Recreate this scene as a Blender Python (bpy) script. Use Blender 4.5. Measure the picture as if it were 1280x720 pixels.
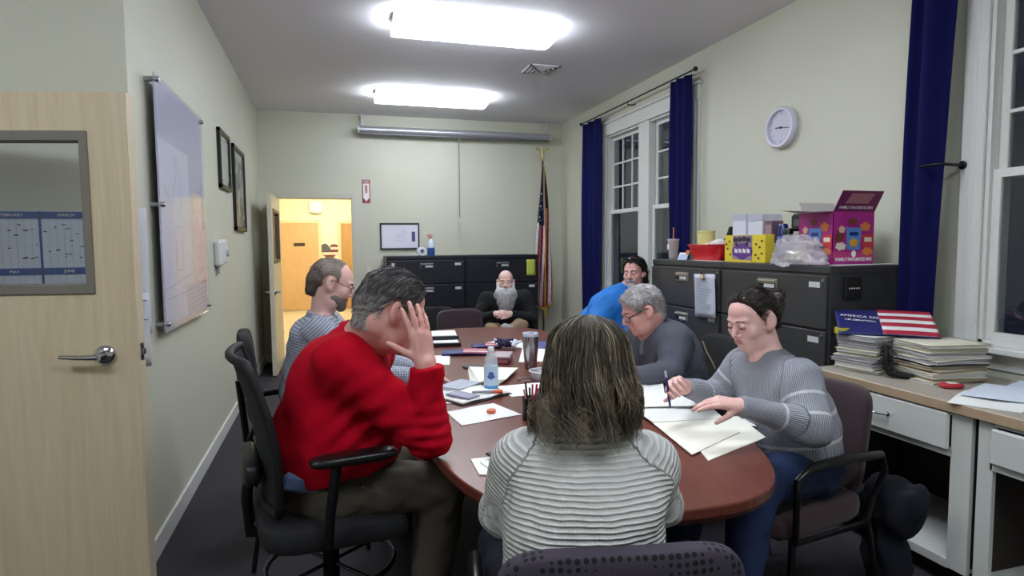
import bpy, math, random
import numpy as np
from mathutils import Vector, Matrix, Euler
random.seed(7); np.random.seed(7)
for _o in list(bpy.data.objects): bpy.data.objects.remove(_o)
SC = bpy.context.scene; COL = SC.collection
PI = math.pi
# ---------------------------------------------------------------- camera, world, exposure
cam_d = bpy.data.cameras.new('camera'); cam = bpy.data.objects.new('camera', cam_d); COL.objects.link(cam)
SC.camera = cam
cam_d.sensor_width = 36.0; cam_d.lens = 36.0 * 765 / 1280; cam_d.clip_start = 0.05; cam_d.clip_end = 100
def _cam():
    yaw, pit, rol = .287, .0705, -.0085
    R = Vector((math.cos(yaw), -math.sin(yaw), 0))
    F = Vector((math.sin(yaw)*math.cos(pit), math.cos(yaw)*math.cos(pit), -math.sin(pit)))
    U = R.cross(F)
    c, s = math.cos(rol), math.sin(rol)
    R2 = R*c + U*s; U2 = U*c - R*s
    M = Matrix((( R2.x, U2.x, -F.x, 0), (R2.y, U2.y, -F.y, 0), (R2.z, U2.z, -F.z, 1.46), (0, 0, 0, 1)))
    return M
cam.matrix_world = _cam()
W = bpy.data.worlds.new('world'); SC.world = W; W.use_nodes = True
W.node_tree.nodes['Background'].inputs[0].default_value = (.010, .012, .02, 1)
W.node_tree.nodes['Background'].inputs[1].default_value = 1.0
SC.view_settings.view_transform = 'Standard'; SC.view_settings.look = 'None'
SC.view_settings.gamma = 1; SC.view_settings.use_curve_mapping = False
SC.view_settings.exposure = 0.0
CEILING_LAMP = 18.5          # emission of the ceiling diffusers
HALL_LAMP = 30.0
# ---------------------------------------------------------------- materials
def lin(c):
    r = []
    for v in c[:3]:
        v = v/255.
        r.append(v/12.92 if v <= .04045 else ((v+.055)/1.055)**2.4)
    return (r[0], r[1], r[2], 1)
MATS = {}
def mat(name, col, rough=.6, metal=0, bump=0, bscale=200, var=0, vscale=8, spec=.5, emit=None, alpha=None, trans=0, coat=0, sheen=0, stretch=None):
    if name in MATS: return MATS[name]
    m = bpy.data.materials.new(name); m.use_nodes = True; MATS[name] = m
    nt = m.node_tree; N = nt.nodes; L = nt.links; b = N['Principled BSDF']
    c = lin(col)
    b.inputs['Base Color'].default_value = c
    b.inputs['Roughness'].default_value = rough; b.inputs['Metallic'].default_value = metal
    b.inputs['Specular IOR Level'].default_value = spec
    if trans: b.inputs['Transmission Weight'].default_value = trans; b.inputs['IOR'].default_value = 1.3
    if coat: b.inputs['Coat Weight'].default_value = coat; b.inputs['Coat Roughness'].default_value = .15
    if sheen: b.inputs['Sheen Weight'].default_value = sheen
    if emit:
        b.inputs['Emission Color'].default_value = lin(emit[0]); b.inputs['Emission Strength'].default_value = emit[1]
    if alpha is not None: b.inputs['Alpha'].default_value = alpha
    tc = N.new('ShaderNodeTexCoord'); src = tc.outputs['Object']
    if stretch:
        mp = N.new('ShaderNodeMapping'); mp.inputs['Scale'].default_value = stretch; L.new(src, mp.inputs[0]); src = mp.outputs[0]
    if var:
        n = N.new('ShaderNodeTexNoise'); n.inputs['Scale'].default_value = vscale; n.inputs['Detail'].default_value = 5
        L.new(src, n.inputs['Vector'])
        r = N.new('ShaderNodeValToRGB'); L.new(n.outputs[0], r.inputs[0])
        r.color_ramp.elements[0].position = .3; r.color_ramp.elements[1].position = .7
        r.color_ramp.elements[0].color = tuple(x*(1-var) for x in c[:3])+(1,)
        r.color_ramp.elements[1].color = tuple(min(1, x*(1+var)) for x in c[:3])+(1,)
        L.new(r.outputs[0], b.inputs['Base Color'])
    if bump:
        n = N.new('ShaderNodeTexNoise'); n.inputs['Scale'].default_value = bscale; n.inputs['Detail'].default_value = 3
        L.new(src, n.inputs['Vector'])
        bp = N.new('ShaderNodeBump'); bp.inputs['Strength'].default_value = bump; bp.inputs['Distance'].default_value = .004
        L.new(n.outputs[0], bp.inputs['Height']); L.new(bp.outputs[0], b.inputs['Normal'])
    return m
def ramp_mat(name, base, rough, build):
    """material with a custom colour and height graph: build(N, L, obj_socket) -> (color socket or None, height socket or None, dist)"""
    if name in MATS: return MATS[name]
    m = bpy.data.materials.new(name); m.use_nodes = True; MATS[name] = m
    N = m.node_tree.nodes; L = m.node_tree.links; b = N['Principled BSDF']
    b.inputs['Base Color'].default_value = lin(base); b.inputs['Roughness'].default_value = rough
    tc = N.new('ShaderNodeTexCoord')
    c, h, d = build(N, L, tc.outputs['Object'])
    if c: L.new(c, b.inputs['Base Color'])
    if h:
        bp = N.new('ShaderNodeBump'); bp.inputs['Strength'].default_value = 1; bp.inputs['Distance'].default_value = d
        L.new(h, bp.inputs['Height']); L.new(bp.outputs[0], b.inputs['Normal'])
    return m
def nmix(N, L, fac, a, b):
    x = N.new('ShaderNodeMix'); x.data_type = 'RGBA'
    for s, v in ((0, fac), (6, a), (7, b)):
        if hasattr(v, 'node'): L.new(v, x.inputs[s])
        else: x.inputs[s].default_value = v
    return x.outputs[2]
def nmath(N, L, op, a, b=None, c=None):
    x = N.new('ShaderNodeMath'); x.operation = op
    for s, v in ((0, a), (1, b), (2, c)):
        if v is None: continue
        if hasattr(v, 'node'): L.new(v, x.inputs[s])
        else: x.inputs[s].default_value = v
    return x.outputs[0]
# ---------------------------------------------------------------- objects
def tag(o, label=None, cat=None, group=None, kind=None):
    if label: o['label'] = label
    if cat: o['category'] = cat
    if group: o['group'] = group
    if kind: o['kind'] = kind
    return o
def thing(name, label, cat, loc=(0, 0, 0), rz=0, group=None):
    o = bpy.data.objects.new(name, None); COL.objects.link(o); o.location = loc; o.rotation_euler = (0, 0, rz)
    o.empty_display_size = .1
    return tag(o, label, cat, group)
class MB:
    """collects shapes for ONE mesh"""
    def __init__(s): s.v = []; s.f = []; s.m = []
    def add(s, vs, fs, mi=0):
        o = len(s.v); s.v += [tuple(v) for v in vs]; s.f += [tuple(i+o for i in f) for f in fs]; s.m += [mi]*len(fs)
        return s
    def box(s, a, b, mi=0, M=None, bev=0):
        x0, y0, z0 = a; x1, y1, z1 = b
        if x0 > x1: x0, x1 = x1, x0
        if y0 > y1: y0, y1 = y1, y0
        if z0 > z1: z0, z1 = z1, z0
        bev = min(bev, (x1-x0)*.45, (y1-y0)*.45, (z1-z0)*.45)
        if bev <= 0:
            vs = [(x, y, z) for z in (z0, z1) for x, y in ((x0, y0), (x1, y0), (x1, y1), (x0, y1))]
            fs = [(3, 2, 1, 0), (4, 5, 6, 7), (0, 1, 5, 4), (1, 2, 6, 5), (2, 3, 7, 6), (3, 0, 4, 7)]
        else:
            e = bev; vs = []; idx = {}
            cx, cy, cz = (x0+x1)/2, (y0+y1)/2, (z0+z1)/2; hx, hy, hz = (x1-x0)/2, (y1-y0)/2, (z1-z0)/2
            for sx in (-1, 1):
                for sy in (-1, 1):
                    for sz in (-1, 1):
                        for ax in range(3):
                            p = [hx-e, hy-e, hz-e]; p[ax] += e
                            idx[(sx, sy, sz, ax)] = len(vs); vs.append((cx+sx*p[0], cy+sy*p[1], cz+sz*p[2]))
            fs = []
            for ax in range(3):
                for sg in (-1, 1):
                    q = [(-1, -1), (1, -1), (1, 1), (-1, 1)]; f = []
                    for u, w in q:
                        k = [0, 0, 0]; k[ax] = sg; k[(ax+1) % 3] = u; k[(ax+2) % 3] = w; f.append(idx[(k[0], k[1], k[2], ax)])
                    fs.append(tuple(f if sg > 0 else f[::-1]))
            for ax in range(3):
                a1, a2 = (ax+1) % 3, (ax+2) % 3
                for u in (-1, 1):
                    for w in (-1, 1):
                        def kk(t, A):
                            k = [0, 0, 0]; k[ax] = t; k[a1] = u; k[a2] = w; return idx[(k[0], k[1], k[2], A)]
                        f = [kk(-1, a1), kk(1, a1), kk(1, a2), kk(-1, a2)]
                        fs.append(tuple(f if u*w < 0 else f[::-1]))
            for sx in (-1, 1):
                for sy in (-1, 1):
                    for sz in (-1, 1):
                        f = [idx[(sx, sy, sz, a_)] for a_ in range(3)]
                        fs.append(tuple(f if sx*sy*sz > 0 else f[::-1]))
        if M is not None: vs = [tuple(M @ Vector(v)) for v in vs]
        return s.add(vs, fs, mi)
    def tube(s, pts, r, n=10, mi=0, closed=False, cap=True):
        P = [Vector(p) for p in pts]; k = len(P)
        rs = r if isinstance(r, (list, tuple)) else [r]*k
        T = []
        for i in range(k):
            if closed: t = P[(i+1) % k]-P[(i-1) % k]
            else: t = P[min(i+1, k-1)]-P[max(i-1, 0)]
            if t.length < 1e-9: t = Vector((0, 0, 1))
            T.append(t.normalized())
        ref = Vector((0, 0, 1)) if abs(T[0].z) < .9 else Vector((1, 0, 0))
        nrm = T[0].cross(ref).normalized(); vs = []
        for i in range(k):
            nrm = (nrm-T[i]*nrm.dot(T[i]))
            nrm = nrm.normalized() if nrm.length > 1e-6 else T[i].orthogonal().normalized()
            bi = T[i].cross(nrm)
            for j in range(n):
                a = 2*PI*j/n; vs.append(P[i]+(nrm*math.cos(a)+bi*math.sin(a))*rs[i])
        fs = []
        for i in range(k if closed else k-1):
            i2 = (i+1) % k
            for j in range(n):
                j2 = (j+1) % n; fs.append((i*n+j, i*n+j2, i2*n+j2, i2*n+j))
        if not closed and cap:
            fs.append(tuple(range(n))[::-1]); fs.append(tuple((k-1)*n+j for j in range(n)))
        return s.add(vs, fs, mi)
    def lathe(s, prof, n=24, c=(0, 0, 0), M=None, mi=0, sx=1, sy=1):
        vs = []; fs = []
        for r, z in prof:
            for j in range(n):
                a = 2*PI*j/n; v = Vector((c[0]+r*sx*math.cos(a), c[1]+r*sy*math.sin(a), c[2]+z))
                vs.append(M @ v if M is not None else v)
        for i in range(len(prof)-1):
            for j in range(n):
                j2 = (j+1) % n; fs.append((i*n+j, i*n+j2, (i+1)*n+j2, (i+1)*n+j))
        if prof[0][0] > 1e-5: fs.append(tuple(range(n))[::-1])
        if prof[-1][0] > 1e-5: fs.append(tuple((len(prof)-1)*n+j for j in range(n)))
        return s.add(vs, fs, mi)
    def prism(s, poly, z0, z1, mi=0, M=None):
        n = len(poly); vs = [(x, y, z0) for x, y in poly]+[(x, y, z1) for x, y in poly]
        ar = sum(poly[i][0]*poly[(i+1) % n][1]-poly[(i+1) % n][0]*poly[i][1] for i in range(n))
        fs = [tuple(range(n))[::-1], tuple(range(n, 2*n))]+[(i, (i+1) % n, (i+1) % n+n, i+n) for i in range(n)]
        if ar < 0: fs = [f[::-1] for f in fs]
        if M is not None: vs = [tuple(M @ Vector(v)) for v in vs]
        return s.add(vs, fs, mi)
    def grid(s, fn, nu, nv, thick=0, mi=None):
        P = [[Vector(fn(i/nu, j/nv)) for i in range(nu+1)] for j in range(nv+1)]
        vs = [p for row in P for p in row]; w = nu+1; fs = []; ms = []
        for j in range(nv):
            for i in range(nu):
                fs.append((j*w+i, j*w+i+1, (j+1)*w+i+1, (j+1)*w+i)); ms.append(mi((i+.5)/nu, (j+.5)/nv) if mi else 0)
        if thick:
            off = len(vs); nv2 = []
            for j in range(nv+1):
                for i in range(nu+1):
                    du = P[j][min(i+1, nu)]-P[j][max(i-1, 0)]; dv = P[min(j+1, nv)][i]-P[max(j-1, 0)][i]
                    n = du.cross(dv); n = n.normalized() if n.length > 1e-12 else Vector((0, 0, 1))
                    nv2.append(P[j][i]-n*thick)
            k = len(fs)
            for q in range(k): fs.append(tuple(a+off for a in fs[q][::-1])); ms.append(ms[q])
            vs += nv2
            for i in range(nu):
                fs.append((i, i+off, i+1+off, i+1)); ms.append(0)
                a = nv*w+i; fs.append((a+1, a+1+off, a+off, a)); ms.append(0)
            for j in range(nv):
                a = j*w; fs.append((a+w, a+w+off, a+off, a)); ms.append(0)
                a = j*w+nu; fs.append((a, a+off, a+w+off, a+w)); ms.append(0)
        o = len(s.v); s.v += [tuple(v) for v in vs]; s.f += [tuple(i+o for i in f) for f in fs]; s.m += ms
        return s
    def build(s, name, mats, parent=None, smooth=False, sub=0, bev=0, auto=True):
        me = bpy.data.meshes.new(name); me.from_pydata(s.v, [], s.f); me.update()
        if not isinstance(mats, (list, tuple)): mats = [mats]
        for m in mats: me.materials.append(m)
        if len(mats) > 1: me.polygons.foreach_set('material_index', s.m)
        o = bpy.data.objects.new(name, me); COL.objects.link(o)
        if parent: o.parent = parent
        if smooth:
            me.polygons.foreach_set('use_smooth', [True]*len(me.polygons))
            if auto: me.set_sharp_from_angle(angle=math.radians(42))
        if sub:
            md = o.modifiers.new('sub', 'SUBSURF'); md.levels = sub; md.render_levels = sub
        if bev:
            md = o.modifiers.new('bev', 'BEVEL'); md.width = bev; md.segments = 2; md.limit_method = 'ANGLE'
        return o
def struct(o): o['kind'] = 'structure'; return o
def text_mesh(name, s, size, m, M, parent=None, ext=.0006, bold=0, align='CENTER', sx=1):
    cu = bpy.data.curves.new('t', 'FONT'); cu.body = s; cu.size = size; cu.extrude = ext; cu.align_x = align; cu.align_y = 'CENTER'; cu.offset = bold
    cu.resolution_u = 3
    o = bpy.data.objects.new('t', cu); COL.objects.link(o)
    dg = bpy.context.evaluated_depsgraph_get(); me = bpy.data.meshes.new_from_object(o.evaluated_get(dg))
    bpy.data.objects.remove(o); bpy.data.curves.remove(cu)
    me.name = name; me.transform(Matrix.Scale(sx, 4, (1, 0, 0))); me.transform(M); me.materials.clear(); me.materials.append(m)
    r = bpy.data.objects.new(name, me); COL.objects.link(r)
    if parent: r.parent = parent
    return r
def frame(o, x, y, z=None):
    """matrix with origin o, local x and y axes given"""
    x = Vector(x).normalized(); y = Vector(y); y = (y-x*y.dot(x)).normalized(); z = x.cross(y)
    return Matrix(((x.x, y.x, z.x, o[0]), (x.y, y.y, z.y, o[1]), (x.z, y.z, z.z, o[2]), (0, 0, 0, 1)))
def superell(a, b, n, k=72):
    r = []
    for i in range(k):
        t = 2*PI*i/k; c, s = math.cos(t), math.sin(t)
        r.append((a*math.copysign(abs(c)**(2/n), c), b*math.copysign(abs(s)**(2/n), s)))
    return r
def arc(c, r, a0, a1, n, ax='xz', k=1):
    out = []
    for i in range(n+1):
        a = a0+(a1-a0)*i/n; u, v = r*math.cos(a), r*k*math.sin(a)
        out.append({'xz': (c[0]+u, c[1], c[2]+v), 'xy': (c[0]+u, c[1]+v, c[2]), 'yz': (c[0], c[1]+u, c[2]+v)}[ax])
    return out
def copy_tree(o, parent=None):
    c = o.copy(); COL.objects.link(c); c.parent = parent
    for ch in o.children: copy_tree(ch, c)
    return c
# ---------------------------------------------------------------- signed-distance modelling of organic shapes
def _v(p): return np.array(p, float)
class Sdf:
    def __init__(s, h): s.h = h; s.ops = []
    def rc(s, a, b, ra, rb=None, k=.02, mode='u', flat=0):
        rb = ra if rb is None else rb; a = _v(a); b = _v(b); m = max(ra, rb)
        lo = np.minimum(a, b)-m; hi = np.maximum(a, b)+m; d = b-a; L2 = d@d+1e-12
        def f(X, Y, Z):
            px, py, pz = X-a[0], Y-a[1], Z-a[2]
            t = (px*d[0]+py*d[1]+pz*d[2])/L2; tc = np.clip(t, 0, 1)
            q = np.sqrt((px-tc*d[0])**2+(py-tc*d[1])**2+(pz-tc*d[2])**2)-(ra+(rb-ra)*tc)
            if flat: q = np.maximum(q, (t-1)*math.sqrt(L2)-.002)
            return q
        s.ops.append((f, lo, hi, k, mode)); return s
    def ch(s, pts, rs, k=.02, mode='u'):
        for i in range(len(pts)-1): s.rc(pts[i], pts[i+1], rs[i], rs[i+1], k, mode)
        return s
    def el(s, c, r, R=None, k=.02, mode='u'):
        c = _v(c); r = _v(r); Rm = np.eye(3) if R is None else np.array(R, float)
        ext = np.sqrt((Rm**2)@(r**2))
        def f(X, Y, Z):
            px, py, pz = X-c[0], Y-c[1], Z-c[2]
            u = (px*Rm[0, 0]+py*Rm[1, 0]+pz*Rm[2, 0])/r[0]; v = (px*Rm[0, 1]+py*Rm[1, 1]+pz*Rm[2, 1])/r[1]; w = (px*Rm[0, 2]+py*Rm[1, 2]+pz*Rm[2, 2])/r[2]
            k0 = np.sqrt(u*u+v*v+w*w); k1 = np.sqrt((u/r[0])**2+(v/r[1])**2+(w/r[2])**2)+1e-9
            return k0*(k0-1)/k1
        s.ops.append((f, c-ext, c+ext, k, mode)); return s
    def cutplane(s, p, n, k=.004):
        """remove everything on the side the normal points to"""
        p = _v(p); n = _v(n); n = n/np.linalg.norm(n)
        def f(X, Y, Z): return (X-p[0])*n[0]+(Y-p[1])*n[1]+(Z-p[2])*n[2]
        s.ops.append((f, None, None, k, 'i')); return s
    def fn(s, f, lo, hi, k=.01, mode='u'): s.ops.append((f, _v(lo), _v(hi), k, mode)); return s
    def eval(s):
        u = [o for o in s.ops if o[4] == 'u']; h = s.h
        lo = np.min([o[1] for o in u], 0)-3*h-.02; hi = np.max([o[2] for o in u], 0)+3*h+.02
        n = np.ceil((hi-lo)/h).astype(int)+1; ax = [lo[i]+h*np.arange(n[i]) for i in range(3)]
        G = np.full(n, 1.0, np.float32)
        for f, a, b, k, mode in s.ops:
            if a is None: i0 = [0]*3; i1 = list(n)
            else:
                mg = k+2*h
                i0 = [max(0, int((a[i]-mg-lo[i])/h)) for i in range(3)]; i1 = [min(n[i], int((b[i]+mg-lo[i])/h)+2) for i in range(3)]
            sl = tuple(slice(i0[i], i1[i]) for i in range(3))
            X = ax[0][sl[0]][:, None, None]; Y = ax[1][sl[1]][None, :, None]; Z = ax[2][sl[2]][None, None, :]
            d = f(X, Y, Z).astype(np.float32); g = G[sl]; kk = max(k, 1e-4)
            if mode == 'u': e = np.maximum(kk-np.abs(g-d), 0)/kk; G[sl] = np.minimum(g, d)-e*e*kk*.25
            elif mode == 's': d = -d; e = np.maximum(kk-np.abs(g-d), 0)/kk; G[sl] = np.maximum(g, d)+e*e*kk*.25
            else: e = np.maximum(kk-np.abs(g-d), 0)/kk; G[sl] = np.maximum(g, d)+e*e*kk*.25
        for i in range(3):
            sl = [slice(None)]*3; sl[i] = 0; G[tuple(sl)] = 1; sl[i] = -1; G[tuple(sl)] = 1
        s.G = G; s.ax = ax; s.lo = lo; return s
    def surf(s, disp=None, smooth=1):
        s.eval(); G = s.G; h = s.h
        if disp is not None:
            near = np.argwhere(np.abs(G) < 4*h+.02); P = s.lo+near*h
            G[near[:, 0], near[:, 1], near[:, 2]] += disp(P[:, 0], P[:, 1], P[:, 2]).astype(np.float32)
        S = G < 0; n = np.array(G.shape)
        c = np.zeros(n-1, np.int8)
        for dx in (0, 1):
            for dy in (0, 1):
                for dz in (0, 1): c += S[dx:n[0]-1+dx, dy:n[1]-1+dy, dz:n[2]-1+dz]
        act = (c > 0) & (c < 8); ids = np.full(n-1, -1, np.int64); A = np.argwhere(act); ids[act] = np.arange(len(A))
        acc = np.zeros((len(A), 3)); cnt = np.zeros(len(A))
        for axis in range(3):
            for u in (0, 1):
                for w in (0, 1):
                    o = [0, 0, 0]; o[(axis+1) % 3] = u; o[(axis+2) % 3] = w
                    p0 = A+np.array(o); e = np.zeros(3, int); e[axis] = 1; p1 = p0+e
                    g0 = G[p0[:, 0], p0[:, 1], p0[:, 2]]; g1 = G[p1[:, 0], p1[:, 1], p1[:, 2]]
                    x = (g0 < 0) != (g1 < 0); t = np.where(x, g0/np.where(x, g0-g1, 1), 0)
                    q = p0.astype(float); q[:, axis] += t
                    acc[x] += q[x]; cnt[x] += 1
        V = s.lo+acc/cnt[:, None]*h
        Q = []
        for axis in range(3):
            a1, a2 = (axis+1) % 3, (axis+2) % 3
            sa = [slice(1, -1)]*3; sa[axis] = slice(0, -1); sb = [slice(1, -1)]*3; sb[axis] = slice(1, None)
            x0 = S[tuple(sa)]; x1 = S[tuple(sb)]; E_ = np.argwhere(x0 != x1); fl = x0[E_[:, 0], E_[:, 1], E_[:, 2]]
            base = E_+1; base[:, axis] -= 1
            def cid(d1, d2):
                b = base.copy(); b[:, a1] -= d1; b[:, a2] -= d2; return ids[b[:, 0], b[:, 1], b[:, 2]]
            q = np.stack([cid(1, 1), cid(0, 1), cid(0, 0), cid(1, 0)], 1)
            q[~fl] = q[~fl][:, ::-1]; Q.append(q)
        Q = np.concatenate(Q)
        for _ in range(smooth):
            s_ = np.zeros_like(V); m_ = np.zeros(len(V))
            for a in range(4):
                i, j = Q[:, a], Q[:, (a+1) % 4]
                for ax_ in range(3): s_[:, ax_] += np.bincount(i, V[j, ax_], len(V))+np.bincount(j, V[i, ax_], len(V))
                m_ += np.bincount(i, minlength=len(V))+np.bincount(j, minlength=len(V))
            V = V*.5+.5*s_/np.maximum(m_, 1)[:, None]
        s.V, s.Q = V, Q
        return V, Q
    def mesh(s, name, mats, parent=None, disp=None, smooth=1, pick=None, attr=None):
        V, Q = s.surf(disp, smooth)
        o = np_mesh(name, V, Q, mats, parent)
        if pick is not None:
            c = V[Q].mean(1); o.data.polygons.foreach_set('material_index', pick(c).astype(np.int32))
        if attr is not None:
            at = o.data.attributes.new('uvw', 'FLOAT_VECTOR', 'POINT'); at.data.foreach_set('vector', attr(V).astype(np.float32).ravel())
        return o
def np_mesh(name, V, F, mats, parent=None, tone=None):
    me = bpy.data.meshes.new(name); nf, k = F.shape
    me.vertices.add(len(V)); me.vertices.foreach_set('co', V.astype(np.float32).ravel())
    me.loops.add(nf*k); me.loops.foreach_set('vertex_index', F.astype(np.int32).ravel())
    me.polygons.add(nf); me.polygons.foreach_set('loop_start', np.arange(0, nf*k, k, dtype=np.int32)); me.polygons.foreach_set('loop_total', np.full(nf, k, np.int32))
    me.update(calc_edges=True); me.polygons.foreach_set('use_smooth', np.ones(nf, bool))
    for m in (mats if isinstance(mats, (list, tuple)) else [mats]): me.materials.append(m)
    if tone is not None:
        at = me.attributes.new('tone', 'FLOAT', 'POINT'); at.data.foreach_set('value', tone.astype(np.float32))
    o = bpy.data.objects.new(name, me); COL.objects.link(o)
    if parent: o.parent = parent
    return o
def strands(name, paths, w, m, parent, tone=None):
    """paths (n, k, 3): tapered three-sided hair strands in one mesh"""
    n, k, _ = paths.shape
    T = np.gradient(paths, axis=1); T /= np.linalg.norm(T, axis=2, keepdims=True)+1e-9
    ref = np.random.normal(size=(n, 1, 3)); a = np.cross(T, ref); a /= np.linalg.norm(a, axis=2, keepdims=True)+1e-9; b = np.cross(T, a)
    tp = np.sin(np.linspace(.35, PI*.93, k))[None, :, None]; ww = (w if np.ndim(w) else np.full(n, w))[:, None, None]*tp
    ring = np.stack([paths+ww*(a*math.cos(q)+b*math.sin(q)) for q in (0, 2.094, 4.189)], 2)
    V = ring.reshape(-1, 3); idx = np.arange(n*k*3).reshape(n, k, 3); F = []
    for j in range(3):
        j2 = (j+1) % 3; F.append(np.stack([idx[:, :-1, j], idx[:, :-1, j2], idx[:, 1:, j2], idx[:, 1:, j]], -1).reshape(-1, 4))
    t = np.random.rand(n) if tone is None else tone
    return np_mesh(name, V, np.concatenate(F), m, parent, np.repeat(t, k*3) if t.ndim == 1 else np.repeat(t.ravel(), 3))
def hair_mat(name, c0, c1, c2, rough=.5):
    if name in MATS: return MATS[name]
    m = bpy.data.materials.new(name); m.use_nodes = True; MATS[name] = m; N = m.node_tree.nodes; L = m.node_tree.links; b = N['Principled BSDF']
    a = N.new('ShaderNodeAttribute'); a.attribute_name = 'tone'; r = N.new('ShaderNodeValToRGB'); L.new(a.outputs['Fac'], r.inputs[0])
    e = r.color_ramp.elements; e[0].color = lin(c0); e[0].position = .1; e[1].color = lin(c2); e[1].position = .95; x = e.new(.5); x.color = lin(c1)
    L.new(r.outputs[0], b.inputs['Base Color']); b.inputs['Roughness'].default_value = rough; b.inputs['Specular IOR Level'].default_value = .4
    return m
def rotm(yaw, pitch=0, roll=0):
    """face direction: yaw measured in the floor plane from +y towards +x, pitch>0 looks down, roll>0 tips to its right"""
    f = Matrix.Rotation(-yaw, 3, 'Z') @ Matrix.Rotation(-pitch, 3, 'X') @ Matrix.Rotation(roll, 3, 'Y')
    return np.array(f)
def noise3(sc, amp, seed=0, oct=3):
    rs = np.random.RandomState(seed); K = rs.normal(size=(oct*4, 3)); Ph = rs.rand(oct*4)*6.28
    def f(x, y, z):
        r = 0
        for i in range(oct*4):
            q = sc*2**(i//4); r = r+np.sin((x*K[i, 0]+y*K[i, 1]+z*K[i, 2])*q+Ph[i]+r*.8)/(2**(i//4))/2
        return r*amp/1.5
    return f
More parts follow.
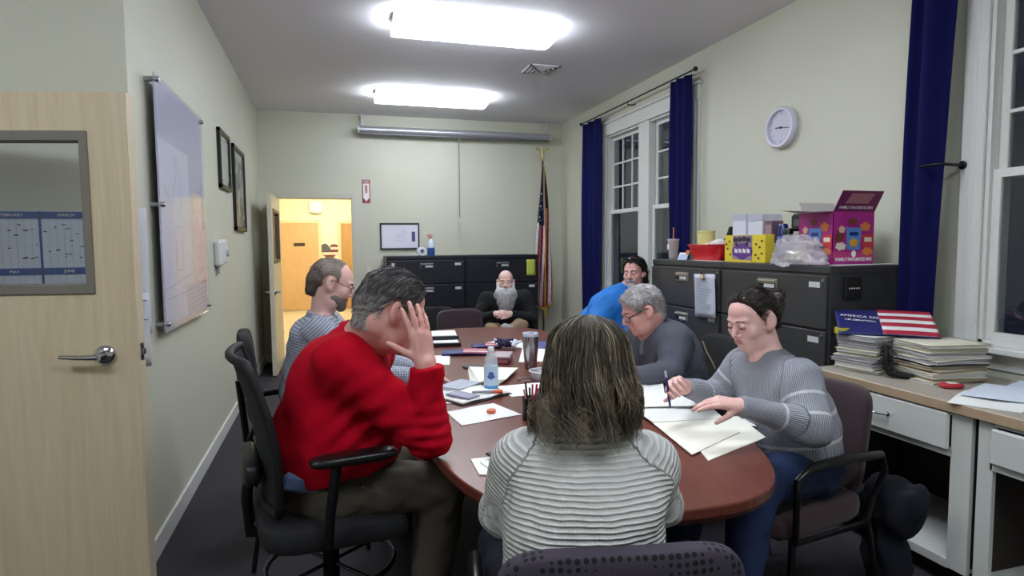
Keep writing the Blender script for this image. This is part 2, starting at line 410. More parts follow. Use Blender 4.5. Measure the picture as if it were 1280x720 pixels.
# ---------------------------------------------------------------- people
def skin_mat(name, col, red=.1):
    def b(N, L, s):
        n = N.new('ShaderNodeTexNoise'); n.inputs['Scale'].default_value = 18; n.inputs['Detail'].default_value = 4; L.new(s, n.inputs['Vector'])
        c = lin(col); c2 = (min(1, c[0]*1.05), c[1]*(1-red*1.6), c[2]*(1-red*1.6), 1)
        n2 = N.new('ShaderNodeTexNoise'); n2.inputs['Scale'].default_value = 260; L.new(s, n2.inputs['Vector'])
        return nmix(N, L, n.outputs[0], c, c2), n2.outputs[0], .0006
    m = ramp_mat(name, col, .5, b); p = m.node_tree.nodes['Principled BSDF']
    p.inputs['Subsurface Weight'].default_value = .12; p.inputs['Subsurface Radius'].default_value = (.02, .007, .004); p.inputs['Subsurface Scale'].default_value = .3
    return m
class Head:
    def __init__(s, c, R, sc=1.0, wide=1.0): s.c = _v(c); s.R = R; s.sc = sc; s.wide = wide
    def p(s, x, y, z): return s.c+s.R@np.array([x*s.wide, y, z])*s.sc
    def loc(s, P): 
        q = (P-s.c)@s.R/s.sc; q[..., 0] /= s.wide; return q
    def shape(s, S, jaw=1.0, nose=1.0, female=False, ears=True, cheeks=1.0, down=False):
        e = lambda c, r, k=.02, mode='u', R=None: S.el(s.p(*c), np.array([r[0]*s.wide, r[1], r[2]])*s.sc, s.R if R is None else s.R@R, k*s.sc, mode)
        q = lambda a, b, ra, rb, k=.012, mode='u': S.rc(s.p(*a), s.p(*b), ra*s.sc, rb*s.sc, k*s.sc, mode)
        e((0, -.018, .038), (.074, .094, .082))
        e((0, .030, .045), (.062, .056, .056), .03)
        e((0, .034, -.022), (.062*cheeks, .058, .062), .03)
        e((0, .036, -.060), (.050*jaw, .052, .050), .03)
        q((-.035*jaw, .030, -.082), (.035*jaw, .030, -.082), .026, .026, .03)
        e((0, .072, -.092), (.022*jaw, .018, .018), .025)
        for sx in (-1, 1):
            e((sx*.042*cheeks, .062, -.020), (.022, .020, .022), .02)
            bwr = .0052 if female else .0074; q((sx*.012, .092-(.001 if female else 0), .027), (sx*.046, .077, .030), bwr, bwr*.9, .018)
            e((sx*.031, .103 if female else .101, .008), (.018, .013, .012), .016, 's')
            e((sx*.031, .0800, .0085), (.0155, .0145, .0125), .004)
            if down: e((sx*.031, .0815, .0100), (.0158, .0152, .0112), .003)
            q((sx*.0135, .1005, -.030), (sx*.0135, .0985, -.030), .0082*nose, .0075, .007)
            if ears:
                Re = np.array(Matrix.Rotation(sx*.35, 3, 'Z') @ Matrix.Rotation(.18, 3, 'X'))
                e((sx*.085, -.014, .000), (.0105, .022, .035), .006, 'u', Re)
                e((sx*.0945, -.008, .005), (.0065, .013, .021), .004, 's', Re)
                e((sx*.074, .000, -.026), (.008, .010, .011), .008)
        q((0, .090, .022), (0, .113, -.022), .0075*nose, .0115*nose, .010)
        q((-.020, .0895, -.052), (.020, .0895, -.052), .0075, .0075, .008)
        q((0, .0945, -.0515), (0, .0945, -.0515), .0085, .0085, .006)
        q((-.017, .0890, -.062), (.017, .0890, -.062), .0085, .0085, .008)
        q((-.026, .101, -.0568), (.026, .101, -.0568), .0022, .0022, .003, 's')
    def pick(s, bw=.0036):
        """0 skin, 1 lips, 2 brow"""
        def f(c):
            q = s.loc(c); r = np.zeros(len(c), int)
            x, y, z = q[:, 0], q[:, 1], q[:, 2]
            lip = (np.abs(x) < .023) & (y > .083) & (np.abs(z+.057) < .0105*(1-(x/.026)**2)+.0008)
            r[lip] = 1
            bz = .031-((np.abs(x)-.028)**2)*5
            r[(np.abs(x) > .012) & (np.abs(x) < .048) & (y > .06) & (np.abs(z-bz) < bw)] = 2
            return r
        return f
    def eyes(s, parent, iris=(70, 80, 90), lid=.0):
        ew = mat('eye_white', (215, 210, 205), .25); ir = mat('iris_%d_%d_%d' % iris, iris, .2); pu = mat('pupil', (8, 8, 8), .15)
        for sx in (-1, 1):
            M = Matrix(((s.R[0, 0], s.R[0, 1], s.R[0, 2], 0), (s.R[1, 0], s.R[1, 1], s.R[1, 2], 0), (s.R[2, 0], s.R[2, 1], s.R[2, 2], 0), (0, 0, 0, 1)))
            c = s.p(sx*.031, .0835, .0075-lid)
            M = Matrix.Translation(Vector(c)) @ M @ Matrix.Rotation(-PI/2, 4, 'X') @ Matrix.Diagonal((1, lid and .45 or .62, 1, 1)) 
            r = .0118*s.sc; b = MB(); prof = []
            for i in range(13):
                a = -PI/2+PI*i/12; prof.append((max(r*math.cos(a), 0), r*math.sin(a)))
            b.lathe(prof, 16, (0, 0, 0), M)
            k = 16
            for fi in range(len(b.f)):
                ring = fi//k
                if ring >= 11: b.m[fi] = 2
                elif ring >= 10: b.m[fi] = 1
            b.build('eye', [ew, ir, pu], parent, smooth=True, auto=False)
def hand(S, w, y, z, side=1, curl=(.3, .35, .4, .45), spread=.06, thumb=(.6, .25), sc=1.0, k=.006, tw=0):
    """w wrist point, y towards the fingers, z out of the back of the hand; side +1 = thumb on local +x"""
    y = Vector(y).normalized(); z = Vector(z); z = (z-y*z.dot(y)).normalized(); x = y.cross(z)*side
    x, y, z = _v(x), _v(y), _v(z); w = _v(w)
    P = lambda a, b, c: w+(x*a+y*b+z*c)*sc
    kn = [(.027, .092, 0), (.009, .096, .003), (-.010, .090, .002), (-.027, .080, -.003)]
    ln = [(.043, .026, .020), (.048, .030, .021), (.044, .028, .020), (.034, .021, .018)]
    tips = []
    for i in range(4):
        a = kn[i]; S.rc(P(a[0]*.55, .005, 0), P(*a), .0165*sc, .0115*sc, .012*sc)
        an = math.atan2(a[0]-.0, .35)+spread*(1.5-i)*.6
        c = curl[i] if not isinstance(curl[i], tuple) else None
        angs = (curl[i] if c is None else (c, c*1.3, c*.8)); th = 0; p = np.array(a)
        rr = [.0098, .0088, .0082, .0070] if i < 3 else [.0086, .0078, .0072, .0062]
        for j in range(3):
            th += angs[j]; d = np.array([math.sin(an)*math.cos(th), math.cos(an)*math.cos(th), -math.sin(th)])
            q = p+d*ln[i][j]; S.rc(P(*p), P(*q), rr[j]*sc, rr[j+1]*sc, k*.6*sc); p = q
        tips.append(P(*p))
    # thumb leaves the side of the palm near its base
    a = np.array([.020, .022, -.006]); ang, drop = thumb[0], thumb[1]
    d1 = np.array([math.sin(ang), math.cos(ang), -drop]); d1 /= np.linalg.norm(d1); b1 = a+d1*.045
    ang2 = ang-(thumb[2] if len(thumb) > 2 else .25); d2 = np.array([math.sin(ang2), math.cos(ang2), -drop*1.1]); d2 /= np.linalg.norm(d2); b2 = b1+d2*.032; b3 = b2+d2*.024
    S.rc(P(*a), P(*b1), .0155*sc, .0115*sc, .012*sc); S.rc(P(*b1), P(*b2), .0112*sc, .0098*sc, .004*sc); S.rc(P(*b2), P(*b3), .0100*sc, .0078*sc, .003*sc)
    return tips+[P(*b3)]
def short_hair(hd, name, parent, m, region, thick=.010, n=2600, length=.022, flow=(0, -1, -.3), h=.0035, w=.0011, lift=.25, cap=None, seed=0, clump=.25, shellm=None, zt=0, taper=.012):
    """shell over the skull where region(x,y,z)<0 in head space, plus strands"""
    S = Sdf(h); s = hd
    S.el(s.p(0, -.018, .040), np.array([(.074+thick)*s.wide, .094+thick, .082+thick])*s.sc, s.R, .02)
    S.el(s.p(0, .030, .047), np.array([(.062+thick)*s.wide, .056+thick*.8, .056+thick*.9])*s.sc, s.R, .03)
    S.rc(s.p(0, -.075, -.01), s.p(0, -.070, -.055), (.045+thick*.5)*s.sc, (.040+thick*.3)*s.sc, .03*s.sc)
    if cap: cap(S, s)
    c = s.c; R = s.R
    def reg(X, Y, Z):
        P = np.stack(np.broadcast_arrays(X-c[0], Y-c[1], Z-c[2]), -1)@R/s.sc; return region(P[..., 0]/s.wide, P[..., 1], P[..., 2])*s.sc
    S.fn(reg, s.c-.4, s.c+.4, taper, 'i')
    nz = noise3(55, .0022, seed)
    o = S.mesh(name, shellm or m, parent, disp=nz, smooth=1)
    tn = np.clip(.42+.25*noise3(30, 1, seed+3)(*S.V.T)+zt*(.035-s.loc(S.V)[:, 2]), 0, 1)
    at = o.data.attributes.new('tone', 'FLOAT', 'POINT'); at.data.foreach_set('value', tn.astype(np.float32))
    V = S.V; Q = S.Q; rs = np.random.RandomState(seed+1)
    fn_ = np.cross(V[Q[:, 2]]-V[Q[:, 0]], V[Q[:, 3]]-V[Q[:, 1]]); fn_ /= np.linalg.norm(fn_, axis=1, keepdims=True)+1e-9
    cen = V[Q].mean(1); qq = s.loc(cen); out = cen-s.p(0, -.01, .02); ok = (fn_*out).sum(1) > 0
    ok = np.where(ok)[0]; pk = rs.choice(ok, n); P0 = cen[pk]; Nn = fn_[pk]
    fl = flow(s.loc(P0)) if callable(flow) else np.tile(np.array(flow, float), (n, 1))
    fl = fl@R.T; nz2 = np.stack([noise3(38, clump*2, seed+5+i)(*P0.T) for i in range(3)], 1)
    D = fl+nz2+rs.normal(size=(n, 3))*.15; D = D-Nn*(D*Nn).sum(1, keepdims=True); D /= np.linalg.norm(D, axis=1, keepdims=True)+1e-9
    L = length*(.6+.7*rs.rand(n, 1)); k = 5; pts = []
    for i in range(k):
        t = i/(k-1); pts.append(P0+D*L*t+Nn*(L*lift*math.sin(t*2.2)-.001)-Nn*L*.12*t*t)
    tone = np.clip(np.interp(np.arange(n), [0, n], [0, 0])+.46+.3*noise3(28, 1, seed+3)(*P0.T)+zt*(.035-s.loc(P0)[:, 2])+rs.normal(size=n)*.16, 0, 1)
    st = strands('hair_strands', np.stack(pts, 1), w*s.sc, m, o, tone)
    return o
def glasses(hd, parent, m, lens=None, w=.030, hgt=.019, y=.106, r=.0018, z=.004, up=0):
    b = MB()
    for sx in (-1, 1):
        pts = [tuple(hd.p(sx*.033+w*math.copysign(abs(math.cos(a))**.75, math.cos(a)), y-abs(sx*.033+w*math.cos(a))**2*3.5, z+hgt*math.copysign(abs(math.sin(a))**.75, math.sin(a)))) for a in [2*PI*i/24 for i in range(24)]]
        b.tube(pts, r*hd.sc, 8, closed=True)
        b.tube([tuple(hd.p(sx*(.033+w), y-.014, z+.006)), tuple(hd.p(sx*.080, .055, z+.010)), tuple(hd.p(sx*.090, .0, z+.018)), tuple(hd.p(sx*.088, -.022, z+.006))], r*1.3*hd.sc, 8)
    b.tube([tuple(hd.p(-.006, y+.001, z+.006)), tuple(hd.p(0, y+.003, z+.008)), tuple(hd.p(.006, y+.001, z+.006))], r*hd.sc, 8)
    g = b.build('glasses', m, parent, smooth=True, auto=False)
    if lens:
        for sx in (-1, 1):
            l = MB(); ring = [hd.p(sx*.033+w*.96*math.copysign(abs(math.cos(a))**.75, math.cos(a)), y-abs(sx*.033+w*math.cos(a))**2*3.5, z+hgt*.96*math.copysign(abs(math.sin(a))**.75, math.sin(a))) for a in [2*PI*i/24 for i in range(24)]]
            back = [p-hd.R[:, 1]*.0012 for p in ring]; l.add(ring+back, [tuple(range(24)), tuple(range(47, 23, -1))]+[(i, i+24, (i+1) % 24+24, (i+1) % 24) for i in range(24)])
            l.build('lens', lens, g)
    return g
# ================================================================ SETTING
XL, XR, YB, H, YN, XF, YF = -.83, 3.16, 8.2, 3.14, 3.09, -3.3, -2.2
def wallmat():
    def b(N, L, s):
        n = N.new('ShaderNodeTexNoise'); n.inputs['Scale'].default_value = 160; n.inputs['Detail'].default_value = 3; L.new(s, n.inputs['Vector'])
        n2 = N.new('ShaderNodeTexNoise'); n2.inputs['Scale'].default_value = 1.3; L.new(s, n2.inputs['Vector'])
        return nmix(N, L, n2.outputs[0], lin((203, 202, 184)), lin((209, 208, 191))), n.outputs[0], .0007
    return ramp_mat('wall_paint', (206, 205, 188), .55, b)
WALL = wallmat()
CEIL = mat('ceiling_paint', (238, 235, 242), .8, bump=.2, bscale=120)
WHITE = mat('white_trim_paint', (222, 222, 218), .4, bump=.05)
def carpet(N, L, s):
    n = N.new('ShaderNodeTexNoise'); n.inputs['Scale'].default_value = 420; n.inputs['Detail'].default_value = 4; L.new(s, n.inputs['Vector'])
    n2 = N.new('ShaderNodeTexNoise'); n2.inputs['Scale'].default_value = 3; n2.inputs['Detail'].default_value = 6; L.new(s, n2.inputs['Vector'])
    a = nmix(N, L, n2.outputs[0], lin((58, 53, 62)), lin((72, 66, 76))); return nmix(N, L, n.outputs[0], a, lin((50, 46, 54))), n.outputs[0], .006
FLOOR = ramp_mat('carpet', (64, 59, 68), .95, carpet)
def woodmat(name, c0, c1, axis, sc=1., rough=.4, rings=2.2):
    def b(N, L, s):
        mp = N.new('ShaderNodeMapping'); v = [6*sc, 6*sc, 6*sc]; v[axis] = .5*sc; mp.inputs['Scale'].default_value = v; L.new(s, mp.inputs[0])
        n = N.new('ShaderNodeTexNoise'); n.inputs['Scale'].default_value = 2.2; n.inputs['Detail'].default_value = 7; n.inputs['Distortion'].default_value = rings; L.new(mp.outputs[0], n.inputs['Vector'])
        mp2 = N.new('ShaderNodeMapping'); v2 = [90*sc]*3; v2[axis] = 3*sc; mp2.inputs['Scale'].default_value = v2; L.new(s, mp2.inputs[0])
        n2 = N.new('ShaderNodeTexNoise'); n2.inputs['Scale'].default_value = 2; L.new(mp2.outputs[0], n2.inputs['Vector'])
        r = N.new('ShaderNodeValToRGB'); L.new(n.outputs[0], r.inputs[0]); r.color_ramp.elements[0].position = .35; r.color_ramp.elements[1].position = .65
        r.color_ramp.elements[0].color = lin(c0); r.color_ramp.elements[1].color = lin(c1)
        f = nmath(N, L, 'MULTIPLY', n2.outputs[0], .35)
        return nmix(N, L, f, r.outputs[0], lin(tuple(v*.8 for v in c0))), n2.outputs[0], .0002
    return ramp_mat(name, c0, rough, b)
MAPLE = woodmat('maple_door_veneer', (220, 200, 166), (230, 212, 180), 2, 1, .42)
MAPLE_EDGE = woodmat('maple_edge', (214, 196, 166), (222, 206, 178), 2, 2, .45)
STEEL = mat('satin_steel', (170, 172, 176), .28, metal=1)
CHROME = mat('chrome', (205, 207, 212), .12, metal=1)
GREYFR = mat('grey_steel_frame', (128, 122, 112), .5)
GLASS = mat('window_glass', (235, 240, 245), .0, trans=1, spec=.5)
GLASS.node_tree.nodes['Principled BSDF'].inputs['IOR'].default_value = 1.45
BLACK = mat('black_plastic', (22, 22, 24), .45)
BLK_SATIN = mat('black_satin_metal', (14, 14, 16), .35, metal=.3)
PAPER = mat('white_paper', (243, 243, 238), .7)
T = .15
def wall(name, boxes, m=WALL):
    b = MB()
    for a, c in boxes: b.box(a, c)
    return struct(b.build(name, m))
struct(MB().box((XF-T, YF-T, -.1), (XR+T, YB+T, 0)).build('floor', FLOOR))
struct(MB().box((XF-T, YF-T, H), (XR+T, YB+T, H+.1)).build('ceiling', CEIL))
wall('wall_left', [((XL-T, YN+T, 0), (XL, YB, H))])
wall('wall_return', [((XF, YN, 0), (XL, YN+T, H))])
wall('wall_far_left', [((XF-T, YF, 0), (XF, YN+T, H))])
wall('wall_front', [((XF, YF-T, 0), (XR, YF, H))])
DX0, DX1, DZ = -.62, .285, 2.08
wall('wall_back', [((XL-T, YB, 0), (DX0, YB+T, H)), ((DX1, YB, 0), (XR+T, YB+T, H)), ((DX0, YB, DZ), (DX1, YB+T, H))])
W1 = (4.90, 6.70, .86, 2.72); W2 = (.35, 2.30, .94, 2.72)
wall('wall_right', [((XR, YF-T, 0), (XR+T, YB, W1[2])), ((XR, YF-T, 2.72), (XR+T, YB, H)),
                    ((XR, W1[1], W1[2]), (XR+T, YB, 2.72)), ((XR, W2[1], W1[2]), (XR+T, W1[0], 2.72)), ((XR, YF-T, W1[2]), (XR+T, W2[0], 2.72)), ((XR, W2[0], W1[2]), (XR+T, W2[1], W2[2]))])
bz = .105
def base(name, a, c): return struct(MB().box(a, c, bev=.004).build(name, WHITE))
base('baseboard_left', (XL, YN-.014, 0), (XL+.014, YB, bz))
base('baseboard_return', (XF, YN-.014, 0), (XL, YN, bz))
base('baseboard_back', (DX1+.08, YB-.014, 0), (XR, YB, bz))
base('baseboard_back_left', (XL, YB-.014, 0), (DX0-.08, YB, bz))
base('baseboard_right', (XR-.014, 2.7, 0), (XR, YB, bz))
# back door frame
b = MB()
for x0, x1 in ((DX0-.07, DX0+.012), (DX1-.012, DX1+.06)): b.box((x0, YB-.018, 0), (x1, YB+T+.018, DZ+.06), bev=.003)
b.box((DX0, YB-.018, DZ-.012), (DX1, YB+T+.018, DZ+.06), bev=.003)
struct(b.build('trim_1', mat('door_frame_paint', (205, 203, 190), .45)))
# ---- windows
def window(name, wy, units, rail_z):
    y0, y1, z0, z1 = wy; root = thing(name, None, None); struct(root)
    for k in ('label', 'category'):
        if k in root: del root[k]
    f = MB(); tr = .115; x = XR
    f.box((x-.022, y0-tr, z0-.03), (x, y0, z1+tr), bev=.004); f.box((x-.022, y1, z0-.03), (x, y1+tr, z1+tr), bev=.004)
    f.box((x-.030, y0-tr-.01, z1), (x, y1+tr+.01, z1+tr+.02), bev=.004); f.box((x-.048, y0-tr-.03, z1+tr+.02), (x, y1+tr+.03, z1+tr+.045), bev=.006)
    f.box((x-.010, y0-tr, z0-.12), (x, y1+tr, z0-.03), bev=.003)
    for yy in (y0-.055, y1+.055): f.box((x-.027, yy-.012, z0), (x, yy+.012, z1), bev=.003)
    f.build('window_casing', WHITE, root)
    MB().box((x-.075, y0-tr-.02, z0-.035), (x+.10, y1+tr+.02, z0), bev=.006).build('window_sill', WHITE, root)
    f = MB(); f.box((x, y0, z0), (x+T, y0+.02, z1)); f.box((x, y1-.02, z0), (x+T, y1, z1)); f.box((x, y0, z1-.02), (x+T, y1, z1)); f.box((x, y0, z0-.0), (x+T, y1, z0+.02))
    for i in range(len(units)-1): f.box((x-.015, units[i][1], z0), (x+T, units[i+1][0], z1), bev=.003)
    f.build('window_jamb', WHITE, root)
    for a, c in units:
        a += .02; c -= .02
        for (p, q, xo, mun) in ((rail_z, z1-.02, .055, True), (z0+.02, rail_z+.045, .02, False)):
            s = MB(); w = .042
            s.box((x+xo, a, p), (x+xo+.034, a+w, q), bev=.003); s.box((x+xo, c-w, p), (x+xo+.034, c, q), bev=.003)
            s.box((x+xo+.0005, a+w-.002, q-w), (x+xo+.0335, c-w+.002, q-.0005)); s.box((x+xo+.0005, a+w-.002, p+.0005), (x+xo+.0335, c-w+.002, p+w))
            if mun:
                for k in (1, 2):
                    yy = a+w+(c-a-2*w)*k/3; zz = p+w+(q-p-2*w)*k/3
                    s.box((x+xo+.006, yy-.009, p+w), (x+xo+.028, yy+.009, q-w)); s.box((x+xo+.005, a+w, zz-.009), (x+xo+.029, c-w, zz+.009))
            sa = s.build('window_sash', WHITE, root)
            MB().box((x+xo+.015, a+w-.005, p+w-.005), (x+xo+.019, c-w+.005, q-w+.005)).build('window_pane', GLASS, sa)
    return root
window('window_1', W1, [(4.90, 5.68), (5.90, 6.70)], 1.81)
window('window_2', W2, [(.35, 1.22), (1.38, 2.30)], 1.77)
# night outside the windows: a dark yard
struct(MB().box((XR+T+.3, -6, -.4), (XR+9, 12, -.3)).build('ground_outside', mat('night_ground', (30, 32, 30), .9, bump=.5)))
# ---- near left door, open
def lever(mats, parent, M, s=1):
    b = MB(); b.lathe([(0, 0), (.033, 0), (.033, .006), (.026, .014), (.013, .018), (.011, .045), (.013, .052), (0, .052)], 24, M=M)
    b.tube([M @ Vector((0, 0, .045)), M @ Vector((s*.03, .001, .048)), M @ Vector((s*.075, .0, .047)), M @ Vector((s*.118, -.002, .044))], [.0125, .0105, .0085, .0075], 10)
    return b.build('door_handle', mats, parent, smooth=True)
P0 = Vector((-.705, 2.592, 0)); P1 = Vector((-1.60, 2.795, 0)); ux = (P1-P0).normalized(); un = Vector((0, 0, 1)).cross(ux)   # un points to the camera side?
if un.y > 0: un = -un
MD = Matrix(((ux.x, un.x, 0, P0.x), (ux.y, un.y, 0, P0.y), (0, 0, 1, 0), (0, 0, 0, 1)))   # local x along leaf from latch edge, y out of the seen face
dr = struct(bpy.data.objects.new('door_1', None)); COL.objects.link(dr)
LW, LT = .914, .046; wx0, wx1, wz0, wz1 = .165, .76, 1.32, 1.86
b = MB()
for a, c in (((.004, -LT, .012), (wx0, 0, 2.03)), ((wx1, -LT, .012), (LW, 0, 2.03)), ((wx0, -LT, .012), (wx1, 0, wz0)), ((wx0, -LT, wz1), (wx1, 0, 2.03))): b.box(a, c, M=MD)
leafo = b.build('door_leaf', MAPLE, dr)
MB().box((0, -LT, .012), (.004, 0, 2.03), M=MD).build('door_edge', MAPLE_EDGE, dr)
b = MB(); fw = .030
for a, c in (((wx0-fw+.008, -LT-.008, wz0-fw), (wx0+.008, .008, wz1+fw)), ((wx1-.008, -LT-.008, wz0-fw), (wx1+fw, .008, wz1+fw)), ((wx0, -LT-.008, wz0-fw), (wx1, .008, wz0+.008)), ((wx0, -LT-.008, wz1-.008), (wx1, .008, wz1+fw))): b.box(a, c, M=MD, bev=.003)
vf = b.build('vision_frame', GREYFR, dr)
MB().box((wx0, -LT/2-.003, wz0), (wx1, -LT/2+.003, wz1), M=MD).build('vision_pane', GLASS, vf)
HM = MD @ Matrix.Translation((.118, 0, 1.060)) @ Matrix.Scale(1.15, 4) @ Matrix.Rotation(-PI/2, 4, 'X')
lever(CHROME, dr, HM, 1)
b = MB(); b.box((-.002, -.034, 1.035), (.0005, -.012, 1.10), M=MD); b.box((-.012, -.029, 1.056), (.0, -.017, 1.078), M=MD); b.build('latch_plate', STEEL, dr)
# far door, opened against the left side of its frame
P0 = Vector((-.60, 8.17, 0)); ang = math.radians(-91)
d2 = struct(bpy.data.objects.new('door_2', None)); COL.objects.link(d2)
ux = Vector((math.cos(ang), math.sin(ang), 0)); un = Vector((ux.y, -ux.x, 0)); un = un if un.x < 0 else -un
MD = Matrix(((ux.x, un.x, 0, P0.x), (ux.y, un.y, 0, P0.y), (0, 0, 1, 0), (0, 0, 0, 1)))
b = MB()
for a, c in (((0, 0, .012), (.16, LT, 2.05)), ((.76, 0, .012), (.89, LT, 2.05)), ((.16, 0, .012), (.76, LT, 1.3)), ((.16, 0, 1.86), (.76, LT, 2.05))): b.box(a, c, M=MD)
b.build('door_leaf', MAPLE, d2)
MB().box((.89, 0, .012), (.893, LT, 2.05), M=MD).build('door_edge', mat('pale_edge', (222, 214, 196), .5), d2)
b = MB()
for a, c in (((.13, -.008, 1.27), (.168, LT+.008, 1.89)), ((.752, -.008, 1.27), (.79, LT+.008, 1.89)), ((.16, -.008, 1.27), (.76, LT+.008, 1.308)), ((.16, -.008, 1.852), (.76, LT+.008, 1.89))): b.box(a, c, M=MD)
vf = b.build('vision_frame', mat('brown_frame', (92, 70, 48), .5), d2)
MB().box((.165, LT/2-.003, 1.305), (.755, LT/2+.003, 1.855), M=MD).build('vision_pane', GLASS, vf)
for sy in (0, 1):
    lever(CHROME, d2, MD @ Matrix.Translation((.83, LT*sy, .95)) @ Matrix.Rotation(-PI/2 if sy else PI/2, 4, 'X'), -1)
# ---- hall beyond the back door
HY, HX0, HX1, HZ = 14.8, -1.7, 2.4, 2.75
HW = mat('hall_paint', (240, 236, 200), .6)
wall('wall_hall_left', [((HX0-T, YB+T, 0), (HX0, HY, HZ))], HW); wall('wall_hall_right', [((HX1, YB+T, 0), (HX1+T, HY, HZ))], HW)
wall('wall_hall_end', [((HX0-T, HY, 0), (HX1+T, HY+T, HZ))], HW)
wall('wall_hall_inner', [((HX0, YB+T, 0), (DX0-.07, YB+T+.02, HZ)), ((DX1+.07, YB+T, 0), (HX1, YB+T+.02, HZ)), ((DX0-.07, YB+T, DZ+.06), (DX1+.07, YB+T+.02, HZ))], HW)
struct(MB().box((HX0-T, YB+T, -.1), (HX1+T, HY+T, 0)).build('floor_hall', mat('hall_tile', (214, 196, 164), .35, var=.08, vscale=2)))
struct(MB().box((HX0-T, YB+T, HZ), (HX1+T, HY+T, HZ+.1)).build('ceiling_hall', mat('hall_ceiling', (225, 220, 205), .8)))
HWOOD = woodmat('hall_door_veneer', (214, 172, 122), (222, 182, 134), 2, 1, .5)
for nm, x0, x1 in (('door_3', -1.14, -.27), ('door_4', .235, 1.15)):
    r = struct(bpy.data.objects.new(nm, None)); COL.objects.link(r)
    MB().box((x0, HY-.03, .01), (x1, HY, 1.985)).build('door_leaf', HWOOD if nm == 'door_3' else woodmat('hall_door_dark', (186, 140, 84), (194, 150, 94), 2, 1, .5), r)
    b = MB(); b.box((x0-.07, HY-.045, 0), (x0, HY, 2.05)); b.box((x1, HY-.045, 0), (x1+.07, HY, 2.05)); b.box((x0, HY-.045, 1.985), (x1, HY, 2.05)); b.build('door_frame', mat('hall_frame', (222, 205, 165), .5), r)
    lever(CHROME, r, Matrix.Translation((x1-.09 if nm == 'door_3' else x0+.09, HY-.03, 1.0)) @ Matrix.Rotation(PI/2, 4, 'X'), -1 if nm == 'door_3' else 1)
    if nm == 'door_3': MB().box((-.80, HY-.036, 1.47), (-.56, HY-.03, 1.54)).build('name_plate', mat('dark_plate', (58, 44, 34), .4), r)
LAMPM = mat('lit_diffuser', (255, 255, 255), .5, emit=((238, 247, 255), CEILING_LAMP))
HLAMP = mat('hall_lit_diffuser', (255, 255, 255), .5, emit=((255, 248, 226), HALL_LAMP))
def ceil_light(x, y, z, w, d, label, m, group, drop=.10):
    t = thing('ceiling_light', label, 'ceiling light', (x, y, z), 0, group)
    b = MB(); b.box((-w/2-.012, -.11, -.055), (-w/2, .11, 0), bev=.003); b.box((w/2, -.11, -.055), (w/2+.012, .11, 0), bev=.003); b.box((-w/2, -d/2+.03, -.02), (w/2, d/2-.03, 0)); b.build('housing', mat('white_enamel', (225, 225, 228), .35), t)
    g = MB(); n = 18
    prof = [(-d/2*.86, -.012)]+[(-d/2*math.cos(-.35+(PI+.7)*i/n)/math.cos(.0), -.05-(drop-.035)*math.sin(-.35+(PI+.7)*i/n)*(1 if i not in (0, n) else 1)) for i in range(0, n+1)]+[(d/2*.86, -.012)]
    vs = [(-w/2, p, q) for p, q in prof]+[(w/2, p, q) for p, q in prof]; k = len(prof)
    fs = [(i, i+k, i+1+k, i+1) for i in range(k-1)]+[tuple(range(k)), tuple(range(2*k-1, k-1, -1)), (k-1, 2*k-1, k, 0)]
    g.add(vs, fs).build('diffuser', m, t, smooth=True)
    return t
G = 'ceiling light fixtures'
ceil_light(-1.75, .75, H, 1.22, .44, 'added unseen wraparound ceiling light in the left bay, brightening the open door', LAMPM, G)  # unseen fixture, added to throw more light on the open door
ceil_light(1.10, 4.68, H, 1.22, .44, 'bright white wraparound ceiling light nearest the camera, cut by the top of the photo', LAMPM, G)
ceil_light(1.13, 6.93, H, 1.22, .44, 'bright white wraparound ceiling light farther back, nearer the projection screen', LAMPM, G)
ceil_light(1.08, 2.43, H, 1.22, .44, 'white wraparound ceiling light above the near end of the table', LAMPM, G)
ceil_light(1.06, .10, H, 1.22, .44, 'white wraparound ceiling light behind the near end of the table', LAMPM, G)
ceil_light(0, 10.6, HZ, 1.22, .4, 'lit hall ceiling light nearer the doorway', HLAMP, 'hall ceiling lights')
ceil_light(0, 13.4, HZ, 1.22, .4, 'lit hall ceiling light at the hall end', HLAMP, 'hall ceiling lights')
# ceiling vent
t = thing('ceiling_vent', 'small white square ceiling air vent right of the lights', 'air vent', (1.98, 5.68, H))
b = MB()
for s in (.15, .115, .08, .045):
    z = -.004-(.15-s)*.16
    b.box((-s, -s, z-.010), (s, -s+.018, z+.006)); b.box((-s, s-.018, z-.010), (s, s, z+.006)); b.box((-s, -s, z-.010), (-s+.018, s, z+.006)); b.box((s-.018, -s, z-.010), (s, s, z+.006))
b.build('louvre', mat('vent_white', (215, 213, 215), .4), t)
MB().box((-.14, -.14, -.004), (.14, .14, 0)).build('duct_plate', mat('vent_dark', (60, 58, 62), .8), t)
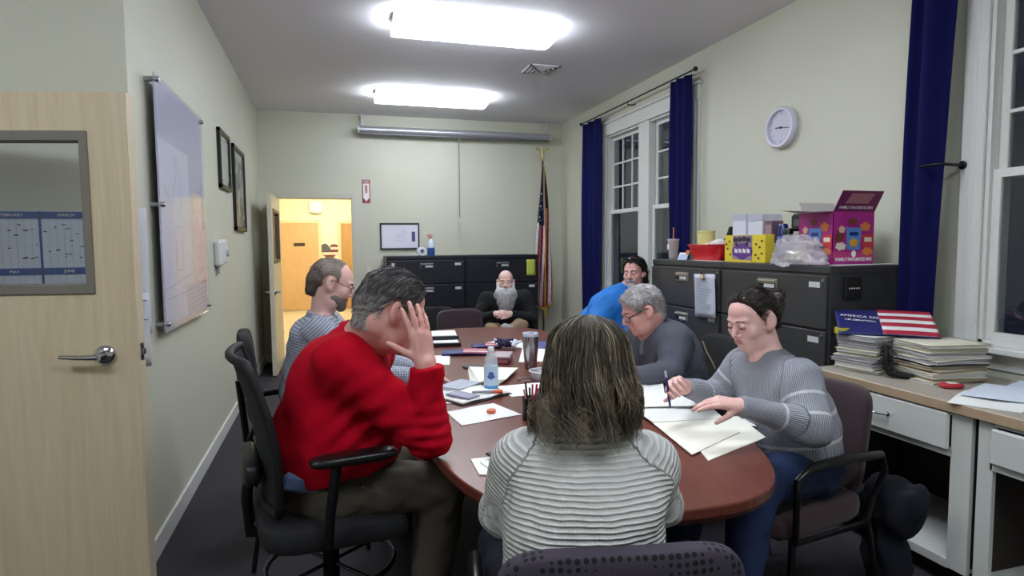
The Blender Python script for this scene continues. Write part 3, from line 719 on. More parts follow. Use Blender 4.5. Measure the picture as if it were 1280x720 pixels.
# ================================================================ THINGS ON THE WALLS
# projection screen
t = thing('projection_screen', 'rolled up silver projection screen hanging high on the back wall', 'projector screen', (1.66, 8.06, 2.93))
M90 = Matrix.Rotation(PI/2, 4, 'Y')
SILV = mat('silver_case', (178, 180, 186), .32, metal=.5)
b = MB(); b.lathe([(.045, -1.27), (.045, 1.27)], 24, M=M90); b.build('case', SILV, t, smooth=True)
b = MB(); b.box((-1.26, -.02, -.062), (1.26, .004, -.040), bev=.004); b.build('bottom_bar', mat('screen_bar', (96, 96, 102), .4), t)
for s in (-1, 1): MB().lathe([(0, 0), (.049, 0), (.049, .022), (0, .026)], 24, (0, 0, 0), Matrix.Translation((s*1.27, 0, 0)) @ M90 @ Matrix.Diagonal((1, 1, s, 1))).build('end_cap', mat('cap_white', (205, 205, 208), .4), t, smooth=True)
for s in (-1, 1):
    b = MB(); b.box((s*1.235-.016, -.006, .035), (s*1.235+.016, .006, .19), bev=.003); b.box((s*1.235-.02, -.01, .168), (s*1.235+.02, .14, .186), bev=.003); b.box((s*1.235-.02, .12, .12), (s*1.235+.02, .14, .2), bev=.003); b.build('bracket', mat('bracket_white', (200, 200, 203), .4), t)
b = MB(); b.tube([(0, -.02, -.06), (.001, -.02, -.5), (-.004, -.02, -1.0), (0, -.02, -1.1)], .006, 8); b.build('pull_cord', mat('grey_cord', (120, 120, 116), .7), t, smooth=True)
b = MB(); b.box((-.02, -.026, -1.28), (.02, -.014, -1.16), bev=.004); b.tube(arc((0, -.02, -1.135), .022, 0, 2*PI, 14)[:-1], .004, 6, closed=True); b.build('pull_handle', mat('clear_pull', (196, 196, 190), .3), t)
# extinguisher sign
t = thing('extinguisher_sign', 'red and white vertical sign with down arrow on back wall', 'sign', (.462, YB, 2.165))
RED = mat('sign_red', (150, 40, 66), .4); SW = mat('sign_white', (236, 232, 232), .5)
MB().box((-.05, -.006, -.15), (.05, 0, .15)).build('panel', RED, t)
b = MB(); b.box((-.038, -.0075, -.09), (.038, -.006, .10)); b.build('white_band', SW, t)
b = MB(); b.prism([(-.014, .08), (.014, .08), (.014, -.02), (-.014, -.02)], 0, .0015, M=Matrix.Translation((0, -.0076, 0)) @ Matrix.Rotation(PI/2, 4, 'X')); b.build('arrow_shaft', RED, t)
b = MB(); b.prism([(-.035, -.085), (.035, -.085), (0, -.13)], 0, .0015, M=Matrix.Translation((0, -.0076, 0)) @ Matrix.Rotation(PI/2, 4, 'X')); b.build('arrow_head', SW, t)
text_mesh('sign_text', 'FIRE', .042, SW, Matrix.Translation((0, -.0075, .124)) @ Matrix.Rotation(PI/2, 4, 'X'), t)
text_mesh('sign_text', 'EXTINGUISHER', .023, SW, Matrix.Translation((0, -.0092, .03)) @ Matrix.Rotation(PI/2, 4, 'X') @ Matrix.Rotation(-PI/2, 4, 'Z'), t)
def plate(loc, rz, label, rockers, w=.075, h=.118, sw=True):
    t = thing('switch_plate' if sw else 'outlet_plate', label, 'light switch' if sw else 'outlet', loc, rz)
    MB().box((-w/2, -.007, -h/2), (w/2, 0, h/2), bev=.003).build('plate', mat('plate_ivory', (214, 210, 196), .4), t)
    for i in range(rockers):
        x = (i-(rockers-1)/2)*.045; b = MB()
        if sw: b.box((x-.016, -.011, -.033), (x+.016, -.006, .033), bev=.002)
        else: b.box((x-.016, -.009, .006), (x+.016, -.006, .036), bev=.002); b.box((x-.016, -.009, -.036), (x+.016, -.006, -.006), bev=.002)
        b.build('rocker' if sw else 'socket', mat('rocker_ivory', (226, 222, 210), .35), t)
plate((.46, YB, 1.15), 0, 'ivory light switch plate on back wall beside the doorway', 1, .08, .15)
plate((XL, 4.59, 1.20), PI/2, 'ivory light switch plate on left wall below the white box', 1, .11, .13)
plate((XL, 6.26, .50), PI/2, 'small ivory outlet plate low on the left wall behind chairs', 1, sw=False)
# intercom box on left wall
t = thing('thermostat', 'white plastic wall box with round dial on the left wall', 'thermostat', (XL, 5.1, 1.42), PI/2)
MB().box((-.13, -.045, -.10), (.03, 0, .085), bev=.012).build('housing', mat('box_white', (222, 222, 222), .35), t)
b = MB(); b.box((.0, -.06, -.085), (.13, 0, .10), bev=.014); b.build('cover', mat('box_white', (222, 222, 222), .35), t)
MB().lathe([(.032, 0), (.03, .02), (.024, .024), (0, .024)], 20, M=Matrix.Translation((.07, -.055, .0)) @ Matrix.Rotation(PI/2, 4, 'X')).build('dial', mat('box_grey', (188, 188, 190), .35), t, smooth=True)
b = MB(); b.box((-.07, -.03, -.155), (-.02, 0, -.10), bev=.006); b.build('sensor', mat('box_grey', (188, 188, 190), .35), t)
# framed pictures on left wall
FR = mat('black_frame', (20, 19, 20), .35)
def framed(loc, rz, w, h, label, inner, fw=.035, art=None, glass=True):
    t = thing('framed_picture', label, 'framed picture', loc, rz); b = MB()
    for a, c in (((-w/2, -.028, -h/2), (-w/2+fw, 0, h/2)), ((w/2-fw, -.028, -h/2), (w/2, 0, h/2)), ((-w/2, -.028, -h/2), (w/2, 0, -h/2+fw)), ((-w/2, -.028, h/2-fw), (w/2, 0, h/2))): b.box(a, c, bev=.004)
    b.build('frame', FR, t)
    MB().box((-w/2+fw*.8, -.014, -h/2+fw*.8), (w/2-fw*.8, -.006, h/2-fw*.8)).build('mat_board', inner, t)
    if art: art(t, w, h)
    return t
def photo_art(c0, c1, s):
    def b(N, L, o):
        n = N.new('ShaderNodeTexNoise'); n.inputs['Scale'].default_value = s; n.inputs['Detail'].default_value = 4; L.new(o, n.inputs['Vector'])
        r = N.new('ShaderNodeValToRGB'); L.new(n.outputs[0], r.inputs[0]); r.color_ramp.elements[0].position = .4; r.color_ramp.elements[1].position = .6; r.color_ramp.elements[0].color = lin(c0); r.color_ramp.elements[1].color = lin(c1)
        return r.outputs[0], None, 0
    return b
def pic(t, w, h):
    MB().box((-w/2+.10, -.0155, -h/2+.12), (w/2-.10, -.014, h/2-.12)).build('photograph', ramp_mat('grey_photo', (120, 120, 118), .25, photo_art((64, 64, 66), (156, 156, 154), 7)), t)
MATB = mat('grey_mat_board', (150, 152, 148), .2, coat=.6)
framed((XL, 5.545, 2.165), PI/2, .50, .47, 'small black framed picture on left wall, nearer the camera', MATB, .035, lambda t, w, h: MB().box((-w/2+.07, -.0155, -h/2+.07), (w/2-.07, -.014, h/2-.07)).build('print', mat('pale_print', (176, 182, 176), .2, coat=.6), t))
framed((XL, 6.37, 2.0), PI/2, .70, .78, 'taller black framed grey photograph on left wall, nearer the back corner', MATB, .04, pic)
# certificate on back wall
def cert(t, w, h):
    MB().box((-w/2+.03, -.0155, -h/2+.03), (w/2-.03, -.014, h/2-.03)).build('sheet', mat('cert_paper', (226, 226, 240), .25, coat=.5), t)
    MB().box((w/2-.10, -.0165, -.07), (w/2-.055, -.0155, .06)).build('side_emblem', mat('cert_blue', (70, 78, 120), .4), t)
    b = MB()
    for i, (x, z, l) in enumerate(((-.02, .08, .1), (0, .06, .09), (.02, .045, .08), (-.05, .025, .14), (-.06, .0, .15), (-.05, -.03, .12), (-.07, -.06, .10))): b.box((x, -.0163, z), (x+l, -.0155, z+.004))
    b.build('writing', mat('cert_line', (170, 172, 196), .5), t)
framed((.881, YB, 1.585), 0, .51, .345, 'thin black framed certificate on back wall above the cabinets', mat('cert_mat', (210, 210, 222), .3, coat=.4), .016, cert)
# acrylic board with plan sheets on left wall
t = thing('plan_board', 'clear acrylic board with plan sheets on steel standoffs, left wall', 'notice board', (XL, 3.88, 1.67), PI/2)
bw, bh = 1.12, 1.25
MB().box((-bw/2, -.052, -bh/2), (bw/2, -.044, bh/2), bev=.002).build('acrylic_panel', mat('acrylic', (206, 206, 232), .04, coat=1, alpha=.35), t)
MB().box((-bw/2+.02, -.043, -bh/2+.01), (bw/2-.02, -.038, bh/2-.01)).build('backing', mat('pale_backing', (196, 198, 222), .3), t)
PLAN = mat('plan_paper', (214, 216, 232), .4)
MB().box((-bw/2+.03, -.0445, -bh/2+.03), (.12, -.0432, bh/2-.30)).build('plan_sheet', PLAN, t)
MB().box((.20, -.0446, -.43), (.52, -.0432, .12)).build('plan_sheet', mat('pink_plan', (230, 204, 206), .4), t)
MB().box((-.05, -.0446, -.60), (.53, -.0436, -.42)).build('plan_sheet', mat('lilac_plan', (190, 186, 208), .4), t)
MB().box((.46, -.0470, -.10), (.54, -.0446, .20)).build('small_sheet', mat('grey_sheet', (170, 172, 188), .4), t)
b = MB(); rs = random.Random(3)
def ln(p, q, w=.003):
    (x0, z0), (x1, z1) = p, q; d = Vector((x1-x0, 0, z1-z0)); n = Vector((-d.z, 0, d.x)).normalized()*w/2
    vs = [(x0-n.x, -.0450, z0-n.z), (x1-n.x, -.0450, z1-n.z), (x1+n.x, -.0450, z1+n.z), (x0+n.x, -.0450, z0+n.z)]; b.add(vs+[(v[0], -.0456, v[2]) for v in vs], [(0, 1, 2, 3), (7, 6, 5, 4)])
pts = [(-.3, .02), (-.25, .1), (-.18, .18), (-.22, .28), (-.12, .20), (-.1, .02), (-.18, -.04)]
for i in range(len(pts)-1): ln(pts[i], pts[i+1])
for p, q in (((-.25, -.1), (-.1, -.1)), ((-.1, -.1), (-.1, -.33)), ((-.1, -.33), (-.25, -.33)), ((-.25, -.33), (-.25, -.1)), ((-.5, -.42), (.1, -.36)), ((-.5, -.47), (.12, -.45)), ((-.45, .1), (-.3, .0)), ((-.2, -.55), (-.1, -.4))): ln(p, q)
for i in range(26): x = .24+rs.random()*.22; z = -.38+rs.random()*.44; ln((x, z), (x+.02+.04*rs.random(), z+.01*rs.random()), .004)
for i in range(5): ln((.0, -.57+i*.03), (.5, -.55+i*.03), .003)
b.build('plan_lines', mat('plan_ink', (130, 130, 168), .5), t)
for x, z in ((-bw/2+.03, bh/2-.03), (bw/2-.03, bh/2-.03), (-bw/2+.03, -bh/2+.04), (bw/2-.03, -bh/2+.04), (-bw/2+.03, .0)):
    MB().lathe([(.013, -.0), (.013, .062), (.010, .066), (0, .066)], 16, M=Matrix.Translation((x, 0, z)) @ Matrix.Rotation(PI/2, 4, 'X')).build('standoff', STEEL, t, smooth=True)
# papers hung on the return wall beside the corner
t = thing('posted_paper', 'taller white printed sheet hung on wall edge behind the open door', 'paper', (-.83, YN-.002, 1.36))
MB().grid(lambda u, v: (-.105+.155*u, -.006-.006*math.sin(v*3), .275-.56*v), 4, 8, .001).build('sheet', mat('posted_white', (222, 224, 234), .6), t, smooth=True, auto=False)
b = MB()
for z in (.25, .07, .05, -.02): b.box((-.066, -.0145, z), (-.040, -.013, z+.004))
b.build('print', mat('print_grey', (110, 110, 120), .6), t)
t = thing('posted_paper', 'shorter white sheet hung low on wall edge below the taller one', 'paper', (-.835, YN-.018, 1.07))
MB().grid(lambda u, v: (-.09+.140*u, -.004*math.sin(v*2), .19-.33*v), 4, 6, .001).build('sheet', mat('posted_white', (222, 224, 234), .6), t, smooth=True, auto=False)
b = MB(); b.box((-.05, -.0065, .155), (.045, -.005, .159)); b.box((-.05, -.0065, .07), (.045, -.005, .073)); b.build('print', mat('print_grey', (110, 110, 120), .6), t)
# wall calendar seen through the door window
t = thing('wall_calendar', 'large white and blue wall calendar seen through door window', 'calendar', (-1.285, YN, 1.60))
MB().box((-.30, -.004, -.96), (.30, 0, .02)).build('sheet', mat('calendar_white', (214, 220, 232), .45), t)
BLU = mat('calendar_blue', (44, 80, 150), .45)
b = MB()
for r in range(4): b.box((-.30, -.006, -.24*r-.012), (.30, -.004, -.24*r+.018))
for x in (-.30, -.10, .10, .29): b.box((x-.004, -.006, -.96), (x+.005, -.004, .02))
b.build('blue_bands', BLU, t)
b = MB()
for r in range(4):
    for i in range(1, 6): b.box((-.29, -.0052, -.24*r-.02-i*.036), (.29, -.004, -.24*r-.019-i*.036))
for k in range(3):
    for i in range(1, 7): b.box((-.295+k*.2+i*.0275, -.0052, -.95), (-.2942+k*.2+i*.0275, -.004, .0))
b.build('day_grid', mat('calendar_grey', (186, 190, 202), .5), t)
b = MB()
rs = random.Random(5)
for i in range(30):
    x = -.02+rs.random()*.28; z = -.03-rs.random()*.16 if i < 24 else -.30; b.box((x, -.0058, z), (x+.006+.012*rs.random(), -.004, z+.003+.003*rs.random()))
b.build('handwriting', mat('ink_dark', (52, 54, 66), .6), t)
RX = Matrix.Rotation(PI/2, 4, 'X')
for i, s_ in enumerate(('JANUARY', 'FEBRUARY', 'MARCH', 'APRIL', 'MAY', 'JUNE', 'JULY', 'AUGUST', 'SEPTEMBER', 'OCTOBER', 'NOVEMBER', 'DECEMBER')):
    text_mesh('month_name', s_, .018, SW, Matrix.Translation((-.2+.2*(i % 3), -.0065, -.24*(i//3)+.003)) @ RX, t)
# door stop on the return baseboard
t = thing('door_stop', 'small chrome door stop on the baseboard by the corner', 'door stop', (-.862, YN-.014, .062))
MB().lathe([(0, 0), (.016, 0), (.016, .005), (.007, .009), (.007, .055), (.011, .058), (.011, .07), (0, .07)], 16, M=RX).build('post', CHROME, t, smooth=True)
MB().lathe([(.0111, .058), (.0125, .06), (.0125, .072), (0, .075)], 16, M=RX).build('rubber_tip', BLACK, t, smooth=True)
# clock
t = thing('wall_clock', 'round white wall clock on the right wall', 'clock', (XR, 3.74, 2.285), -PI/2)
CW = mat('clock_white', (214, 212, 228), .35)
b = MB(); pr = [(.145, 0), (.150, .02), (.148, .040), (.138, .052), (.122, .050), (.117, .034), (.117, .026), (0, .026)]
b.lathe(pr, 48, M=RX); b.build('rim', CW, t, smooth=True)
MB().lathe([(.116, .0275), (.116, .0290), (0, .0290)], 40, M=RX).build('dial', mat('clock_dial', (196, 194, 212), .4), t)
b = MB()
for i in range(12):
    a = i*PI/6; l = .016 if i % 3 == 0 else .009
    M = Matrix.Rotation(-a, 4, 'Y'); b.box((-.0022, -.0300, .108-l), (.0022, -.0288, .108), M=M)
b.build('hour_marks', mat('clock_mark', (130, 128, 146), .5), t)
for nm, a, l, w in (('hour_hand', math.radians(-86), .055, .004), ('minute_hand', math.radians(99), .085, .003)):
    MB().box((-w, -.0325, -.014), (w, -.0305, l), M=Matrix.Rotation(a, 4, 'Y')).build(nm, mat('hand_dark', (44, 42, 56), .4), t)
MB().lathe([(.009, .029), (.009, .035), (0, .036)], 16, M=RX).build('hub', mat('hand_dark', (44, 42, 56), .4), t, smooth=True)
# curtains
CURT = mat('navy_curtain', (12, 13, 74), .85, bump=.15, bscale=600, spec=.2)
def curtain(label, x, y0, y1, z0, z1, folds, shape, amp=.028, tilt=None):
    t = thing('curtain', label, 'curtain', (x, (y0+y1)/2, z0)); ym = (y0+y1)/2
    def f(u, v):
        a, c = shape(v); yy = a+(c-a)*u; return (amp*math.sin(u*folds*2*PI)*(.8+.2*math.sin(v*3))+.008*math.sin(v*5+u*9), yy-ym, (z1-z0)*(1-v))
    MB().grid(f, int(folds*14), 26, .003).build('panel', CURT, t, smooth=True, auto=False)
    return t
c1 = curtain('navy curtain left of the far window, beside the flag', 3.065, 6.67, 7.21, .42, 2.94, 3, lambda v: (6.67, 7.21), amp=.024)
c2 = curtain('narrow navy curtain right of the far window, above the cabinets', 3.06, 4.78, 5.13, 1.345, 2.94, 3, lambda v: (4.79-.01*v, 5.13-.02*v), amp=.024)
c3 = curtain('navy curtain beside the near window, gathered toward the cabinets', 3.03, 2.33, 2.66, .83, 2.94, 1.5, lambda v: (2.37+.05*math.sin(min(1, v*1.9)*PI/2)+.06*max(0, v-.45), 2.63+.04*v), amp=.045)
t = thing('curtain_rod', 'black curtain rod with ring end above the far window', 'curtain rod', (3.07, 6.0, 2.965))
MB().tube([(0, -1.26, 0), (0, 1.26, 0)], .008, 10).build('rod', BLK_SATIN, t, smooth=True)
for y in (-1.26, 1.26): MB().lathe([(.001, -.022), (.016, -.016), (.022, 0), (.016, .016), (.001, .022)], 14, (0, y, 0)).build('finial', BLK_SATIN, t, smooth=True)
for y in (.0, 1.20): MB().tube([(0, y, 0), (0, y, -.03), (.06, y, -.03), (.088, y, -.02)], .006, 8).build('bracket', BLK_SATIN, t, smooth=True)
t = thing('curtain_rod', 'black curtain rod above the near window, out of view', 'curtain rod', (3.05, 1.4, 2.965))
MB().tube([(0, -1.2, 0), (0, 1.3, 0)], .008, 10).build('rod', BLK_SATIN, t, smooth=True)
for y in (-1.0, 1.02): MB().tube([(0, y, 0), (0, y, -.02), (.06, y, -.02), (.11, y, -.02)], .006, 8).build('bracket', BLK_SATIN, t, smooth=True)
t = thing('curtain_holdback', 'black metal curtain holdback hook on the near window casing', 'curtain hook', (XR-.022, 2.40, 1.85))
MB().tube([(0, 0, 0), (-.07, 0, 0), (-.14, .0, .002), (-.16, .03, .002), (-.165, .10, .0)], [.009, .008, .008, .007, .008], 10).build('hook', BLK_SATIN, t, smooth=True)
MB().lathe([(.022, 0), (.022, .006), (.01, .01), (0, .01)], 16, M=Matrix.Rotation(-PI/2, 4, 'Y')).build('rose', BLK_SATIN, t, smooth=True)
# hall things
t = thing('heart_decoration', 'heart shaped flag decoration on the hall end wall', 'wall decoration', (-.025, HY-.004, 1.345))
hp = []
for i in range(48):
    a = 2*PI*i/48; hp.append((.0157*16*math.sin(a)**3*.83, .0150*(13*math.cos(a)-5*math.cos(2*a)-2*math.cos(3*a)-math.cos(4*a))))
def clip_heart(z0, z1, x0=-9, x1=9):
    out = list(hp)
    for ax, lim, sg in ((1, z0, 1), (1, z1, -1), (0, x0, 1), (0, x1, -1)):
        res = []
        for i in range(len(out)):
            p, q = out[i], out[(i+1) % len(out)]; ip = sg*(p[ax]-lim) >= 0; iq = sg*(q[ax]-lim) >= 0
            if ip: res.append(p)
            if ip != iq: tt = (lim-p[ax])/(q[ax]-p[ax]); res.append((p[0]+(q[0]-p[0])*tt, p[1]+(q[1]-p[1])*tt))
        out = res
        if not out: break
    return out
b = MB(); b.prism(hp, 0, .02, M=RX); b.build('board', mat('heart_white', (226, 214, 200), .6), t)
b = MB()
for k in range(4):
    pl = clip_heart(-.26+k*.12, -.20+k*.12)
    if len(pl) > 2: b.prism(pl, .02, .024, M=RX)
b.build('red_stripes', mat('heart_red', (120, 60, 52), .6), t)
pl = clip_heart(.0, .3, -.3, .02); MB().prism(pl, .024, .028, M=RX).build('canton', mat('heart_blue', (84, 86, 92), .6), t)
t = thing('wall_light_box', 'small white box fixed high on the hall end wall', 'exit light', (-.30, HY, 2.36))
b = MB(); b.box((-.15, -.09, -.12), (.15, 0, .12), bev=.015); b.build('housing', mat('box_white', (222, 222, 222), .35), t)
MB().box((-.10, -.10, -.15), (.12, -.01, -.12), bev=.004).build('base_lip', mat('box_grey', (188, 188, 190), .35), t)
t = thing('floor_stand', 'thin dark floor stand with white head in the hall', 'stand', (-.90, 11.0, 0))
MB().lathe([(0, 0), (.11, 0), (.11, .012), (.02, .02), (.012, .03)], 24).build('base', BLACK, t, smooth=True)
MB().tube([(0, 0, .02), (0, 0, .98)], .010, 8).build('pole', mat('stand_grey', (120, 108, 90), .5), t, smooth=True)
MB().box((-.045, -.04, 1.02), (.045, .04, 1.16), bev=.012).build('dispenser', mat('box_white', (222, 222, 222), .35), t)
MB().box((-.02, -.03, .93), (.02, .03, 1.02), bev=.006).build('nozzle', BLACK, t)
# ================================================================ FURNITURE
def mahog(N, L, s):
    mp = N.new('ShaderNodeMapping'); mp.inputs['Scale'].default_value = (9, .9, 9); L.new(s, mp.inputs[0])
    n = N.new('ShaderNodeTexNoise'); n.inputs['Scale'].default_value = 2.5; n.inputs['Detail'].default_value = 8; n.inputs['Distortion'].default_value = 1.5; L.new(mp.outputs[0], n.inputs['Vector'])
    return nmix(N, L, n.outputs[0], lin((84, 38, 30)), lin((128, 66, 52))), None, 0
MAHO = ramp_mat('mahogany_laminate', (110, 55, 44), .30, mahog); MAHO.node_tree.nodes['Principled BSDF'].inputs['Specular IOR Level'].default_value = .6
MAHD = mat('mahogany_edge', (78, 34, 28), .35)
DARKB = mat('dark_table_base', (34, 22, 20), .5)
TBL = thing('conference_table', 'long oval mahogany conference table in the middle of the room', 'table', (1.015, 3.26, 0), -.095)
b = MB(); b.prism(superell(.635, 1.87, 3.4, 120), .716, .75); b.build('tabletop', [MAHO], TBL, bev=.006)
b = MB(); b.prism(superell(.620, 1.855, 3.4, 120), .700, .716); b.build('edge_band', MAHD, TBL)
for y in (-1.15, 1.15):
    b = MB(); b.prism(superell(.26, .16, 4, 40), .04, .70, M=Matrix.Translation((0, y, 0))); b.build('pedestal', DARKB, TBL)
    b = MB(); b.prism(superell(.36, .24, 4, 40), 0, .04, M=Matrix.Translation((0, y, 0))); b.build('plinth', DARKB, TBL)
b = MB(); b.box((-.02, -1.0, .3), (.02, 1.0, .62)); b.build('modesty_beam', DARKB, TBL)
# ---- lateral filing cabinets; local frame: x along the front, -y towards the viewer of the front
CARD = mat('label_card', (205, 206, 208), .5)
def cabinet(label, loc, rz, w, d, m, hm, group, side_tag=None, holder=(True, True), h=1.33):
    t = thing('filing_cabinet', label, 'filing cabinet', loc, rz, group)
    b = MB(); b.box((0, .006, .0), (w, d, h-.03), bev=.002); b.build('body', m, t)
    MB().box((-.002, -.004, h-.045), (w+.002, d, h), bev=.006).build('top', m, t)
    z = .05; dh = (h-.05-.05)/4
    for i in range(4):
        z0 = z+i*dh; dw = MB()
        dw.box((.012, -.016, z0+.006), (w-.012, .008, z0+dh-.006), bev=.004); D = dw.build('drawer', m, t)
        zc = z0+dh-.075; x = w*.5
        hb = MB(); hb.box((x-.085, -.022, zc-.034), (x+.085, -.014, zc+.034), bev=.003); hb.box((x-.08, -.034, zc+.014), (x+.08, -.018, zc+.026), bev=.003); hb.build('handle', hm, D)
        MB().box((x-.076, -.026, zc-.026), (x+.076, -.0215, zc+.006)).build('recess', mat('recess_black', (8, 8, 8), .6), D)
        if holder[0]: MB().box((x-.02, -.0285, zc-.020), (x+.072, -.0255, zc+.002)).build('label_card', CARD, D)
        if holder[1]: MB().box((w-.135, -.0185, z0+dh-.072), (w-.055, -.0158, z0+dh-.040)).build('name_label', CARD, D)
        MB().lathe([(.009, 0), (.009, .004), (0, .005)], 12, M=Matrix.Translation((w-.035, -.016, z0+dh-.03)) @ Matrix.Rotation(PI/2, 4, 'X')).build('lock', STEEL, D, smooth=True)
    return t
CB = mat('black_file_metal', (24, 25, 34), .42, bump=.08, bscale=400)
CG = mat('charcoal_file_metal', (58, 58, 60), .45, bump=.08, bscale=400)
HB = mat('pull_grey', (120, 120, 126), .4, metal=.4)
HG = mat('pull_brushed', (176, 172, 160), .3, metal=.7)
G = 'black filing cabinets along the back wall'
cab1 = cabinet('black filing cabinet on back wall nearer the doorway', (.662, 7.70, 0), 0, .985, .48, CB, HB, G)
cab2 = cabinet('black filing cabinet on back wall nearer the flag', (1.652, 7.70, 0), 0, .985, .48, CB, HB, G)
G = 'charcoal filing cabinets along the right wall'
cab3 = cabinet('charcoal filing cabinet with a paper sheet hung on its front', (2.60, 4.61, 0), -PI/2, .955, .48, CG, HG, G)
cab4 = cabinet('charcoal filing cabinet under the snack boxes, nearest the counter', (2.60, 3.65, 0), -PI/2, .955, .48, CG, HG, G)
for (cx, cz, mm) in ((.735, 1.20, 0),):
    t = thing('magnetic_strip', 'small white vertical label stuck on black cabinet corner', 'label', (cx, 7.683, cz)); MB().box((-.018, -.003, -.06), (.018, 0, .045), bev=.001).build('strip', CARD, t)
t = thing('sticky_note', 'yellow note stuck on the black cabinet near the flag', 'note', (2.53, 7.682, 1.16))
MB().grid(lambda u, v: (-.06+.12*u, -.002-.006*v*v, .105-.21*v), 3, 6, .001).build('sheet', mat('yellow_note', (196, 206, 84), .7), t, smooth=True, auto=False)
# ---- counter worktop and cupboards along the right wall
def wtop(N, L, s):
    n = N.new('ShaderNodeTexNoise'); n.inputs['Scale'].default_value = 240; n.inputs['Detail'].default_value = 3; L.new(s, n.inputs['Vector'])
    return nmix(N, L, n.outputs[0], lin((158, 150, 138)), lin((188, 180, 166))), None, 0
t = thing('worktop', 'beige laminate worktop under the near window', 'countertop', (2.43, .1, .80))
MB().box((0, 0, -.04), (.655, 2.53, 0), bev=.003).build('surface', ramp_mat('speckle_laminate', (170, 162, 150), .4, wtop), t)
MB().box((-.004, 0, -.042), (.003, 2.53, -.002), bev=.0015).build('front_edge', mat('tan_edge', (186, 160, 132), .4), t)
CW2 = mat('cupboard_white', (212, 214, 208), .4)
INS = mat('cupboard_inside_shade', (52, 44, 40), .8)  # dark brown paints in the shade inside the open cupboards
def cupboard(label, y0, y1, drawer, pull=True):
    t = thing('base_cupboard', label, 'cupboard', (2.45, y0, 0), 0, 'white cupboards under the worktop'); w = y1-y0
    b = MB(); b.box((0, 0, .09), (.022, .085, .76), bev=.002); b.box((0, w-.06, .09), (.022, w, .76), bev=.002); b.box((0, .08, .74), (.022, w-.05, .76)); b.box((0, .08, .565), (.022, w-.05, .60)); b.box((0, .08, .085), (.022, w-.05, .125), bev=.002)
    b.build('face_frame', CW2, t)
    MB().box((.02, .0, .10), (.60, w, .118)).build('bottom_shelf', CW2, t)
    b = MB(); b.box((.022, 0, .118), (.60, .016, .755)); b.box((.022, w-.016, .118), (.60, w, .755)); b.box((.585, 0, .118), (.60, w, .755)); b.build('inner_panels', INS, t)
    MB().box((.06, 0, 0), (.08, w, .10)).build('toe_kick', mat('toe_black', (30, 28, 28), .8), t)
    if drawer:
        D = MB().box((-.020, .088, .592), (.0, w-.056, .750), bev=.006).build('drawer', CW2, t)
        ym = w*.5
        b = MB(); b.tube([(-.02, ym-.045, .672), (-.038, ym-.045, .672), (-.046, ym-.02, .669), (-.046, ym+.02, .669), (-.038, ym+.045, .672), (-.02, ym+.045, .672)], [.006, .006, .005, .005, .006, .006], 10)
        for s in (-1, 1): b.lathe([(.011, 0), (.011, .004), (0, .006)], 12, M=Matrix.Translation((-.02, ym+s*.045, .672)) @ Matrix.Rotation(-PI/2, 4, 'Y'))
        b.build('handle', CHROME, D, smooth=True)
    else:
        MB().box((-.018, .088, .592), (.0, w-.056, .735), bev=.008).build('false_front', CW2, t)
    return t
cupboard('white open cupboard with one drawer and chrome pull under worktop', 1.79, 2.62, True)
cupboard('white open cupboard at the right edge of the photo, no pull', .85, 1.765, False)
# ---- chairs. local frame: sitter faces +y, seat centre at origin
def superq(c, r, e1, e2, nu=28, nv=16, fn=None):
    vs = []; fs = []
    sg = lambda v, p: math.copysign(abs(v)**p, v)
    for j in range(nv+1):
        a = -PI/2+PI*j/nv
        for i in range(nu):
            o = 2*PI*i/nu; p = (c[0]+r[0]*sg(math.cos(a), e1)*sg(math.cos(o), e2), c[1]+r[1]*sg(math.cos(a), e1)*sg(math.sin(o), e2), c[2]+r[2]*sg(math.sin(a), e1))
            vs.append(fn(p) if fn else p)
    for j in range(nv):
        for i in range(nu): i2 = (i+1) % nu; fs.append((j*nu+i, j*nu+i2, (j+1)*nu+i2, (j+1)*nu+i))
    return vs, fs
MAROON = mat('maroon_chair_fabric', (60, 40, 46), .85, bump=.5, bscale=420, sheen=.2)
BLKFAB = mat('black_chair_fabric', (26, 25, 28), .85, bump=.4, bscale=420)
DOTFAB = ramp_mat('dotted_chair_fabric', (48, 42, 54), .85, lambda N, L, s: (lambda v: (nmix(N, L, nmath(N, L, 'LESS_THAN', v.outputs['Distance'], .36), lin((62, 54, 68)), lin((10, 9, 12))), None, 0))((lambda v: (L.new(s, v.inputs['Vector']), v)[1])((lambda v: (setattr(v, 'distance', 'EUCLIDEAN'), setattr(v.inputs['Scale'], 'default_value', 62), setattr(v.inputs['Randomness'], 'default_value', .12), v)[3])(N.new('ShaderNodeTexVoronoi')))))
FRM = mat('black_chair_frame', (12, 12, 13), .3)
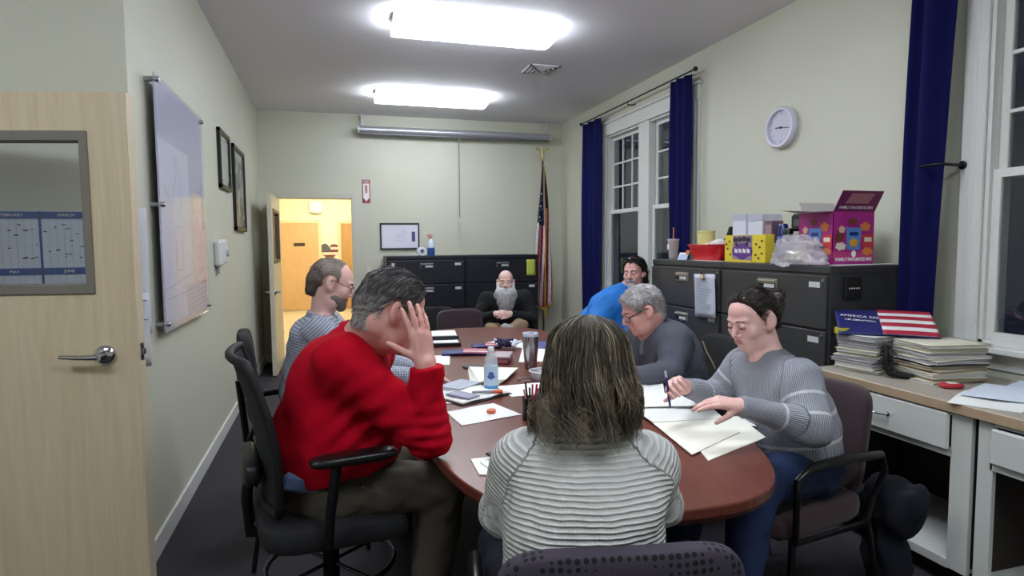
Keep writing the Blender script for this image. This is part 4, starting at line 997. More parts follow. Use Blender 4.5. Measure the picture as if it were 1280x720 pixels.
def armchair(label, loc, face, group=None, fab=MAROON, seat=.47, back=(.46, .40, .90), cat='chair', tall=0, name='armchair', legs=True, rake=.16, frm=FRM):
    """face: yaw of the sitter, from +y towards +x; back=(width, height, top z)"""
    t = thing(name, label, cat, (loc[0], loc[1], 0), -face, group); bw, bh, bt = back
    v, f = superq((0, 0, seat-.04), (.245, .24, .045), .35, .35, fn=lambda p: (p[0], p[1], p[2]+.02*(p[1]/.24)**2*(1 if p[1] < 0 else -.6)))
    MB().add(v, f).build('seat', fab, t, smooth=True, auto=False)
    MB().box((-.20, -.20, seat-.10), (.20, .20, seat-.075), bev=.01).build('seat_pan', FRM, t)
    zc = bt-bh/2
    v, f = superq((0, 0, 0), (bw/2, .032, bh/2), .35, .42, 36, 20, fn=lambda p: (p[0], -.245-rake*(p[2]+bh/2)-.0+.30*p[0]**2*1.2+p[1], zc+p[2]))

    MB().add(v, f).build('backrest', fab, t, smooth=True, auto=False)
    b = MB()
    for s in (-1, 1): b.tube([(s*.12, -.19, seat-.09), (s*.12, -.27, seat-.06), (s*.12, -.285, seat+.03), (s*.12, -.300-rake*.12, zc)], .012, 10)
    b.build('back_support', frm, t, smooth=True)
    for s in (-1, 1):
        A = MB(); A.tube([(s*.255, -.24, seat+.02), (s*.275, -.27, seat+.12), (s*.278, -.24, seat+.185), (s*.278, -.05, seat+.20), (s*.278, .14, seat+.195), (s*.275, .20, seat+.16), (s*.272, .20, seat+.05), (s*.262, .19, seat-.08)], [.011, .012, .015, .019, .018, .013, .012, .011], 10)
        A.tube([(s*.255, -.24, seat+.02), (s*.25, -.21, seat-.08)], .011, 10); A.build('armrest', frm, t, smooth=True)
    for sx in (-1, 1):
        for y0, y1 in ((.19, .235), (-.21, -.275)):
            MB().tube([(sx*.25, y0, seat-.07), (sx*.262, (y0+y1)/2, seat*.45), (sx*.268, y1, .006)], [.013, .012, .011], 10).build('leg', frm, t, smooth=True)
    b = MB()
    for sx in (-1, 1): b.tube([(sx*.25, .19, seat-.085), (sx*.25, -.21, seat-.085)], .011, 8)
    b.tube([(-.25, .15, seat-.09), (.25, .15, seat-.09)], .010, 8); b.build('seat_rail', frm, t, smooth=True)
    return t
# mesh-backed chair of the man in red
MESHM = ramp_mat('black_mesh_fabric', (24, 26, 32), .8, lambda N, L, s: (None, (lambda w: (L.new(s, w.inputs['Vector']), w.outputs['Distance'])[1])((lambda v: (setattr(v.inputs['Scale'], 'default_value', 260), v)[1])(N.new('ShaderNodeTexVoronoi'))), .002))
def mesh_chair(label, loc, face):
    t = thing('mesh_back_chair', label, 'chair', (loc[0], loc[1], 0), -face); seat = .55
    v, f = superq((0, 0, seat-.045), (.25, .25, .05), .35, .35, fn=lambda p: (p[0], p[1], p[2]+.02*(p[1]/.24)**2*(1 if p[1] < 0 else -1)))
    MB().add(v, f).build('seat', BLKFAB, t, smooth=True, auto=False)
    def bp(u, v):
        w = (.17+.06*math.sin(v*PI*.62+.5)); x = (u-.5)*2*w; z = .60+.50*v
        return (x, -.225-.085*v+.02*math.sin(v*PI)+.9*x*x, z)
    MB().grid(bp, 18, 18, .006).build('mesh_panel', MESHM, t, smooth=True, auto=False)
    rim = [bp(0, i/14) for i in range(15)]+[bp(i/12, 1) for i in range(1, 12)]+[bp(1, 1-i/14) for i in range(15)]+[bp(1-i/12, 0) for i in range(1, 12)]
    b = MB(); b.tube(rim, .015, 10, closed=True); b.build('back_frame', mat('matt_black', (14, 14, 16), .65), t, smooth=True, auto=False)
    v, f = superq((0, -.26, .72), (.15, .03, .045), .5, .5); MB().add(v, f).build('lumbar_pad', BLACK, t, smooth=True, auto=False)
    MB().tube([(0, -.12, seat-.09), (0, -.27, seat-.07), (0, -.275, seat+.05), (0, -.265, .68)], [.022, .022, .02, .018], 12).build('back_support', FRM, t, smooth=True)
    for s in (-1, 1):
        b = MB(); b.tube([(s*.20, -.05, seat-.07), (s*.28, -.05, seat-.05), (s*.295, -.045, seat+.06), (s*.295, -.02, seat+.22)], [.014, .014, .016, .018], 10)
        v, f = superq((s*.295, .035, seat+.235), (.04, .14, .018), .6, .5); b.add(v, f); b.build('armrest', mat('arm_black', (20, 20, 22), .3), t, smooth=True)
    MB().lathe([(.030, .0), (.030, .24), (.022, .242), (.022, .34), (0, .34)], 20, (0, 0, .13)).build('gas_column', BLK_SATIN, t, smooth=True)
    MB().box((-.10, -.12, seat-.13), (.10, .10, seat-.085), bev=.012).build('tilt_box', BLACK, t)
    for k in range(5):
        a = math.radians(90+72*k+14); c, s = math.cos(a), math.sin(a); pts = [(c*r, s*r, z) for r, z in ((.02, .155), (.12, .150), (.24, .115), (.315, .075))]
        L_ = MB().tube(pts, [.026, .023, .018, .014], 10).build('base_leg', mat('base_gloss', (18, 18, 20), .2), t, smooth=True)
        w = MB()
        for dx in (-.016, .016): w.lathe([(.0, -.007), (.028, -.007), (.030, 0), (.028, .007), (0, .007)], 20, M=Matrix.Translation((c*.315-s*dx, s*.315+c*dx, .0305)) @ Matrix.Rotation(a, 4, 'Z') @ Matrix.Rotation(PI/2, 4, 'X'))
        w.build('caster', BLACK, L_, smooth=True)
    b = MB(); b.tube(arc((0, 0, .31), .225, 0, 2*PI, 40, 'xy')[:-1], .010, 10, closed=True)
    for k in range(4): a = k*PI/2+.5; b.tube([(.03*math.cos(a), .03*math.sin(a), .31), (.225*math.cos(a), .225*math.sin(a), .31)], .007, 8)
    b.build('foot_ring', mat('dark_chrome', (90, 92, 98), .25, metal=1), t, smooth=True)
    return t
mesh_chair('black mesh back swivel chair holding the man in red', (-.03, 2.27), 1.40)
G = 'armchairs around the conference table'
armchair('dark armchair under the man in the checked shirt, beside the left wall', (-.13, 3.17), 1.45, G, BLKFAB, back=(.44, .42, 1.06), seat=.50, rake=.10)
armchair('dark maroon armchair under the young woman in striped sweater', (1.70, 2.02), -1.72, G, MAROON, back=(.40, .44, .885))
armchair('patterned dark armchair at the near table end under blond woman', (.575, 1.285), .20, G, DOTFAB, back=(.50, .42, .880), rake=.06)
armchair('black armchair under the grey-haired man in glasses', (1.77, 2.88), -1.5, G, BLKFAB, back=(.46, .42, .95))
armchair('empty maroon upholstered armchair at the far table end', (1.20, 5.42), 2.95, G, MAROON, back=(.46, .36, .855), rake=.06)
armchair('dark maroon armchair behind the man in bright blue shirt', (2.27, 4.93), -2.3, G, MAROON, back=(.46, .40, .92))
armchair('black armchair holding the man with long white beard', (1.78, 6.25), -2.88, G, BLKFAB, seat=.43, back=(.46, .40, .86), frm=mat('chair_frame_satin', (22, 22, 24), .2, metal=.5))
armchair('empty black armchair left of the bearded man', (1.02, 6.45), -2.9, G, BLKFAB, seat=.45, back=(.46, .36, .78), frm=mat('chair_frame_satin', (22, 22, 24), .2, metal=.5))
# ================================================================ PEOPLE
def unit(v): v = _v(v); return v/np.linalg.norm(v)
def torso(S, pts, rvec, wd, k=.07, hh=.13):
    pts = [_v(p) for p in pts]; n = len(pts)
    for i in range(n):
        up = unit(pts[min(i+1, n-1)]-pts[max(i-1, 0)]); r = unit(_v(rvec)-up*np.dot(rvec, up)); f = np.cross(up, r)
        S.el(pts[i], (wd[i][0], wd[i][1], hh if len(wd[i]) < 3 else wd[i][2]), np.stack([r, f, up], 1), k)
        if i < n-1:
            m = (pts[i]+pts[i+1])/2; w = [(wd[i][j]+wd[i+1][j])/2 for j in (0, 1)]
            S.el(m, (w[0], w[1], .11), np.stack([r, f, up], 1), k)
def attr_fn(segs):
    """surface coordinates for cloth patterns: (distance along limb, distance around limb, limb number)"""
    def f(V):
        best = np.full(len(V), 9e9); out = np.zeros((len(V), 3))
        for i, (a, b, r, off, rv) in enumerate(segs):
            a, b = _v(a), _v(b); d = b-a; L = np.linalg.norm(d); u = d/L; q = V-a; t = q@u
            tc = np.clip(t, -.05, L+.05) if i else np.clip(t, 0, L); rad = np.linalg.norm(q-tc[:, None]*u, axis=1); s = rad/r
            e1 = unit(_v(rv)-u*np.dot(rv, u)); e2 = np.cross(u, e1); an = np.arctan2(q@e2, q@e1)
            m = s < best; best[m] = s[m]; out[m, 0] = off+t[m]; out[m, 1] = an[m]*r; out[m, 2] = i
        return out
    return f
def uvw(N): a = N.new('ShaderNodeAttribute'); a.attribute_name = 'uvw'; return a.outputs['Vector']
def ring(S, c, n, r, w, k=.004, seg=14, sq=1.0, r2=None):
    n = unit(n); a = unit(np.cross(n, (0, 1, .3))); b = np.cross(n, a)
    P = [_v(c)+a*r*math.cos(2*PI*i/seg)+b*(r2 or r)*math.sin(2*PI*i/seg) for i in range(seg+1)]
    S.ch(P, [w]*(seg+1), k)
def trousers(parent, m, pel, rvec, knees, ankles, w=(.19, .15), r=(.095, .068, .05), h=.009, name='trousers', disp=None):
    S = Sdf(h); pel = _v(pel); rv = unit(rvec)
    R = np.stack([rv, np.cross((0, 0, 1), rv), (0, 0, 1)], 1); S.el(pel, (w[0], w[1], .115), R, .05)
    for i, s in enumerate((1, -1)):
        hip = pel+rv*s*.095+_v((0, 0, -.015)); S.ch([hip, knees[i], ankles[i]], r, .035)
    return S.mesh(name, m, parent, disp=disp or noise3(24, .006, 11), smooth=1)
def shoe(parent, m, ank, toe_dir, sole=None, h=.007, L=.27, floor=True, up=(0, 0, 1)):
    d = unit(toe_dir); a = _v(ank); S = Sdf(h); u = _v(up)
    heel = a-d*.05-u*.055; toe = a+d*(L-.10)-u*.065
    S.rc(heel, toe, .042, .034, .03); S.rc(a-u*.0, a+d*.09-u*.05, .048, .038, .03)
    S.cutplane(a-u*.095, -u)
    o = S.mesh('shoe', m, parent, smooth=1)
    b = Sdf(h); b.rc(heel-u*.03, toe-u*.02, .044, .040, .01); b.cutplane(a-u*.075, u); b.cutplane(a-u*.10, -u); b.mesh('sole', sole or mat('sole_dark', (40, 36, 34), .7), o)
    return o
SK1 = skin_mat('skin_ruddy', (226, 178, 168), .10); SK2 = skin_mat('skin_fair', (234, 196, 188), .09); SK3 = skin_mat('skin_pale', (222, 188, 178), .09)
LIP = mat('lips', (206, 134, 134), .45); LIPM = mat('lips_muted', (196, 142, 134), .5)
BR_G = mat('brow_grey', (128, 118, 112), .8); BR_D = mat('brow_dark', (46, 34, 32), .8); BR_S = mat('brow_soft', (150, 118, 108), .8)
def person(label, loc, cat='person'): return thing('person', label, cat, loc)
def finish(t):
    """parts were built in world space: move them under the root without changing where they stand"""
    for c in t.children: c.location = Vector(c.location)-t.location
# ------------------------------------------------ A: woman with her back to the camera
t = person('woman seen from behind in pale ribbed sweater with shoulder-length blond-brown hair', (.53, 1.27, 0))
pel, bel, che, nek = (.525, 1.23, .60), (.53, 1.24, .76), (.545, 1.275, .91), (.56, 1.30, 1.02)
rv = (.965, -.26, 0); shL, shR = (.405, 1.345, .945), (.702, 1.262, .95)
elL, elR, wrL, wrR = (.385, 1.40, .815), (.765, 1.31, .82), (.50, 1.60, .795), (.80, 1.56, .80)
hd = Head((.576, 1.323, 1.142), rotm(.40, .20), .95)
S = Sdf(.006); hd.shape(S, .9, .9)
S.rc(nek, hd.p(0, -.02, -.05), .052, .050, .03); torso(S, [bel, che], rv, [(.12, .08), (.15, .09)]); S.rc(shL, shR, .045, .045, .05)
S.ch([shL, elL, wrL], [.04, .034, .024], .02); S.ch([shR, elR, wrR], [.04, .034, .024], .02)
hand(S, wrL, (.35, .9, -.08), (0, .1, 1), -1, (.15, .2, .25, .3), .05, (.5, .2), .92)
hand(S, wrR, (-.3, .9, -.08), (0, .1, 1), 1, (.2, .2, .25, .3), .05, (.5, .2), .92)
hd2 = S.mesh('body', [SK2, LIP, BR_S], t, pick=hd.pick()); hd.eyes(t, (90, 110, 120))
S = Sdf(.006)
torso(S, [(.522, 1.215, .66), (.53, 1.235, .80), (.548, 1.275, .91)], rv, [(.168, .155, .15), (.178, .145), (.170, .118, .11)], .06)
S.rc(_v(shL)+(.03, 0, .005), _v(shR)-(.03, 0, -.005), .055, .055, .06); S.rc(_v(nek)+(0, -.01, -.03), _v(nek)+(.003, 0, .0), .075, .062, .05)
S.ch([shL, elL], [.066, .058], .05); S.rc(elL, wrL, .060, .040, .02, flat=1)
S.ch([shR, elR], [.066, .056], .05); S.rc(elR, wrR, .056, .040, .02, flat=1)
S.rc(_v(nek)+(0, 0, -.02), hd.p(0, -.02, -.02), .060, .062, .006, 's')
S.cutplane((.52, 1.2, .60), (0, 0, -1))
at = attr_fn([((.525, 1.22, .55), (.55, 1.28, 1.05), .19, .55, (1, 0, 0)), (shL, elL, .085, 0, (1, 0, 0)), (elL, wrL, .06, .18, (1, 0, 0)), (shR, elR, .085, 0, (1, 0, 0)), (elR, wrR, .06, .18, (1, 0, 0))])
def ribA(N, L, s):
    sx = N.new('ShaderNodeSeparateXYZ'); L.new(uvw(N), sx.inputs[0]); nn = N.new('ShaderNodeTexNoise'); nn.inputs['Scale'].default_value = 9; L.new(s, nn.inputs['Vector'])
    a = nmath(N, L, 'MULTIPLY_ADD', nn.outputs[0], .012, sx.outputs[0]); w = nmath(N, L, 'SINE', nmath(N, L, 'MULTIPLY', a, 2*PI/.0112))
    w2 = nmath(N, L, 'POWER', nmath(N, L, 'MULTIPLY_ADD', w, .5, .5), 1.6)
    k = nmath(N, L, 'SINE', nmath(N, L, 'MULTIPLY', sx.outputs[1], 2*PI/.005)); hgt = nmath(N, L, 'MULTIPLY_ADD', k, .06, w2)
    return nmix(N, L, w2, lin((196, 196, 192)), lin((222, 222, 218))), hgt, .0038
KN_A = ramp_mat('pale_ribbed_knit', (205, 205, 202), .9, ribA); KN_A.node_tree.nodes['Principled BSDF'].inputs['Sheen Weight'].default_value = .15
S.mesh('sweater', KN_A, t, disp=noise3(16, .007, 4), attr=at, smooth=2)
trousers(t, mat('dark_jeans', (30, 34, 48), .85, bump=.3), pel, rv, [(.70, 1.62, .58), (.46, 1.66, .58)], [(.72, 1.70, .12), (.45, 1.72, .12)])
shoe(t, mat('shoe_black', (24, 22, 22), .5), (.72, 1.70, .10), (.1, 1, 0)); shoe(t, mat('shoe_black', (24, 22, 22), .5), (.45, 1.72, .10), (.1, 1, 0))
# hair: inner mass and layered strands that curl at the shoulders
hA = hair_mat('blond_brown_hair', (38, 32, 26), (98, 86, 70), (184, 168, 144), .42)
S = Sdf(.006); c0 = hd.p(0, -.025, .04)
S.el(c0, (.081, .099, .092), hd.R, .03); S.rc(hd.p(0, -.040, -.01), hd.p(0, -.048, -.050), .078, .070, .04); S.rc(hd.p(-.045, -.03, -.02), hd.p(-.052, -.02, -.055), .038, .038, .03); S.rc(hd.p(.045, -.03, -.02), hd.p(.052, -.02, -.055), .038, .038, .03)
S.el(hd.p(0, .12, -.03), (.062, .1, .10), hd.R, .02, 's')
o = S.mesh('hair', hA, t, disp=noise3(26, .002, 8), smooth=1)
tn = np.clip(.22+.18*noise3(26, 1, 3)(S.V[:, 0]*2.5, S.V[:, 1]*2.5, S.V[:, 2]*.5), 0, 1); a_ = o.data.attributes.new('tone', 'FLOAT', 'POINT'); a_.data.foreach_set('value', tn.astype(np.float32))
rs = np.random.RandomState(5); n = 6200; k = 18
az = rs.uniform(-.92*PI, .92*PI, n); az = az+PI   # azimuth around the crown, 0 = face
lay = rs.rand(n)**.6; clump = np.floor(az*9+lay*5.5)*7.13
cr = np.array([0, -.035, .134]); pts = np.zeros((n, k, 3))
end = -.100+rs.normal(size=n)*.020-.012*np.sin(clump); start = rs.rand(n)**2*.22; tone2 = np.zeros((n, k)); s0 = np.clip(.50+.07*np.sin(clump*2.3)+.05*rs.normal(size=n), .36, .68); zm = .040+.018*np.sin(clump*1.1)+.012*rs.normal(size=n)
for j in range(k):
    s_ = start+(1-start)*(j/(k-1)); th = np.clip(s_/s0, 0, 1)*PI/2; th = th-.10*np.sin(2*th); lo_ = np.clip((s_-s0)/(1-s0), 0, 1)
    bulge = 1+.03*np.sin(clump)+.05*lay
    rx = (.089+.017*np.sin(lo_*PI*.75))*bulge; ry = (.104+.012*np.sin(lo_*PI*.7))*bulge
    curl_a = lo_**1.05*(7.0+np.sin(clump)*2.2)+clump; cu = .021*lo_**1.3; tone2[:, j] = (.16+.12*np.sin(clump*3.1))*lo_**1.3-.10*np.sin(np.clip(s_, 0, 1)*PI)
    x = np.sin(az)*rx*np.sin(th)+cu*np.cos(curl_a); y = np.cos(az)*ry*np.sin(th)-.030+cu*np.sin(curl_a)
    rad_in = 1-(.10+.16*np.sin(clump*1.7))*np.clip(lo_-.5, 0, 1); x *= rad_in
    z = zm+(.139+.010*lay-zm)*np.cos(th)+(end-zm)*lo_+.006*lo_*np.cos(curl_a*1.3)
    x += .010*np.sin(s_*10+clump)*s_; y += .010*np.cos(s_*9+clump*1.3)*s_
    pts[:, j] = hd.c+(np.stack([x, y, z], 1))@hd.R.T
tone = np.clip(.38+.22*np.sin(clump)+.10*np.sin(az*5)+rs.normal(size=n)*.14, 0, 1)
strands('hair_strands', pts, .0011, hA, o, np.clip(tone[:, None]+tone2, 0, 1))
finish(t)
# ------------------------------------------------ B: man in red, hand over his brow
t = person('heavy man in red shirt with glasses resting his hand on his forehead', (-.03, 2.27, 0))
rv = unit((.25, -.95, 0)); pel = (-.05, 2.28, .61)
shR, shL = (.03, 2.075, 1.075), (.14, 2.45, 1.06); elR, wrR = (.295, 1.995, .825), (.288, 1.985, 1.075); elL, wrL = (.14, 2.52, .82), (.27, 2.40, .665)
hd = Head((.200, 2.13, 1.235), rotm(1.40, .42, -.0), 1.06, 1.0)
S = Sdf(.0045); hd.shape(S, 1.22, 1.1, cheeks=1.12, down=True)
S.rc((.07, 2.235, 1.10), hd.p(0, -.035, -.045), .075, .070, .04); S.rc((.12, 2.22, 1.12), hd.p(0, .03, -.085), .05, .045, .04)
torso(S, [(-.02, 2.27, .82), (.02, 2.26, .98)], rv, [(.14, .09), (.15, .09)]); S.rc(shR, shL, .05, .05, .05)
S.ch([shR, elR, wrR], [.055, .045, .033], .02); S.ch([shL, elL, wrL], [.055, .045, .031], .02)
hand(S, wrR, (-.16, .04, 1), (.25, -1, .0), -1, ((.10, .14, .1), (.05, .12, .1), (.10, .16, .1), (.18, .22, .15)), .05, (.95, .12, .10), 1.06)
hand(S, wrL, (.9, -.3, -.35), (.1, 0, 1), 1, (.2, .25, .3, .35), .04, (.6, .2), 1.02)
S.mesh('body', [SK1, LIPM, BR_G], t, pick=hd.pick()); hd.eyes(t, (90, 100, 110))
S = Sdf(.0065)
torso(S, [(-.045, 2.28, .68), (.005, 2.275, .80), (.015, 2.265, .96), (.035, 2.255, 1.03)], rv, [(.215, .190, .12), (.225, .205), (.215, .155), (.195, .12, .10)], .07); S.el((.10, 2.25, .78), (.14, .18, .13), None, .06)
S.rc(_v(shR)+(0, .04, 0), _v(shL)-(0, .04, 0), .080, .080, .07); S.rc((.05, 2.24, 1.05), (.085, 2.225, 1.125), .105, .078, .05)
S.ch([shR, elR], [.094, .072], .05); S.rc(elR, _v(wrR)+(0, 0, -.012), .073, .056, .015, flat=1)
S.ch([shL, elL], [.090, .068], .05); S.rc(elL, wrL, .068, .048, .015, flat=1)
S.rc((.085, 2.225, 1.10), hd.p(0, -.02, -.02), .072, .080, .004, 's')
S.cutplane((-.05, 2.28, .655), (.18, 0, -1))
nzB = noise3(13, .007, 21); nz2 = noise3(30, .0014, 22)
def foldB(x, y, z):
    r = nzB(x, y, z)+nz2(x, y, z); w = np.exp(-((x-.12)**2+(z-.86)**2)/.03); r += w*.006*np.sin((x*.7-z*1.0)*75+np.sin(x*20)); w2 = np.exp(-((x-.29)**2+(z-.86)**2)/.006); r += w2*.006*np.sin(z*160)
    return r
RED1 = mat('red_shirt', (178, 0, 30), .9, bump=.2, bscale=500, spec=.15)
sh = S.mesh('shirt', RED1, t, disp=foldB, smooth=2)
S = Sdf(.006); ring(S, (.088, 2.225, 1.128), unit(_v(hd.p(0, -.02, -.04))-_v((.05, 2.24, 1.05))), .079, .011, .006); S.rc((.145, 2.17, 1.105), (.16, 2.175, 1.06), .014, .008, .01)
S.mesh('collar', RED1, sh)
MB().box((-.075, -.02, -.03), (.05, .02, .03), bev=.012, M=Matrix.Translation((-.10, 2.10, .672)) @ Matrix.Rotation(.25, 4, 'Y')).build('shirt_tail', mat('blue_undershirt', (92, 112, 150), .8), t)
KH = mat('khaki_cotton', (72, 66, 55), .85, bump=.2)
trousers(t, KH, pel, rv, [(.36, 2.13, .605), (.38, 2.43, .60)], [(.30, 2.12, .12), (.34, 2.42, .12)], (.205, .165), (.118, .082, .062), disp=noise3(26, .010, 31))
shoe(t, mat('shoe_brown', (44, 32, 26), .5), (.30, 2.12, .10), (1, .1, 0)); shoe(t, mat('shoe_brown', (44, 32, 26), .5), (.34, 2.42, .10), (1, .1, 0))
def short_region(front=.058, temple=.030, low=-.015, nape=-.085, part=None):
    def f(x, y, z):
        fl = np.interp(z, [-.08, -.03, .0, .03, .05, .085, .12], [-.03, -.012, .018, temple, temple+.006, front, front+.02])
        r = np.maximum(y-fl, np.interp(y, [-.09, -.04, -.025, .03], [nape, nape, low, low])-z)
        d = np.sqrt((y+.012)**2+((z)*.85)**2); r = np.maximum(r, np.where(np.abs(x) > .05, .037-d, -1)); return r
    return f
def flow_short(q):
    out = np.zeros_like(q); out[:, 1] = -1.0; out[:, 2] = -.2-1.6*(np.abs(q[:, 0])/.08)**2-.8*(q[:, 1] < -.05); out[:, 0] = np.sign(q[:, 0])*.35; return out
hB = hair_mat('grey_brown_hair', (62, 57, 57), (112, 106, 107), (196, 190, 188), .45)
short_hair(hd, 'hair', t, hB, short_region(.066, .034), .013, 5200, .030, flow_short, w=.0010, lift=.18, seed=3, zt=5)
glasses(hd, t, mat('black_glasses', (18, 16, 18), .3), mat('clear_lens', (240, 245, 250), .02, alpha=.16), y=.108, r=.0021)
finish(t)
# ------------------------------------------------ C: man in checked shirt
t = person('balding man with glasses in grey checked shirt, looking down before doorway', (-.13, 3.17, 0))
rv = unit((.10, -.99, 0)); pel = (-.13, 3.17, .60); shR, shL = (-.06, 2.985, 1.06), (-.02, 3.35, 1.05); elR, wrR, elL, wrL = (.14, 2.97, .84), (.40, 3.05, .80), (.16, 3.42, .84), (.42, 3.32, .80)
hd = Head((.0, 3.14, 1.275), rotm(1.52, .36), 1.0, .98)
S = Sdf(.005); hd.shape(S, 1.0, 1.05, down=True)
S.rc((-.055, 3.15, 1.08), hd.p(0, -.025, -.045), .056, .052, .03); torso(S, [(-.12, 3.16, .80), (-.08, 3.16, .97)], rv, [(.13, .08), (.15, .09)]); S.rc(shR, shL, .045, .045, .05)
S.ch([shR, elR, wrR], [.048, .04, .028], .02); S.ch([shL, elL, wrL], [.048, .04, .028], .02)
hand(S, wrR, (1, .15, -.06), (0, 0, 1), 1, (.25, .3, .35, .4), .04, (.6, .2)); hand(S, wrL, (1, -.2, -.06), (0, 0, 1), -1, (.25, .3, .35, .4), .04, (.6, .2))
S.mesh('body', [SK3, LIPM, BR_D], t, pick=hd.pick()); hd.eyes(t, (70, 60, 50))
S = Sdf(.007); torso(S, [(-.13, 3.17, .66), (-.12, 3.165, .80), (-.095, 3.16, .96), (-.075, 3.155, 1.02)], rv, [(.17, .125, .12), (.175, .125), (.185, .12), (.17, .10, .09)], .06)
S.rc(_v(shR)+(0, .03, 0), _v(shL)-(0, .03, 0), .065, .065, .06); S.rc((-.075, 3.15, 1.04), (-.052, 3.148, 1.105), .075, .063, .04)
S.ch([shR, elR], [.070, .058], .04); S.rc(elR, wrR, .058, .042, .015, flat=1); S.ch([shL, elL], [.070, .058], .04); S.rc(elL, wrL, .058, .042, .015, flat=1)
S.rc((-.06, 3.15, 1.08), hd.p(0, -.02, -.02), .055, .066, .004, 's'); S.cutplane((-.13, 3.17, .60), (0, 0, -1))
at = attr_fn([((-.13, 3.17, .55), (-.07, 3.15, 1.08), .19, .55, (1, 0, 0)), (shR, elR, .085, 0, (0, 0, 1)), (elR, wrR, .06, .27, (0, 0, 1)), (shL, elL, .085, 0, (0, 0, 1)), (elL, wrL, .06, .27, (0, 0, 1))])
def plaid(N, L, s):
    sx = N.new('ShaderNodeSeparateXYZ'); L.new(uvw(N), sx.inputs[0])
    a = nmath(N, L, 'LESS_THAN', nmath(N, L, 'FRACT', nmath(N, L, 'DIVIDE', sx.outputs[0], .0135)), .42); b = nmath(N, L, 'LESS_THAN', nmath(N, L, 'FRACT', nmath(N, L, 'DIVIDE', sx.outputs[1], .0135)), .42)
    c = nmix(N, L, a, lin((192, 195, 202)), lin((130, 138, 160))); return nmix(N, L, nmath(N, L, 'MULTIPLY', b, .6), c, lin((84, 92, 120))), None, 0
PLM = ramp_mat('checked_cotton', (150, 156, 170), .8, plaid)
sh = S.mesh('shirt', PLM, t, disp=noise3(18, .006, 41), attr=at, smooth=2)
S = Sdf(.006); ring(S, (-.052, 3.148, 1.115), (.35, 0, 1), .064, .011, .006); S.mesh('collar', PLM, sh, attr=at)
trousers(t, mat('grey_blue_trousers', (62, 70, 82), .85), pel, rv, [(.30, 3.06, .58), (.31, 3.30, .58)], [(.28, 3.06, .12), (.30, 3.30, .12)])
shoe(t, mat('shoe_black', (24, 22, 22), .5), (.28, 3.06, .10), (1, 0, 0)); shoe(t, mat('shoe_black', (24, 22, 22), .5), (.30, 3.30, .10), (1, 0, 0))
hC = hair_mat('cropped_brown_hair', (76, 67, 64), (124, 111, 106), (172, 158, 150), .6)
def regC(x, y, z):
    return short_region(.012, .020)(x, y, z)
short_hair(hd, 'hair', t, hC, regC, .0035, 3000, .008, flow_short, w=.0009, lift=.3, seed=6, zt=-3, taper=.004)
S = Sdf(.0045); e = lambda c, r, k=.02, mode='u': S.el(hd.p(*c), np.array(r)*hd.sc, hd.R, k, mode)
e((0, .034, -.062), (.0655, .062, .052)); e((0, .076, -.090), (.034, .030, .028)); e((0, .128, -.030), (.048, .042, .026), .012, 's'); e((0, .06, .020), (.10, .10, .056), .01, 's'); e((0, -.06, -.06), (.1, .06, .1), .01, 's'); e((0, .103, -.057), (.022, .013, .010), .004, 's')
S.rc(hd.p(-.024, .090, -.049), hd.p(.024, .090, -.049), .008, .008, .01)
o = S.mesh('beard', hC, t, disp=noise3(60, .0015, 7)); a_ = o.data.attributes.new('tone', 'FLOAT', 'POINT'); a_.data.foreach_set('value', np.full(len(S.V), .4, np.float32))
glasses(hd, t, mat('dark_glasses', (40, 32, 34), .3), mat('clear_lens', (240, 245, 250), .02, alpha=.16), r=.0013)
finish(t)
# ------------------------------------------------ D: man with a long white beard
t = person('bald man with long white beard in black sweater, hands clasped, by cabinets', (1.78, 6.25, 0))
yw = .277-PI; rv = unit((-.96, .27, 0)); pel = (1.80, 6.22, .55); shR, shL = (1.535, 6.15, .905), (1.925, 6.035, .915)
elR, elL = (1.42, 6.06, .70), (1.955, 5.90, .71); wrR, wrL = (1.545, 5.84, .775), (1.70, 5.795, .775)
hd = Head((1.71, 6.02, 1.075), rotm(yw+.02, .05), 1.02, .97)
S = Sdf(.005); hd.shape(S, 1.0, 1.1)
S.rc((1.73, 6.09, .93), hd.p(0, -.03, -.04), .06, .058, .03); torso(S, [(1.78, 6.18, .68), (1.75, 6.13, .84)], rv, [(.13, .08), (.15, .09)]); S.rc(shR, shL, .045, .045, .05)
S.ch([shR, elR, wrR], [.048, .04, .028], .02); S.ch([shL, elL, wrL], [.048, .04, .028], .02)
hand(S, wrR, (.96, -.35, .10), (-.25, -.9, .35), 1, ((.7, .9, .7),)*4, .02, (.5, -.1, .3), .98)
hand(S, wrL, (-.98, -.10, .06), (-.25, -.9, .35), -1, ((.55, .8, .6),)*4, .02, (.5, -.1, .3), .98)
S.mesh('body', [SK3, LIPM, BR_G], t, pick=hd.pick()); hd.eyes(t, (90, 100, 110))
S = Sdf(.008); torso(S, [(1.80, 6.21, .58), (1.785, 6.18, .70), (1.75, 6.13, .83), (1.735, 6.10, .88)], rv, [(.19, .16, .12), (.20, .17), (.20, .14), (.18, .10, .09)], .06)
S.rc(shR, shL, .066, .066, .06); S.ch([shR, elR], [.075, .060], .04); S.rc(elR, wrR, .060, .042, .015, flat=1); S.ch([shL, elL], [.075, .060], .04); S.rc(elL, wrL, .060, .042, .015, flat=1)
S.rc((1.735, 6.1, .9), (1.725, 6.08, .965), .075, .062, .03); S.rc((1.73, 6.09, .93), hd.p(0, -.02, -.02), .055, .064, .004, 's'); S.cutplane((1.8, 6.2, .56), (0, 0, -1))
S.mesh('sweater', mat('black_knit', (13, 13, 17), .9, bump=.4, bscale=300), t, disp=noise3(18, .007, 51), smooth=2)
KH2 = mat('tan_trousers', (146, 124, 98), .85)
trousers(t, KH2, pel, rv, [(1.50, 5.80, .62), (1.78, 5.76, .66)], [(1.50, 5.72, .14), (1.60, 5.70, .60)], h=.009)
